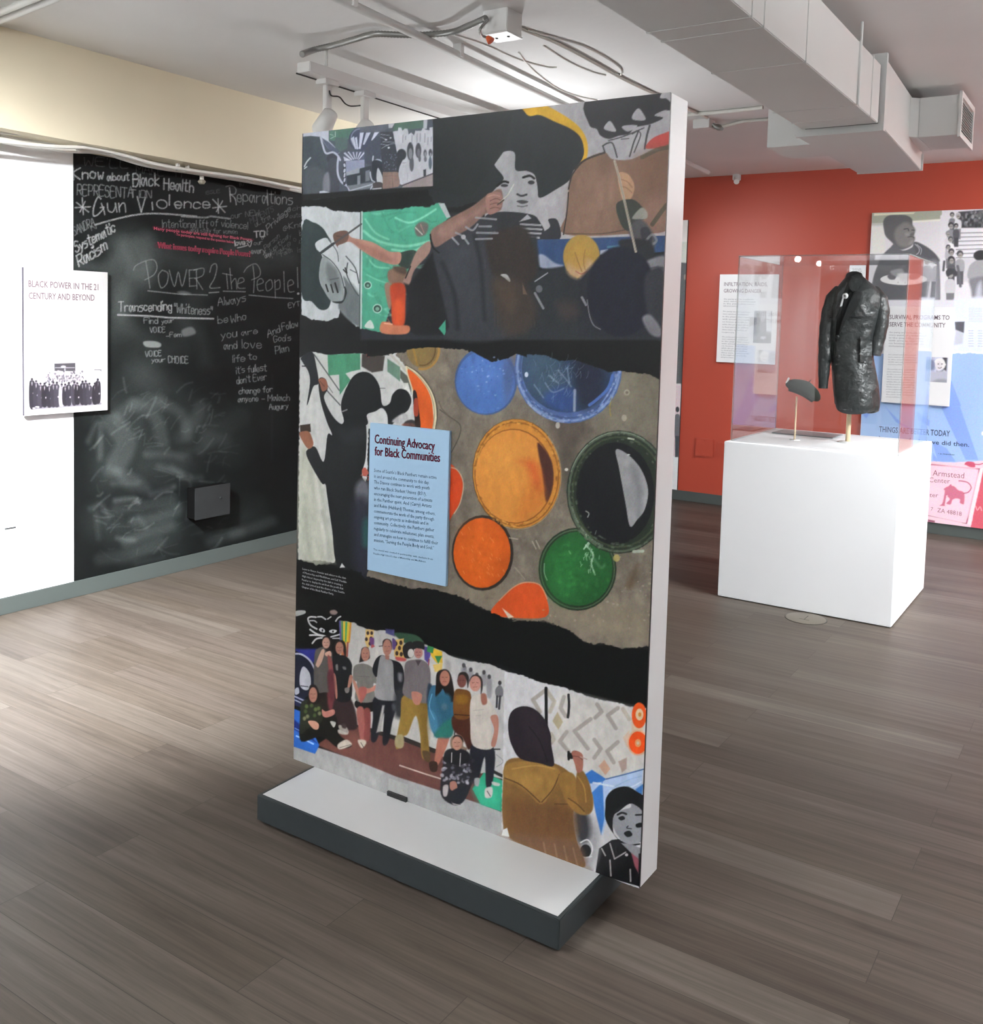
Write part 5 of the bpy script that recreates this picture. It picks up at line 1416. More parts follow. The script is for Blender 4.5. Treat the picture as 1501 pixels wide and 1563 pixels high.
for x0, x1, y0, y1, n_ in ((345, 690, 1085, 1180, 120), (320, 700, 1130, 1200, 90)):
    for i in range(n_):
        x_, y_ = x0 + rng.random() * (x1 - x0), y0 + rng.random() * (y1 - y0)
        ic.e(x_, y_, 9, 11, ('#5f5a66', '#8b8590', '#c6bcc4', '#d9d3d8')[i % 4], soft=.4, a=.85)
for i in range(17):
    x_ = 190 + i * 41 + rng.normal(0, 5)
    mid = abs(x_ - 520) / 340
    top = 1190 + rng.random() * 30 - (25 if i in (0, 16) else 0) + (10 if 3 < i < 12 else 0)
    bot = 1445 - 45 * (x_ - 175) / 700 - rng.random() * 14
    col_ = ('#34313a', '#3d3a44', '#47434e', '#2e2b33')[i % 4]
    if i == 7:
        col_ = '#c9c5cc'
    ic.b('%f,%f %f,%f %f,%f %f,%f %f,%f' % (x_, top + 6, x_ + 27, top + 30, x_ + 25, bot, x_ - 25, bot, x_ - 27, top + 30), col_, soft=.5)
    ic.e(x_, top - 2, 12, 16, '#8a808c' if i % 3 else '#55505a', soft=.4).e(x_, top - 13, 12, 9, '#2e2b33', soft=.4).b('%f,%f %f,%f %f,%f' % (x_ - 6, top + 22, x_ + 6, top + 22, x_, top + 60), '#a9a2ab', soft=.4).l('%f,%f %f,%f' % (x_ + 26, top + 40, x_ + 24, bot), 3, '#8b8490', a=.8)
    ic.e(x_ + 14, top + 130, 7, 9, '#c9c2c9', soft=.4)
ic.l('810,1070 875,1072', 8, '#6a6770').l('872,1072 874,1085', 6, '#6a6770').e(268, 1032, 9, 7, '#a9a6ad').l('840,1160 836,1330', 10, '#3b3842').e(240, 1440, 22, 7, '#d9d6da').e(205, 1452, 14, 6, '#d9d6da')
ic.build('printed_face', print_material('info panel face', 0.45, 0.4), ip)
II = lambda x, y: (20 + x / 6.5125, 400 + y / 6.5125)
M_faded = material('rose grey lettering', '#77626b', 0.5)
text_lines([('BLACK POWER IN THE 21', II(152, 245), II(848, 280), 10.0), ('CENTURY AND BEYOND', II(155, 365), II(810, 385), 10.0)], (IX, 0, 0), NL, 'heading', M_faded, ip, bold=0.01)

# thin slot scratched in the white wall
s0, s1 = at(7, 807.5, x=LX), at(24, 805, x=LX)
tag(MB().box(LX, LX + 0.002, s0[1], s1[1], s0[2] - 0.004, s0[2] + 0.004).build('wall_slot', material('slot grey', '#3c3e40', 0.6)), 'thin grey slot low on the white wall at the left edge', 'slot')

# cables under the beam
M_cable = material('white cable', '#d9d8d2', 0.5)
CXX = LX + 0.10


def cable(name, pts, r, label, x=CXX, group='white cables under the beam'):
    P = [at(px_, py_, x=x) for px_, py_ in pts]
    P = smooth_pts(np.array([P[0] - (P[1] - P[0]) * 2.0] + P), closed=False, k=6)
    o = MB().tube(P, r, 8).build(name, M_cable)
    return tag(o, label, 'cable', group)


cable('cable', [(-20, 206), (60, 214), (110, 222), (160, 229), (195, 236), (240, 246), (308, 260), (370, 270), (463, 286)], 0.017, 'thick white cable running straight along the beam over the chalkboard')
cable('cable', [(-20, 210), (30, 219), (70, 224), (110, 229), (155, 231), (185, 240), (215, 249), (250, 256), (300, 263), (380, 276), (463, 292)], 0.016, 'white cable sagging lowest in the bundle over the chalkboard', CXX + 0.035)
cable('cable', [(-20, 200), (50, 206), (120, 217), (200, 232), (260, 245), (330, 257), (463, 281)], 0.010, 'thin white cable at the top of the bundle, close under the beam', CXX + 0.075)
cable('cable', [(-20, 213), (40, 220), (90, 224), (140, 226), (190, 237), (240, 251), (300, 261), (380, 272), (463, 289)], 0.010, 'thin white cable twisted between the two thick ones', CXX + 0.12)
for q in ((108, 226), (158, 231), (260, 256), (275, 258)):
    P = at(q[0], q[1], x=CXX + 0.02)
    tag(MB().box(P[0] + 0.055, P[0] + 0.075, P[1] - 0.007, P[1] + 0.007, P[2] - 0.022, P[2] + 0.022).build('cable_clip', M_white_metal), {108: 'white cable clip at the chalkboard\u2019s top left corner', 158: 'white cable clip above the chalk word KNOW', 260: 'white cable clip left of the hanging plug', 275: 'white cable clip beside the hanging plug'}[q[0]], 'clip', 'cable clips under the beam')
k0, k1 = at(308, 268, x=CXX + 0.045), at(308, 281, x=CXX + 0.045)
hp = empty('hanging_plug', tuple(k1), 'beige plug hanging from the cables above the chalkboard', 'plug')
MB().tube([k0, (k0 + k1) / 2], [0.012, 0.013], 10).build('cord', M_cable, hp)
MB().tube([(k0 + k1) / 2, k1 * 0.7 + k0 * 0.3, k1], [0.016, 0.024, 0.014], 12).build('plug_body', material('beige plastic', '#8c8677', 0.5), hp)

# ------------------------------------------------------------------ red wall: murals, text panels, small fittings
M_mural = print_material('mural print', 0.4, 0.4)
M_edge = material('mural board edge', '#3a3536', 0.6)
MY = RY - 0.022


def mural_box(name, x0, x1, z0, z1, label, group='photo murals on the red wall'):
    t = empty(name, ((x0 + x1) / 2, RY, z0), label, 'mural', group)
    MB().box(x0, x1, MY + 0.0005, RY, z0, z1).build('board', M_edge, t)
    return t


# mural at the left, mostly behind the display panel
lm0, lm1 = -4.55, -3.39
mu = mural_box('wall_mural', lm0, lm1, 0.092, 2.535, 'black and white wall mural behind the display panel, its right edge showing')
lm = Canvas((lm0, MY, 0.092), (1, 0, 0), (0, 0, 1), lm1 - lm0, 2.535 - 0.092, 0.006, '#c9cbc7', gain=1.4)
lm.F(1020, 300, 3.256)
lm.p('-300,115 110,115 108,225 -300,225', '#d2dacb').p('-300,225 108,225 100,330 -300,300', '#b9bfb8', soft=1).p('-300,300 100,330 85,930 -300,930', '#4b4e50', soft=1).b('70,600 90,600 80,900 60,900', '#3c4042', soft=2).e(86, 400, 6, 14, '#8c7f76', soft=1)
lm.p('-300,935 85,935 70,1600 -300,1600', '#b9abaf', soft=2).p('-300,1290 62,1290 55,1600 -300,1600', '#c6cacb', soft=1)
for x0 in (47, 5, -40, -90, -140, -190, -240):
    lm.e(x0, 1058, 9, 14, '#2f3236').b('%d,1100 %d,1080 %d,1100 %d,1190 %d,1200' % (x0 - 14, x0, x0 + 14, x0 + 10, x0 - 12), '#54575c').p('%d,1190 %d,1190 %d,1295 %d,1295' % (x0 - 12, x0 + 10, x0 + 4, x0 - 12), '#34383d')
lm.build('print', M_mural, mu)

# mural at the right
rm0, rm1 = -1.816, -0.615
mu = mural_box('wall_mural', rm0, rm1, 0.092, 2.54, 'large wall mural at the right: boy with a plate, children on steps, blue rays below')
rm = Canvas((rm0, MY, 0.092), (1, 0, 0), (0, 0, 1), rm1 - rm0, 2.54 - 0.092, 0.0045, '#c8c8cf', gain=1.35)
rm.F(1320, 310, 8.293)
rm.p('80,100 1150,30 1150,1400 60,1400', '#c3c2c6')
rm.p('80,120 980,60 980,215 80,260', '#8f9385').p('120,130 640,118 620,135 120,160', '#c4c5ae', soft=1).p('600,225 980,200 980,225 600,245', '#d3d2c8', soft=1).p('80,255 240,250 240,290 80,290', '#a9aba4', soft=1)
rm.p('90,290 260,290 260,640 90,640', '#c8c9c4', soft=3)
rm.b('240,225 300,160 420,150 530,155 600,200 610,280 640,340 620,400 635,450 610,520 560,560 470,590 400,560 350,500 270,420 245,330', '#4f4f51', soft=1).b('420,300 520,240 600,280 640,340 625,400 635,455 600,520 540,560 440,540 390,470 380,380', '#6d6b6a', soft=2.5)
rm.c('500,330 550,325 560,350', 12, '#39383a').c('600,340 630,345', 12, '#39383a').b('580,390 632,370 620,410 580,415', '#585656', soft=1).c('550,430 600,425 630,440', 12, '#464444').b('520,380 570,380 560,410 520,410', '#8a8886', soft=2, a=.7).b('600,470 625,480 600,520 560,520', '#8c8a88', soft=2, a=.6)
rm.b('380,520 330,560 230,660 150,830 100,1000 60,1300 700,1310 760,1290 960,1250 950,900 930,700 820,580 650,490 600,560 480,600', '#535458', soft=1)
rm.b('630,495 780,550 900,650 945,740 700,660 640,600', '#47484c', soft=1.5).c('640,520 690,570 690,620 660,650', 12, '#8e8e92').c('665,525 720,580 710,650', 8, '#a2a2a5')
rm.b('820,760 940,780 960,1240 780,1300 770,1100', '#77777e', soft=4).b('830,900 850,1250 800,1250', '#5c5c63', soft=3).b('880,1000 920,1250 890,1260', '#8d8d96', soft=3)
rm.c('420,900 520,760 560,700', 30, '#5f6062', soft=2)
rm.e(497, 965, 296, 72, '#e2e1e3').e(505, 960, 250, 50, '#d6d5d8', soft=1.5).b('290,925 330,900 400,920 380,965 320,965', '#55555a', soft=1).b('330,860 460,830 500,880 430,930 360,910', '#838386', soft=1.5).b('420,900 560,890 600,950 480,990', '#c4c3c5', soft=2).b('580,900 680,890 710,930 640,970 570,960', '#7b7074', soft=1).e(425, 1005, 8, 8, '#9b9a9d').e(515, 1010, 8, 8, '#9b9a9d')
# steps with children
rm.p('960,160 1150,40 1700,20 1700,1320 960,1320', '#c6c5ca', soft=1)
rm.p('1190,110 1700,70 1700,310 1180,315', '#3a3b3e', soft=1)
for i in range(90):
    x_, y_ = 1200 + rng.random() * 480, 100 + rng.random() * 190
    rm.e(x_, y_, 8 + rng.random() * 14, 12 + rng.random() * 16, ('#5c5d60', '#27282b', '#9a999c', '#717275')[i % 4], soft=1, a=.7)
for i in range(9):
    y_ = 365 + i * 52
    rm.l('1160,%d 1700,%d' % (y_ + 14, y_), 9, '#5d5d62').l('1160,%d 1700,%d' % (y_ + 24, y_ + 12), 6, '#a5a4a9')
rm.p('1160,700 1700,690 1700,990 1180,1000', '#b4b3b8', soft=2)


def child(x_, y_, k, hair, top, leg):
    rm.b('%f,%f %f,%f %f,%f %f,%f %f,%f' % (x_ - 40 * k, y_ + 190 * k, x_ - 46 * k, y_ + 80 * k, x_, y_ + 50 * k, x_ + 46 * k, y_ + 80 * k, x_ + 40 * k, y_ + 190 * k), top, soft=.8)
    rm.p('%f,%f %f,%f %f,%f %f,%f' % (x_ - 38 * k, y_ + 185 * k, x_ + 38 * k, y_ + 185 * k, x_ + 34 * k, y_ + 330 * k, x_ - 34 * k, y_ + 330 * k), leg, soft=.8)
    rm.e(x_, y_ - 8 * k, 36 * k, 38 * k, hair, soft=.6)
    rm.e(x_ + 3 * k, y_ + 12 * k, 25 * k, 32 * k, '#8b8785', soft=.6)
    rm.l('%f,%f %f,%f' % (x_ - 12 * k, y_ + 8 * k, x_ + 16 * k, y_ + 8 * k), 5 * k, '#4a4847')


for a_ in ((1110, 150, .8, '#3d3d40', '#6d6d72', '#55555a'), (1185, 160, .9, '#a5a4a8', '#c2c1c6', '#77767c'), (1095, 285, 1.0, '#353538', '#7a7a7f', '#55555a'), (1160, 290, .8, '#2c2c2f', '#4b4b50', '#3b3b3f'), (1060, 390, .9, '#7a797e', '#bdbcc1', '#8b8a90'), (1090, 460, .9, '#4a4a4e', '#d0cfd4', '#a9a8ad'), (1060, 560, .8, '#3c3c40', '#9a999e', '#6d6c72')):
    child(*a_)
child(1100, 620, 1.05, '#3b3b3f', '#5a5a5f', '#4b4b50')
child(1210, 650, 1.15, '#3f3f43', '#8e8d92', '#4a4a4f')
child(1100, 720, 1.1, '#2f2f33', '#4c4c51', '#47474c')
child(1085, 890, 1.35, '#323236', '#b4b3b8', '#6b6b70')
rm.b('1030,870 1060,840 1130,830 1175,880 1160,930 1110,900 1050,930', '#37373b', soft=1)
rm.c('1010,740 1000,850', 26, '#3b3b40', soft=1).c('1180,800 1200,900 1215,1050', 34, '#55555a', soft=1)
rm.e(1480, 665, 100, 70, '#27272a', soft=1).b('1390,740 1480,720 1600,740 1620,980 1330,970 1320,820', '#8a8a8e', soft=1).b('1340,960 1600,960 1600,1320 1400,1320 1350,1100', '#6b6b71', soft=2).b('1420,1080 1480,1000 1480,1300 1400,1300', '#a5a6b2', soft=3)
for x_ in (1700, 1850, 2000, 2150):
    child(x_, 700, 1.6, '#333337', '#8e8d92', '#4a4a4f')
rm.p('1160,1200 1700,1180 1700,1420 1150,1420', '#c4c7d6', soft=3)
# pale paper band, small photo, torn edge, blue rays
rm.F(1330, 460, 8.684)
rm.p('20,-20 1120,-20 1110,640 0,700', '#c2c2c9', soft=1).p('1100,-30 3000,-50 3000,660 1090,690', '#c3cade', soft=2)
rm.p('1110,272 1240,268 1230,420 1120,380', '#4e4e56', soft=.8).p('1118,375 1228,425 1215,560 1100,580', '#aeb2bd', soft=1.5)
for i in range(9):
    rm.l('1300,%d 1480,%d' % (90 + i * 22, 94 + i * 22), 6, '#8f96ab', a=.7, noise=.4)
    rm.l('1560,%d 2400,%d' % (90 + i * 22, 104 + i * 22), 6, '#8f96ab', a=.7, noise=.4)
for i in range(7):
    rm.l('1295,%d 1355,%d' % (388 + i * 34, 389 + i * 34), 7, '#7f87a0', a=.8, noise=.4)
    rm.l('1420,%d 1480,%d' % (388 + i * 34, 391 + i * 34), 7, '#7f87a0', a=.8, noise=.4)
    rm.l('1560,%d 1900,%d' % (390 + i * 34, 396 + i * 34), 7, '#7f87a0', a=.8, noise=.4)
rm.poly(pp('-50,640 500,655 650,640 760,665 850,650 1100,672 1180,660 1250,668 1350,655 1420,675 1500,668 3100,690 3100,760 -60,740'), '#e6e8f0', jag=.5)
rm.poly(pp('-80,700 600,690 760,705 900,690 1110,692 1160,682 1230,690 1320,680 1400,695 1500,700 3100,725 3100,2700 -200,2700'), '#8ea9de', jag=.5)
rm.F(1330, 620, 7.813)
for t in ('840,20 1060,0 1280,640 1130,640', '165,0 360,200 640,340 560,340 300,190', '730,420 900,500 1010,660 800,660', '740,560 800,640 780,670 735,640', '550,60 700,170 690,240 560,160', '-300,-160 -100,-190 0,60 -60,150', '1500,-100 1750,-120 1800,640 1640,640', '2000,-80 2300,-60 2200,660 2060,660', '820,-280 960,-300 1075,0 850,20'):
    rm.p(t, '#7792cf', soft=.8)
# pink block with the stamp
rm.poly(pp('-300,640 300,640 735,660 1000,672 1110,665 1230,660 1340,650 2600,650 2600,1600 -300,1500'), '#d9b4bf', jag=.3)
rm.p('560,690 735,690 1300,742 1300,760 735,705 560,700', '#a9667b', soft=.6).p('1300,742 1286,742 1130,1400 1146,1402', '#98566c', soft=.6).l('560,1290 690,1305 1140,1400', 8, '#8f5f72')
rm.b('400,690 735,712 1275,758 1120,1380 690,1298 400,1260', '#d3b4c2', soft=1.5, a=.7)
rm.b('870,985 930,952 990,955 1040,1000 1110,1035 1110,1155 1090,1168 1060,1150 1060,1110 1010,1100 970,1120 950,1170 905,1165 905,1150 940,1110 900,1080 880,1180 885,1190 820,1185 850,1160 870,1080 880,1010', '#b06378', soft=.7)
rm.c('1100,1040 1160,1025 1195,970 1160,915 1100,895 1050,890', 13, '#a35a70')
rm.e(905, 1072, 10, 8, '#dcb9c4').b('930,955 950,930 965,955', '#b06378')
rm.b('1115,690 1150,660 1230,672 1240,725 1180,725 1140,705', '#b24c63', soft=.7).c('1230,690 1290,695 1340,680', 12, '#a8506a')
rm.poly(pp('1345,720 1420,700 2600,700 2600,1600 1176,1500'), '#b5505f', jag=.3)
rm.p('1300,745 1345,730 1190,1420 1150,1405', '#e6c5ca', soft=.7)
rm.c('1250,1195 1270,1240 1300,1200 1320,1245', 10, '#dfb3b4', a=.8)
rm.p('680,1350 760,1365 760,1390 680,1380', '#7d4a5c', soft=.8)
rm.e(1332, 325, 14, 22, '#e9d9ea', soft=1)
rm.build('print', M_mural, mu)
M_navy = material('navy lettering', '#33416e', 0.5)
M_rose = material('rose brown lettering', '#96566a', 0.5)
JJ = lambda x, y: (1330 + x / 7.813, 620 + y / 7.813)
NB = (0, -1, 0)
text_lines([('THINGS ARE BETTER TODAY', JJ(95, 305), JJ(940, 362), 8.6), ('because of what we did then.', JJ(95, 405), JJ(1170, 485), 6.4), ('- a member', JJ(800, 572), JJ(1000, 588), 2.4)], (0, MY, 0), NB, 'quotation', M_navy, mu, bold=0.012)
text_lines([('Armstead', JJ(735, 828), JJ(1110, 862), 9.0), ('Center', JJ(690, 905), JJ(940, 922), 7.5), ('Center', JJ(560, 1075), JJ(800, 1088), 7.0), ('ZA 48818', JJ(790, 1262), JJ(1080, 1310), 6.5), ('7', JJ(712, 1245), JJ(738, 1248), 5.5)], (0, MY, 0), NB, 'stamp_text', M_rose, mu, bold=-0.004)

# white text panels
M_white_board = material('white text board', '#eceef0', 0.45)
M_grey_ink = material('grey ink', '#8f949c', 0.5)
M_plum = material('plum lettering', '#8b7f8a', 0.5)
M_dark_ink = material('dark heading ink', '#6a5a66', 0.5)


def text_board(label, tl, tr, br, bl, off, head, hm, paras, photo, fr):
    y_ = RY - off
    a, b_, c_, d_ = (at(*q, y=y_) for q in (tl, tr, br, bl))
    x0, x1, z0, z1 = (a[0] + d_[0]) / 2, (b_[0] + c_[0]) / 2, (c_[2] + d_[2]) / 2, (a[2] + b_[2]) / 2
    t = empty('wall_sign', ((x0 + x1) / 2, RY, z0), label, 'sign', 'white text panels')
    MB().box(x0, x1, y_, RY - off + 0.014, z0, z1).build('board', M_white_board, t, bevel=0.001)
    MB().box(x0 + 0.06, x1 - 0.06, RY - off + 0.014, RY, z0 + 0.06, z1 - 0.06).build('spacer', M_edge, t)
    f = lambda x, y: (fr[0] + x / fr[2], fr[1] + y / fr[2])
    text_lines([(s_, f(*p_), f(*q_), h_) for s_, p_, q_, h_ in head], (0, y_, 0), NB, 'heading', hm, t, bold=0.012)
    words_ = ['the party and its members', 'were watched and followed', 'in the years that came', 'with arrests and raids', 'on homes and offices', 'while the programs grew', 'to feed and teach children', 'clinics were opened for all', 'in the neighborhood each day', 'with help from volunteers']
    for (xa, xb, ya, yb, n_, slope, h_) in paras:
        L2 = []
        for i in range(n_):
            yy = ya + (yb - ya) * i / max(1, n_ - 1)
            sh = 0.88 + 0.12 * rng.random() if i < n_ - 1 else 0.45
            dx = (xa[1] - xa[0]) * i / max(1, n_ - 1)
            L2.append((words_[i % 10], f(xa[0] + dx, yy), f(xa[0] + dx + (xb - xa[0]) * sh, yy + slope * sh), h_))
        text_mesh(L2, (0, y_, 0), NB, 'paragraph', M_grey_ink, t, bold=0.006, res=1)
    return t, y_


t, y_ = text_board('white text panel on red, seen left of the display case', (1099.5, 419), (1189, 418.5), (1183, 556.5), (1093.5, 552.5), 0.022,
                   [('INFILTRATION, RAIDS,', (98, 165), (512, 168), 5.6), ('GROWING DANGER', (95, 228), (455, 232), 5.6)], M_plum,
                   [((95, 90), 415, 296, 362, 4, 6, 2.2), ((86, 76), 350, 412, 612, 9, 10, 1.9), ((78, 66), 345, 655, 850, 10, 12, 1.9)], None, (1090, 410, 6.2545))
q0, q1 = at(1090 + 388 / 6.2545, 410 + 400 / 6.2545, y=y_), at(1090 + 545 / 6.2545, 410 + 715 / 6.2545, y=y_)
pc = Canvas((q0[0], y_ - 0.0008, q1[2]), (1, 0, 0), (0, 0, 1), q1[0] - q0[0], q0[2] - q1[2], 0.004, '#a9adb3', gain=1.3)
pc.F(1090, 410, 6.2545)
pc.b('385,420 440,410 445,480 400,500', '#8e9198', soft=1).b('380,480 440,470 440,560 380,560', '#5d6067', soft=1.5).b('380,560 450,540 445,630 380,640', '#6c6f76', soft=2).b('440,520 500,510 500,620 440,640', '#8a8d94', soft=2).p('495,405 545,405 550,600 500,600', '#c9ced4', soft=1).l('495,405 497,600', 6, '#7d8087').b('380,640 550,620 550,715 370,715', '#83868c', soft=3).e(420, 440, 14, 18, '#6a6c72').e(470, 660, 26, 16, '#b4b8be', soft=1).e(400, 690, 20, 14, '#6f7278', soft=1)
pc.build('photo', M_mural, t)

t, y_ = text_board('white text panel with a small portrait photo, over the blue part of the right mural', (1355, 467.5), (1458.5, 468.5), (1449, 620), (1343.5, 614), 0.045,
                   [('SURVIVAL PROGRAMS TO', (245, 235), (1040, 244), 6.6), ('SERVE THE COMMUNITY', (243, 332), (985, 345), 6.6)], M_dark_ink,
                   [((240, 232), 730, 418, 600, 6, 14, 2.4), ((228, 222), 640, 712, 842, 5, 10, 1.9), ((212, 195), 625, 905, 1272, 12, 14, 1.9)], None, (1330, 460, 8.684))
q0, q1 = at(1330 + 735 / 8.684, 460 + 734 / 8.684, y=y_), at(1330 + 1005 / 8.684, 460 + 1078 / 8.684, y=y_)
pc = Canvas((q0[0], y_ - 0.0008, q1[2]), (1, 0, 0), (0, 0, 1), q1[0] - q0[0], q0[2] - q1[2], 0.004, '#b9bccb', gain=1.3)
pc.F(1330, 460, 8.684)
pc.p('725,730 850,735 840,940 720,950', '#a9acc2', soft=1).b('735,790 790,770 840,800 835,900 735,900', '#6f7590', soft=2).p('950,738 1012,735 1000,930 960,900', '#43434a', soft=1).b('855,790 900,760 960,770 985,830 975,880 930,900 890,910 855,860', '#d9d6da', soft=1).e(900, 850, 44, 56, '#cbc7cb', soft=1).c('850,800 880,770 940,770 985,840', 16, '#efedf0').e(893, 830, 10, 6, '#47464c').e(940, 830, 10, 6, '#47464c').c('890,880 915,886 935,876', 8, '#5d5a60').b('870,920 900,935 960,905 930,950', '#4a4a52', soft=1).b('720,960 860,930 1000,930 1000,1078 715,1078', '#a9abb9', soft=2).b('820,1060 900,1030 995,1040 995,1078 820,1078', '#8a8b95', soft=2)
pc.build('photo', M_mural, t)

# small white notice partly behind the coat
n0, n1 = at(1297.5, 405, y=RY - 0.012), at(1321, 428, y=RY - 0.012)
t = empty('wall_notice', ((n0[0] + n1[0]) / 2, RY, n1[2]), 'small white notice on the red wall behind the coat\u2019s collar', 'sign')
MB().box(n0[0], n1[0], RY - 0.012, RY, n1[2], n0[2]).build('plate', M_white_board, t, bevel=0.001)
text_lines([('PLEASE', (1301, 411.5), (1315, 411.8), 2.0), ('NO PHOTOS', (1301, 414.8), (1316, 415), 2.0), ('TOUCH', (1301, 418), (1313, 418.2), 2.0)], (0, RY - 0.012, 0), NB, 'notice_text', M_grey_ink, t, bold=0.006, res=1)

# red painted cover plates low on the wall
for (a_, b_, lb) in (((1063, 668), (1089.5, 698.5), 'square red-painted cover plate low on the red wall, left one'), ((1096.5, 675), (1117, 695), 'smaller red-painted cover plate low on the red wall, beside the pedestal')):
    u0, u1 = at(*a_, y=RY), at(*b_, y=RY)
    t = empty('cover_plate', ((u0[0] + u1[0]) / 2, RY, u1[2]), lb, 'wall plate', 'red wall plates')
    MB().box(u0[0], u1[0], RY - 0.014, RY, u1[2], u0[2]).build('plate', M_red, t, bevel=0.004)
    for zz in (u0[2] - 0.02, u1[2] + 0.02):
        MB().lathe([(0, 0), (0.006, 0), (0.006, 0.0015), (0, 0.0015)], ((u0[0] + u1[0]) / 2, RY - 0.0155, zz), 'y', 8).build('screw', M_red, t)

# small white sensor under the ceiling at the red wall
se = at(1123, 267, y=RY - 0.06)
t = empty('sensor', (se[0], RY, CZ), 'small white sensor where the red wall meets the ceiling', 'sensor')
MB().box(se[0] - 0.03, se[0] + 0.03, RY - 0.05, RY, CZ - 0.05, CZ).build('bracket', M_white_metal, t, bevel=0.004)
MB().tube([(se[0] + 0.01, RY - 0.05, CZ - 0.035), (se[0] + 0.03, RY - 0.11, CZ - 0.075)], 0.024, 12).build('head', M_white_metal, t)

# ------------------------------------------------------------------ display case: pedestal, clear cover, coat, beret
KX0, KX1, KY0, KY1, KZ = -1.9606, -0.9915, 5.4827, 6.4634, 0.9246
GX0, GX1, GY0, GY1, GZ = -1.9644 + 0.02, -1.0126, 5.5416, 6.4006, 2.0091
M_ped = material('pedestal white paint', '#e6e8ea', 0.5, noise=(5, 0.015))
ped = tag(MB().box(KX0, KX1, KY0, KY1, 0.0045, KZ).build('display_pedestal', M_ped, bevel=0.003, origin=((KX0 + KX1) / 2, (KY0 + KY1) / 2, 0.0045)), 'big white box pedestal under the clear case with the coat', 'pedestal')


def clear_material(name, tint=(0.97, 0.975, 0.975), edge=False):
    mt = bpy.data.materials.new(name)
    mt.use_nodes = True
    nt = mt.node_tree
    N, L = nt.nodes.new, nt.links.new
    nt.nodes.remove(nt.nodes['Principled BSDF'])
    out = nt.nodes['Material Output']
    tr = N('ShaderNodeBsdfTransparent')
    tr.inputs['Color'].default_value = (*tint, 1)
    if edge:
        df = N('ShaderNodeBsdfDiffuse')
        df.inputs['Color'].default_value = (0.30, 0.34, 0.33, 1)
        mx = N('ShaderNodeMixShader')
        mx.inputs[0].default_value = 0.45
        L(tr.outputs[0], mx.inputs[1])
        L(df.outputs[0], mx.inputs[2])
        L(mx.outputs[0], out.inputs[0])
        return mt
    gl = N('ShaderNodeBsdfGlossy')
    gl.inputs['Roughness'].default_value = 0.0
    gl.inputs['Color'].default_value = (1, 1, 1, 1)
    ge = N('ShaderNodeNewGeometry')
    mm = N('ShaderNodeMix')
    mm.data_type = 'FLOAT'
    mm.inputs[2].default_value = 1.49
    mm.inputs[3].default_value = 1 / 1.49
    L(ge.outputs['Backfacing'], mm.inputs[0])
    fr = N('ShaderNodeFresnel')
    L(mm.outputs[0], fr.inputs['IOR'])
    mx = N('ShaderNodeMixShader')
    L(fr.outputs[0], mx.inputs[0])
    L(tr.outputs[0], mx.inputs[1])
    L(gl.outputs[0], mx.inputs[2])
    L(mx.outputs[0], out.inputs[0])
    return mt


M_clear, M_cedge = clear_material('clear acrylic'), clear_material('acrylic edge', edge=True)
cover = empty('acrylic_cover', ((GX0 + GX1) / 2, (GY0 + GY1) / 2, KZ), 'clear acrylic box cover standing on the white pedestal', 'display case')
th = 0.007
zb = KZ + 0.0005
for nm, bx_, ax_ in (('side_pane', (GX0, GX1, GY0, GY0 + th, zb, GZ - th), 1), ('side_pane', (GX0, GX1, GY1 - th, GY1, zb, GZ - th), 1), ('side_pane', (GX0, GX0 + th, GY0 + th, GY1 - th, zb, GZ - th), 0), ('side_pane', (GX1 - th, GX1, GY0 + th, GY1 - th, zb, GZ - th), 0), ('top_pane', (GX0, GX1, GY0, GY1, GZ - th, GZ), 2)):
    mb = MB().box(*bx_)
    big = {0: (3, 5), 1: (2, 4), 2: (0, 1)}[ax_]
    mb.mi = [0 if i in big else 1 for i in range(6)]
    mb.build(nm, [M_clear, M_cedge], cover)

# frame for the coat: ex to the right as seen, ey towards the viewer
CO = np.array([-1.385, 5.985, 0.0])
EX = np.array([0.975, 0.224, 0.0])
EY = np.array([0.224, -0.975, 0.0])


def cl(x, y):
    """crop reading -> (sideways, height) on the coat's upright plane"""
    P = on_plane(1180 + x / 4.886, 380 + y / 4.886, CO, EY) - CO
    return float(P @ EX), float(P[2])


def cw(a, d, z):
    return CO + a * EX + d * EY + np.array([0, 0, z])


M_leather = material('black leather', '#2e3232', 0.38, spec=0.5, noise=(16, 0.5), bump=(13, 0.75, 0.03))
M_leather2 = material('black leather dark', '#202324', 0.36, spec=0.5, noise=(24, 0.45), bump=(22, 0.6, 0.012))
M_lining = material('coat lining', '#08090a', 0.8)
LV = [(205, 548, 676, .045), (235, 520, 712, .06), (270, 492, 758, .08), (310, 460, 800, .10), (360, 436, 818, .115), (430, 425, 815, .122), (520, 418, 792, .122), (620, 416, 768, .118), (700, 420, 758, .115), (800, 428, 754, .118),
      (900, 437, 772, .125), (1000, 444, 792, .132), (1100, 452, 802, .138), (1160, 462, 800, .138), (1196, 470, 792, .134)]
rows = []
for y_, xl, xr, dp in LV:
    aL, z_ = cl(xl, y_)
    aR, _ = cl(xr, y_)
    rows.append((z_, aL, aR, dp))
ZS = np.array([r_[0] for r_ in rows])[::-1]


def tor(z):
    f = lambda k: float(np.interp(z, ZS, np.array([r_[k] for r_ in rows])[::-1]))
    return f(1), f(2), f(3)


def front(a, z):
    aL, aR, dp = tor(z)
    u = min(0.999, abs((a - (aL + aR) / 2) / max(1e-4, (aR - aL) / 2)))
    return dp * (1 - u ** 2.4) ** (1 / 2.4)


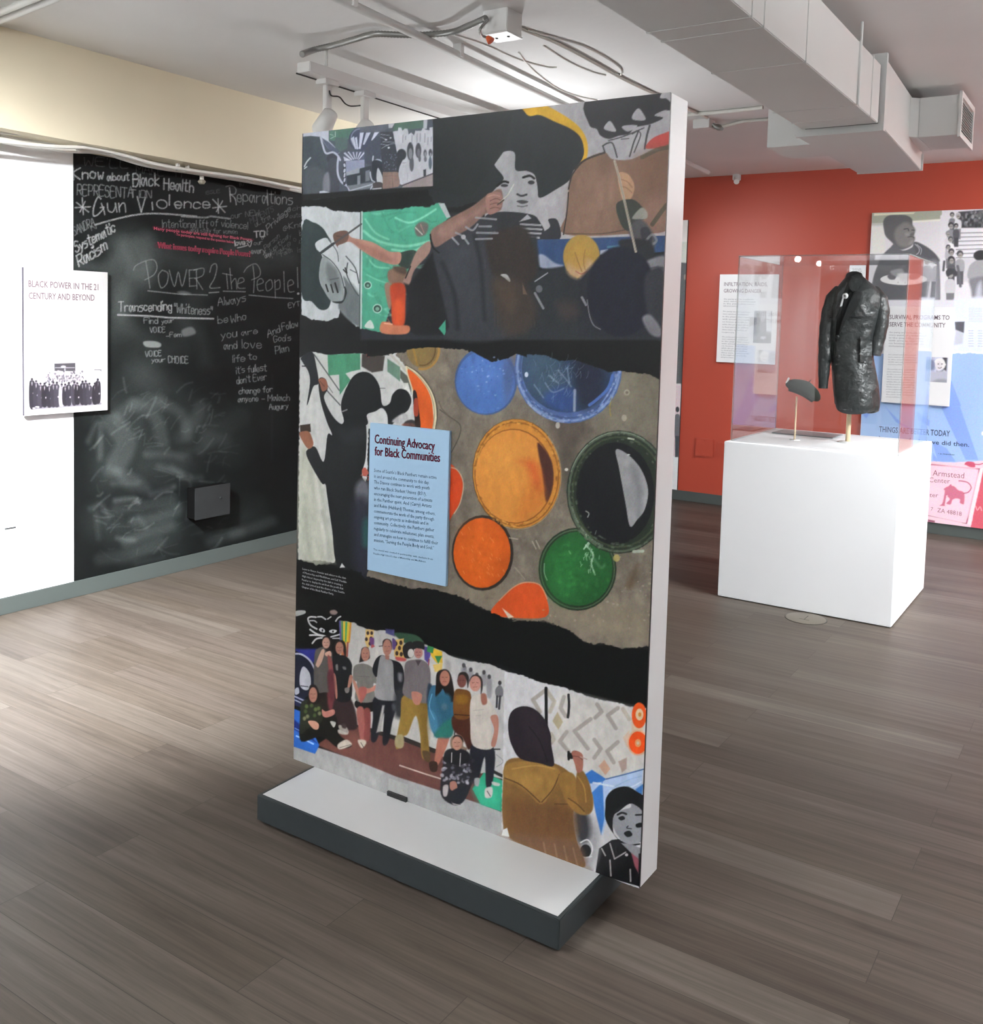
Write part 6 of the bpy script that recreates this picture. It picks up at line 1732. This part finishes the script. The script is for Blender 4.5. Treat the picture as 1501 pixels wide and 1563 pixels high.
coat_p = cw(0, 0, KZ)
coat = empty('leather_coat', tuple(cw(0, 0, rows[-1][0])), 'black leather coat hanging on a stand inside the clear display case', 'coat')
mb = MB()
rings = []
for i, (z_, aL, aR, dp) in enumerate(rows):
    ring = []
    for k in range(40):
        w = 2 * math.pi * k / 40
        cs, sn = math.cos(w), math.sin(w)
        e_ = 2 / 2.4
        a_ = (aL + aR) / 2 + (aR - aL) / 2 * math.copysign(abs(cs) ** e_, cs)
        d_ = dp * math.copysign(abs(sn) ** e_, sn)
        low = max(0.0, (i - 8) / 6.0)
        d_ += 0.012 * low * math.sin(5 * w + 0.6) + 0.003 * math.sin(3 * w + i * 0.8)
        zz = z_ + (0.018 * math.sin(w * 2 + 0.7) * low - 0.008 * low * cs if i > 9 else 0)
        ring.append(cw(a_, d_, zz))
    rings.append(ring)
inner = [[CO * np.array([1, 1, 0]) + (p - CO) * np.array([0.93, 0.93, 0]) + np.array([0, 0, p[2]]) for p in rings[-1]], [CO * np.array([1, 1, 0]) + (p - CO) * np.array([0.9, 0.9, 0]) + np.array([0, 0, p[2] + 0.12]) for p in rings[-1]]]
mb.loft(rings + inner).build('body', M_leather, coat)


def sleeve(path, name='sleeve'):
    pts, rs = [], []
    for x_, y_, r_, d_ in path:
        a_, z_ = cl(x_, y_)
        pts.append(cw(a_, d_, z_))
        rs.append(r_ * abs(cl(100, 500)[0] - cl(0, 500)[0]) / 100)
    P = smooth_pts(np.array(pts), closed=False, k=4)
    q = np.interp(np.linspace(0, len(rs) - 1, len(P)), range(len(rs)), rs)
    q = [float(r_ * (1 + 0.05 * math.sin(i * 1.9))) for i, r_ in enumerate(q)]
    return MB().tube(P, q, 20).build(name, M_leather, coat)


sleeve([(505, 300, 40, .01), (456, 370, 58, .02), (424, 490, 60, .035), (406, 630, 58, .045), (394, 770, 52, .05), (384, 900, 42, .055), (378, 1036, 33, .06)])
sleeve([(745, 300, 40, .0), (795, 380, 58, .01), (812, 480, 56, .02), (798, 600, 54, .03), (774, 710, 50, .04), (762, 790, 42, .05)])


def flap(name, pts, mat, off=0.012, thick=0.006, label=None):
    n = len(pts)
    F_, B_ = [], []
    for x_, y_ in pts:
        a_, z_ = cl(x_, y_)
        d_ = front(a_, z_)
        F_.append(cw(a_, d_ + off + thick, z_))
        B_.append(cw(a_, d_ - 0.02, z_))
    mb = MB().add(F_ + B_, [tuple(range(n - 1, -1, -1)), tuple(range(n, 2 * n))] + [(i, (i + 1) % n, n + (i + 1) % n, n + i) for i in range(n)])
    o = mb.build(name, mat, coat)
    if label:
        o['label'] = label
    return o


flap('front_opening', [(592, 322), (575, 372), (545, 450), (522, 520), (505, 590), (480, 690), (468, 690), (470, 600), (482, 520), (505, 450), (530, 400), (560, 350)], M_lining, 0.011, 0.003, 'black gap where the coat hangs open')
flap('lapel', [(560, 250), (585, 270), (560, 330), (528, 400), (500, 455), (470, 530), (476, 440), (488, 340), (505, 285)], M_leather2, 0.020, 0.007)
flap('lapel', [(610, 315), (668, 330), (640, 420), (600, 480), (545, 540), (500, 640), (520, 540), (548, 460), (580, 385)], M_leather2, 0.018, 0.007)
# collar: a rolled band round the neck, higher at the back, with a pointed right leaf
ring0, ring1, ring2 = [], [], []
zc0, zc1 = cl(600, 268)[1], cl(600, 190)[1]
ac = cl(606, 230)[0]
hw = abs(cl(676, 230)[0] - cl(536, 230)[0]) / 2
outer, innr = [], []
mb = MB()
rr = []
for zf, k in ((0.0, 1.22), (0.5, 1.06), (1.0, 0.86), (1.02, 0.74), (0.5, 0.72)):
    ring = []
    for i in range(28):
        w = 2 * math.pi * i / 28
        tilt = -0.020 * math.sin(w) * (1 if zf > .2 else .4)
        ring.append(cw(ac + hw * k * math.cos(w), 0.06 * k * math.sin(w), zc0 + (zc1 - zc0) * zf + tilt))
    rr.append(ring)
mb.loft(rr, cap=True).build('collar', M_leather2, coat)
flap('collar_leaf', [(590, 205), (640, 188), (668, 232), (652, 292), (640, 318), (596, 322), (572, 300), (566, 262)], M_leather, 0.022, 0.007)
# seams, pocket flap, buttons
for pts in ([(570, 500), (650, 505), (735, 500), (735, 508), (650, 513), (570, 508)], [(432, 470), (470, 480), (470, 486), (432, 477)], [(650, 655), (742, 676), (742, 690), (650, 670)], [(455, 700), (463, 700), (470, 1150), (460, 1150)]):
    flap('seam', pts, M_leather2, 0.008, 0.003)
flap('pocket', [(655, 668), (740, 688), (736, 850), (650, 840)], M_leather, 0.010, 0.004)
for x_, y_ in ((484, 655), (490, 798)):
    a_, z_ = cl(x_, y_)
    MB().lathe([(0, 0), (0.011, 0), (0.011, -0.006), (0, -0.008)], cw(a_, front(a_, z_) + 0.012, z_), 'y', 12).build('button', M_leather2, coat)
a_, z_ = cl(542, 356)
P = cw(a_, front(a_, z_) + 0.034, z_)
pin = MB().lathe([(0, 0.008), (0.015, 0.006), (0.017, 0), (0.015, -0.004), (0, -0.006)], P, 'y', 20).build('badge', material('white badge', '#dcdcdc', 0.35), coat)
pin['label'] = 'round white pin badge with a dark centre'
MB().lathe([(0, -0.0065), (0.005, -0.0065), (0.005, -0.009), (0, -0.009)], P, 'y', 12).build('badge_centre', M_leather2, pin)
a_, z_ = cl(513, 398)
P = cw(a_, front(a_, z_) + 0.03, z_)
lb = MB().add([P + s_[0] * EX + np.array([0, 0, s_[1]]) + d_ * EY for d_ in (0, 0.005) for s_ in ((-.006, -.03), (.006, -.024), (.014, .02), (.006, .024))], [(3, 2, 1, 0), (4, 5, 6, 7), (0, 1, 5, 4), (1, 2, 6, 5), (2, 3, 7, 6), (3, 0, 4, 7)]).build('pin_tag', material('white tag', '#c9cbcc', 0.5), coat)

# stands
M_wood = material('pale wood rod', '#cdb896', 0.5, noise=(30, 0.1))
rod = at(1297.5, 674, z=KZ)
st = empty('coat_stand', (CO[0] + .01, CO[1], KZ), 'pale wooden post that holds the leather coat up', 'stand')
zh = rows[-1][0]
MB().tube([(CO[0] + .004, CO[1], KZ + 0.006), (CO[0] + .004, CO[1], zh + 0.1)], 0.014, 12).build('post', M_wood, st)
MB().lathe([(0, 0), (0.06, 0), (0.06, 0.005), (0.02, 0.008), (0, 0.008)], (CO[0] + .004, CO[1], KZ), 'z', 24).build('foot', M_white_metal, st)

BO = np.array([-1.635, 5.86, 0.0])


def bl_(x, y):
    P = on_plane(1180 + x / 4.886, 380 + y / 4.886, BO, EY) - BO
    return float(P @ EX), float(P[2])


bc, b1_, b2_ = np.array(bl_(236, 1040)), np.array(bl_(104, 985)), np.array(bl_(362, 1112))
ma = (b2_ - b1_) / 2
aR = float(np.hypot(*ma))
ud = ma / aR
vd = np.array([-ud[1], ud[0]])
M_felt = material('dark felt', '#2b2f2a', 0.9, spec=0.2, bump=(120, 0.4, 0.003))
P3 = lambda q, d: BO + q[0] * EX + d * EY + np.array([0, 0, q[1]])
beret = empty('beret', tuple(P3(bc - vd * .02, 0)), 'dark felt beret tilted on a thin rod left of the coat', 'hat')
mb = MB()
rr = []
for rf, hf in ((0.02, .36), (.35, .35), (.7, .28), (.92, .15), (1.0, 0.0), (.95, -.13), (.78, -.22), (.70, -.26), (.70, -.34), (.64, -.34), (.62, -.24)):
    ring = []
    for i in range(32):
        w = 2 * math.pi * i / 32
        bend = -0.16 * math.cos(w) ** 2 * rf
        q = bc + ud * aR * rf * math.cos(w) + vd * aR * (hf * 1.15 + bend + 0.0)
        ring.append(P3(q, aR * .8 * rf * math.sin(w)))
    rr.append(ring)
mb.loft(rr).build('crown', M_felt, beret)
top = bc + vd * aR * .41 + ud * aR * .06
MB().tube([P3(top - vd * .01, 0), P3(top + vd * .008, 0), P3(top + vd * .018 + ud * .004, 0)], [.004, .003, .0025], 8).build('stalk', M_felt, beret)
tg = bc - ud * aR * .97 + vd * aR * .02
MB().add([P3(tg + ud * s_[0] + vd * s_[1], d_) for d_ in (.02, .024) for s_ in ((-.004, -.02), (.006, -.02), (.006, .016), (-.004, .016))], [(3, 2, 1, 0), (4, 5, 6, 7), (0, 1, 5, 4), (1, 2, 6, 5), (2, 3, 7, 6), (3, 0, 4, 7)]).build('tag', material('white cloth tag', '#c8cac6', 0.7), beret)
bs_ = empty('beret_stand', (BO[0], BO[1], KZ), 'thin pale rod that holds the beret up', 'stand')
MB().tube([(BO[0] - .025, BO[1], KZ + .004), (BO[0] - .025, BO[1], P3(bc, 0)[2] - .052)], 0.005, 10).build('post', M_wood, bs_)
MB().lathe([(0, 0), (0.03, 0), (0.03, 0.004), (0, 0.005)], (BO[0] - .025, BO[1], KZ), 'z', 18).build('foot', M_white_metal, bs_)

# label plate lying in the case
lp = tag(MB().box(-1.88, -1.50, 6.12, 6.37, KZ + .0005, KZ + 0.007).build('label_plate', material('grey label plate', '#8f979a', 0.35, noise=(30, .15)), bevel=0.001, origin=(-1.69, 6.245, KZ)), 'flat grey text plate lying at the back of the display case', 'label plate')

# round floor outlet cover half under the pedestal
fo = empty('floor_outlet_cover', (-1.412, 5.372, 0), 'round grey floor outlet cover half under the pedestal', 'floor outlet')
M_outlet = material('outlet cover grey', '#5a544a', 0.45)
MB().lathe([(0, 0), (0.112, 0), (0.112, 0.0008), (0.104, 0.0034), (0, 0.0034)], (-1.412, 5.372, 0), 'z', 40).build('plate', M_outlet, fo)
MB().lathe([(0.106, 0.0), (0.113, 0.0), (0.113, 0.0025), (0.106, 0.0025), (0.106, 0.0)], (-1.412, 5.372, 0), 'z', 40).build('ring', material('outlet ring dark', '#3a372f', 0.5), fo)
MB().box(-1.44, -1.385, 5.335, 5.339, 0.0034, 0.004).box(-1.414, -1.41, 5.339, 5.42, 0.0034, 0.004).build('slot', material('outlet slot dark', '#35322b', 0.6), fo)

# ------------------------------------------------------------------ ceiling: ducts, pipe, conduit, track, cables
M_duct = material('duct paint', '#cfd0ce', 0.6, noise=(3, 0.03))
M_gap = material('duct seam dark', '#3c3c3b', 0.7)
DX0, DX1, DZ0, DZ1, DYE = -1.405, -1.052, 2.562, 2.83, 4.82
duct = empty('air_duct', ((DX0 + DX1) / 2, 2.0, CZ), 'long rectangular white air duct with a grille outlet under the ceiling', 'air duct')
MB().box(DX0, DX1, -3.0, DYE, DZ0, DZ1).build('main_run', M_duct, duct, bevel=0.003)
for yy in (1.0, 2.2, 3.02, 3.14, 3.62, 4.40, 4.66):
    MB().box(DX0 - 0.003, DX1 + 0.0035, yy - 0.005, yy + 0.005, DZ0 - 0.002, DZ1 + 0.003).build('seam', M_duct, duct)
MB().box(DX0 + 0.01, DX1 - 0.006, DYE, DYE + 0.03, DZ0 + 0.004, DZ1 - 0.01).build('flange_gap', M_gap, duct)
PX0, PX1, PY0, PY1 = -1.462, -1.085, 4.86, 6.24
# plenum: lower lip then open box
MB().box(PX0 + 0.02, DX1 + 0.02, DYE + 0.03, DYE + 0.055, DZ0 - 0.03, DZ1 + 0.06).build('flange', M_duct, duct)
MB().hexa([(PX0, PY0 + 0.02, 2.55), (DX1 + .01, PY0 + 0.02, 2.55), (-1.105, PY1, 2.55), (PX0, PY1, 2.55)], [(PX0, PY0 + 0.02, 2.87), (DX1 + .01, PY0 + 0.02, 2.87), (-1.105, PY1, 2.87), (PX0, PY1, 2.87)]).build('plenum', M_duct, duct, bevel=0.003)
MB().box(PX0 - 0.004, -1.095, PY1 - 0.012, PY1 + 0.006, 2.546, 2.64).build('end_rim', M_duct, duct)
# right branch with grille
MB().hexa([(-1.12, 5.66, 2.65), (-1.04, 5.74, 2.65), (-1.04, 6.17, 2.65), (-1.12, 6.2, 2.65)], [(-1.12, 5.66, 2.86), (-1.04, 5.74, 2.86), (-1.04, 6.17, 2.86), (-1.12, 6.2, 2.86)]).build('branch_neck', M_duct, duct)
MB().box(-1.04, -0.842, 5.735, 6.17, 2.65, 2.86).build('branch', M_duct, duct, bevel=0.002)
gr = MB()
for b_ in ((5.715, 5.745, 2.635, 2.875), (6.16, 6.19, 2.635, 2.875), (5.745, 6.16, 2.635, 2.665), (5.745, 6.16, 2.845, 2.875)):
    gr.box(-0.842, -0.828, *b_)
go = gr.build('grille', M_duct, duct)
sl = MB()
for k in range(12):
    z_ = 2.672 + k * 0.0145
    sl.hexa([(-0.842, 5.745, z_), (-0.832, 5.745, z_ - .006), (-0.832, 6.16, z_ - .006), (-0.842, 6.16, z_)], [(-0.842, 5.745, z_ + .004), (-0.832, 5.745, z_ - .002), (-0.832, 6.16, z_ - .002), (-0.842, 6.16, z_ + .004)])
sl.build('louvre', material('grille grey', '#9a9b99', 0.5), go)
# left branch
MB().box(-1.69, PX0 + 0.005, 5.18, 5.565, 2.553, 2.80).build('branch', M_duct, duct, bevel=0.002)
for yy, x_ in ((4.40, DX1 + .006), (2.2, DX1 + .006), (4.40, DX0 - .006), (2.2, DX0 - .006)):
    MB().tube([(x_, yy, DZ0), (x_, yy, CZ)], 0.006, 8).build('hanger_rod', M_white_metal, duct)

# painted pipe
P0, P1 = at(575, 25, z=2.86), at(830, 145, z=2.86)
dr = (P1 - P0) / np.linalg.norm(P1 - P0)
tag(MB().tube([P0 - dr * 3.2, P1 + dr * 3.0], 0.019, 14).build('ceiling_pipe', M_duct), 'long straight white pipe crossing the ceiling above the display panel', 'pipe')
for q in ((537, 6), (700, 84)):
    c_ = at(*q, z=2.86)
    tag(MB().box(c_[0] - .024, c_[0] + .024, c_[1] - .012, c_[1] + .012, 2.85, CZ).build('pipe_clamp', M_white_metal), 'small clamp holding the ceiling pipe, ' + ('near the top edge of the picture' if q[0] < 600 else 'above the track lights'), 'clamp', 'pipe clamps')

# flexible metal conduit and junction box
M_flex = material('flexible metal conduit', '#8d8d8a', 0.35, metal=0.6)
fp = smooth_pts(np.array([at(x_, y_, z=z_) for x_, y_, z_ in ((461, 83, 2.80), (480, 76, 2.86), (510, 69, 2.875), (545, 59, 2.88), (572, 52, 2.885), (610, 53, 2.885), (650, 53, 2.885), (690, 49, 2.88), (715, 40, 2.87), (742, 28, 2.865))]), closed=False, k=16)
tag(MB().tube(fp, [0.0155 if i % 2 else 0.0125 for i in range(len(fp))], 12).build('flexible_conduit', M_flex), 'grey ribbed metal conduit running to the junction box', 'conduit')
jb = at(768, 38, z=2.86)
J = empty('junction_box', (jb[0], jb[1], CZ), 'white ceiling junction box with an orange wire connector hanging out', 'junction box')
MB().box(jb[0] - .065, jb[0] + .06, jb[1] - .06, jb[1] + .06, 2.815, CZ).build('body', M_white_metal, J, bevel=0.003)
MB().box(jb[0] - .069, jb[0] + .064, jb[1] - .064, jb[1] + .064, 2.808, 2.815).build('cover', M_white_metal, J, bevel=0.002)
for dx_ in (-.03, .03):
    MB().lathe([(0, 0), (.006, 0), (.006, -.003), (0, -.003)], (jb[0] + dx_, jb[1], 2.808), 'z', 8).build('screw', M_gap, J)
w = [at(745, 30, z=2.85), at(733, 45, z=2.80), at(736, 54, z=2.79), at(744, 57, z=2.785)]
MB().tube(smooth_pts(np.array(w), closed=False), .006, 8).build('wire', M_flex, J)
o0, o1 = at(744, 56, z=2.785), at(750, 63, z=2.765)
MB().tube([o0, (o0 + o1) / 2, o1], [.008, .014, .018], 10).build('wire_connector', material('orange wire nut', '#c8592f', 0.4), J)

# lighting track with two heads
TB0, TB1 = at(453, 112, z=2.75), at(662, 180, z=2.75)
tx = TB0[0]
trk = empty('lighting_track', (tx + .045, TB0[1] + 1, CZ), 'white lighting track hung below the ceiling left of the pipe', 'lighting track')
MB().box(tx, tx + 0.085, TB0[1], 7.2, 2.752, 2.80).build('channel', M_white_metal, trk, bevel=0.003)
MB().box(tx - 0.002, tx + 0.004, TB0[1] - .003, 7.2, 2.746, 2.753).build('contact_rail', M_gap, trk)
for yy in (TB0[1] + .16, TB0[1] + 2.2):
    MB().tube([(tx + .04, yy, 2.8), (tx + .04, yy, CZ)], .008, 8).build('hanger_rod', M_white_metal, trk)
for (u_, v_, lb_) in ((500, 128, 'white track spotlight on the lighting track, the left one of two above the panel'), (557, 150, 'white track spotlight on the lighting track, the right one of two above the panel')):
    c_ = at(u_, v_, x=tx + .03)
    h = empty('track_light', (c_[0], c_[1], 2.752), lb_, 'spotlight', 'track spotlights above the panel')
    MB().box(c_[0] - .035, c_[0] + .035, c_[1] - .05, c_[1] + .05, 2.728, 2.752).build('adapter', M_white_metal, h, bevel=.003)
    MB().box(c_[0] - .014, c_[0] + .014, c_[1] - .02, c_[1] + .02, 2.56, 2.73).build('stem', M_white_metal, h, bevel=.003)
    a0 = Vector((c_[0], c_[1], 2.56))
    d_ = Vector((-.75, .25, -.6)).normalized()
    MB().tube([a0 - d_ * .05, a0 - d_ * .045, a0 + d_ * .07, a0 + d_ * .08], [.02, .038, .05, .046], 18).build('lamp_head', M_lamp_shell, h)
    MB().tube([a0 + d_ * .081, a0 + d_ * .083], .04, 18).build('lens', M_lens, h)
bw = [at(x_, y_, x=tx + .05) for x_, y_ in ((503, 138), (506, 146), (518, 148), (527, 158), (536, 162), (550, 161))]
tag(MB().tube(smooth_pts(np.array(bw), closed=False), .004, 6).build('black_wire', material('black wire', '#2b2b2b', 0.5)), 'thin black wire hanging between the two track spotlights', 'wire')

# loose white cables on the ceiling
for pts, r_, lb_ in ((((783, 40), (815, 52), (850, 66), (900, 92), (950, 120), (998, 143), (1080, 180)), .009, 'thick white cable from the junction box towards the duct'),
                     (((805, 45), (850, 58), (890, 70), (925, 88), (946, 103), (948, 114), (940, 112)), .005, 'looped white cable beside the thick one above the panel'),
                     (((792, 80), (803, 95), (820, 112), (850, 134), (880, 146), (912, 153)), .004, 'thin white cable curving down behind the panel top'),
                     (((690, 52), (740, 68), (790, 90), (833, 102), (850, 103)), .004, 'thin white cable running off to the left of the junction box'),
                     (((830, 70), (870, 95), (905, 110), (925, 115)), .004, 'thin white cable lying along the thick one')):
    P = smooth_pts(np.array([at(x_, y_, z=CZ - r_) for x_, y_ in pts]), closed=False, k=6)
    tag(MB().tube(P, r_, 8).build('ceiling_cable', M_cable), lb_, 'cable', 'white cables on the ceiling')
for pts, r_, lb_ in ((((1044, 176), (1090, 172), (1130, 168), (1165, 164)), .012, 'straight white conduit between the panel and the duct'), (((1088, 196), (1110, 192), (1138, 185), (1180, 182)), .010, 'white conduit running from the small ceiling box to the duct')):
    P = smooth_pts(np.array([at(x_, y_, z=CZ - r_) for x_, y_ in pts]), closed=False, k=6)
    tag(MB().tube(P, r_, 8).build('ceiling_conduit', M_cable), lb_, 'conduit', 'white conduits beside the panel')
e0 = at(1076, 191, z=2.88)
E_ = empty('ceiling_box', (e0[0], e0[1], CZ), 'small white box on the ceiling between the panel and the duct', 'junction box')
MB().box(e0[0] - .06, e0[0] + .05, e0[1] - .05, e0[1] + .05, 2.855, CZ).build('body', M_white_metal, E_, bevel=.003)
MB().tube([(e0[0] + .05, e0[1], 2.88), (e0[0] + .09, e0[1] + .02, 2.86), (e0[0] + .12, e0[1] - .01, 2.845)], [.012, .02, .012], 8).build('fitting', M_flex, E_)
# pipes in the upper left corner
for k, lb_ in enumerate(('lower of the two white pipes in the upper left corner of the ceiling', 'upper of the two white pipes in the upper left corner of the ceiling')):
    a_, b_ = at(-30, 44 - 13 * k, z=2.875), at(110, -12 - 13 * k, z=2.875)
    tag(MB().tube([a_, b_], .015, 10).build('corner_pipe', M_duct), lb_, 'pipe', 'white pipes in the upper left corner')
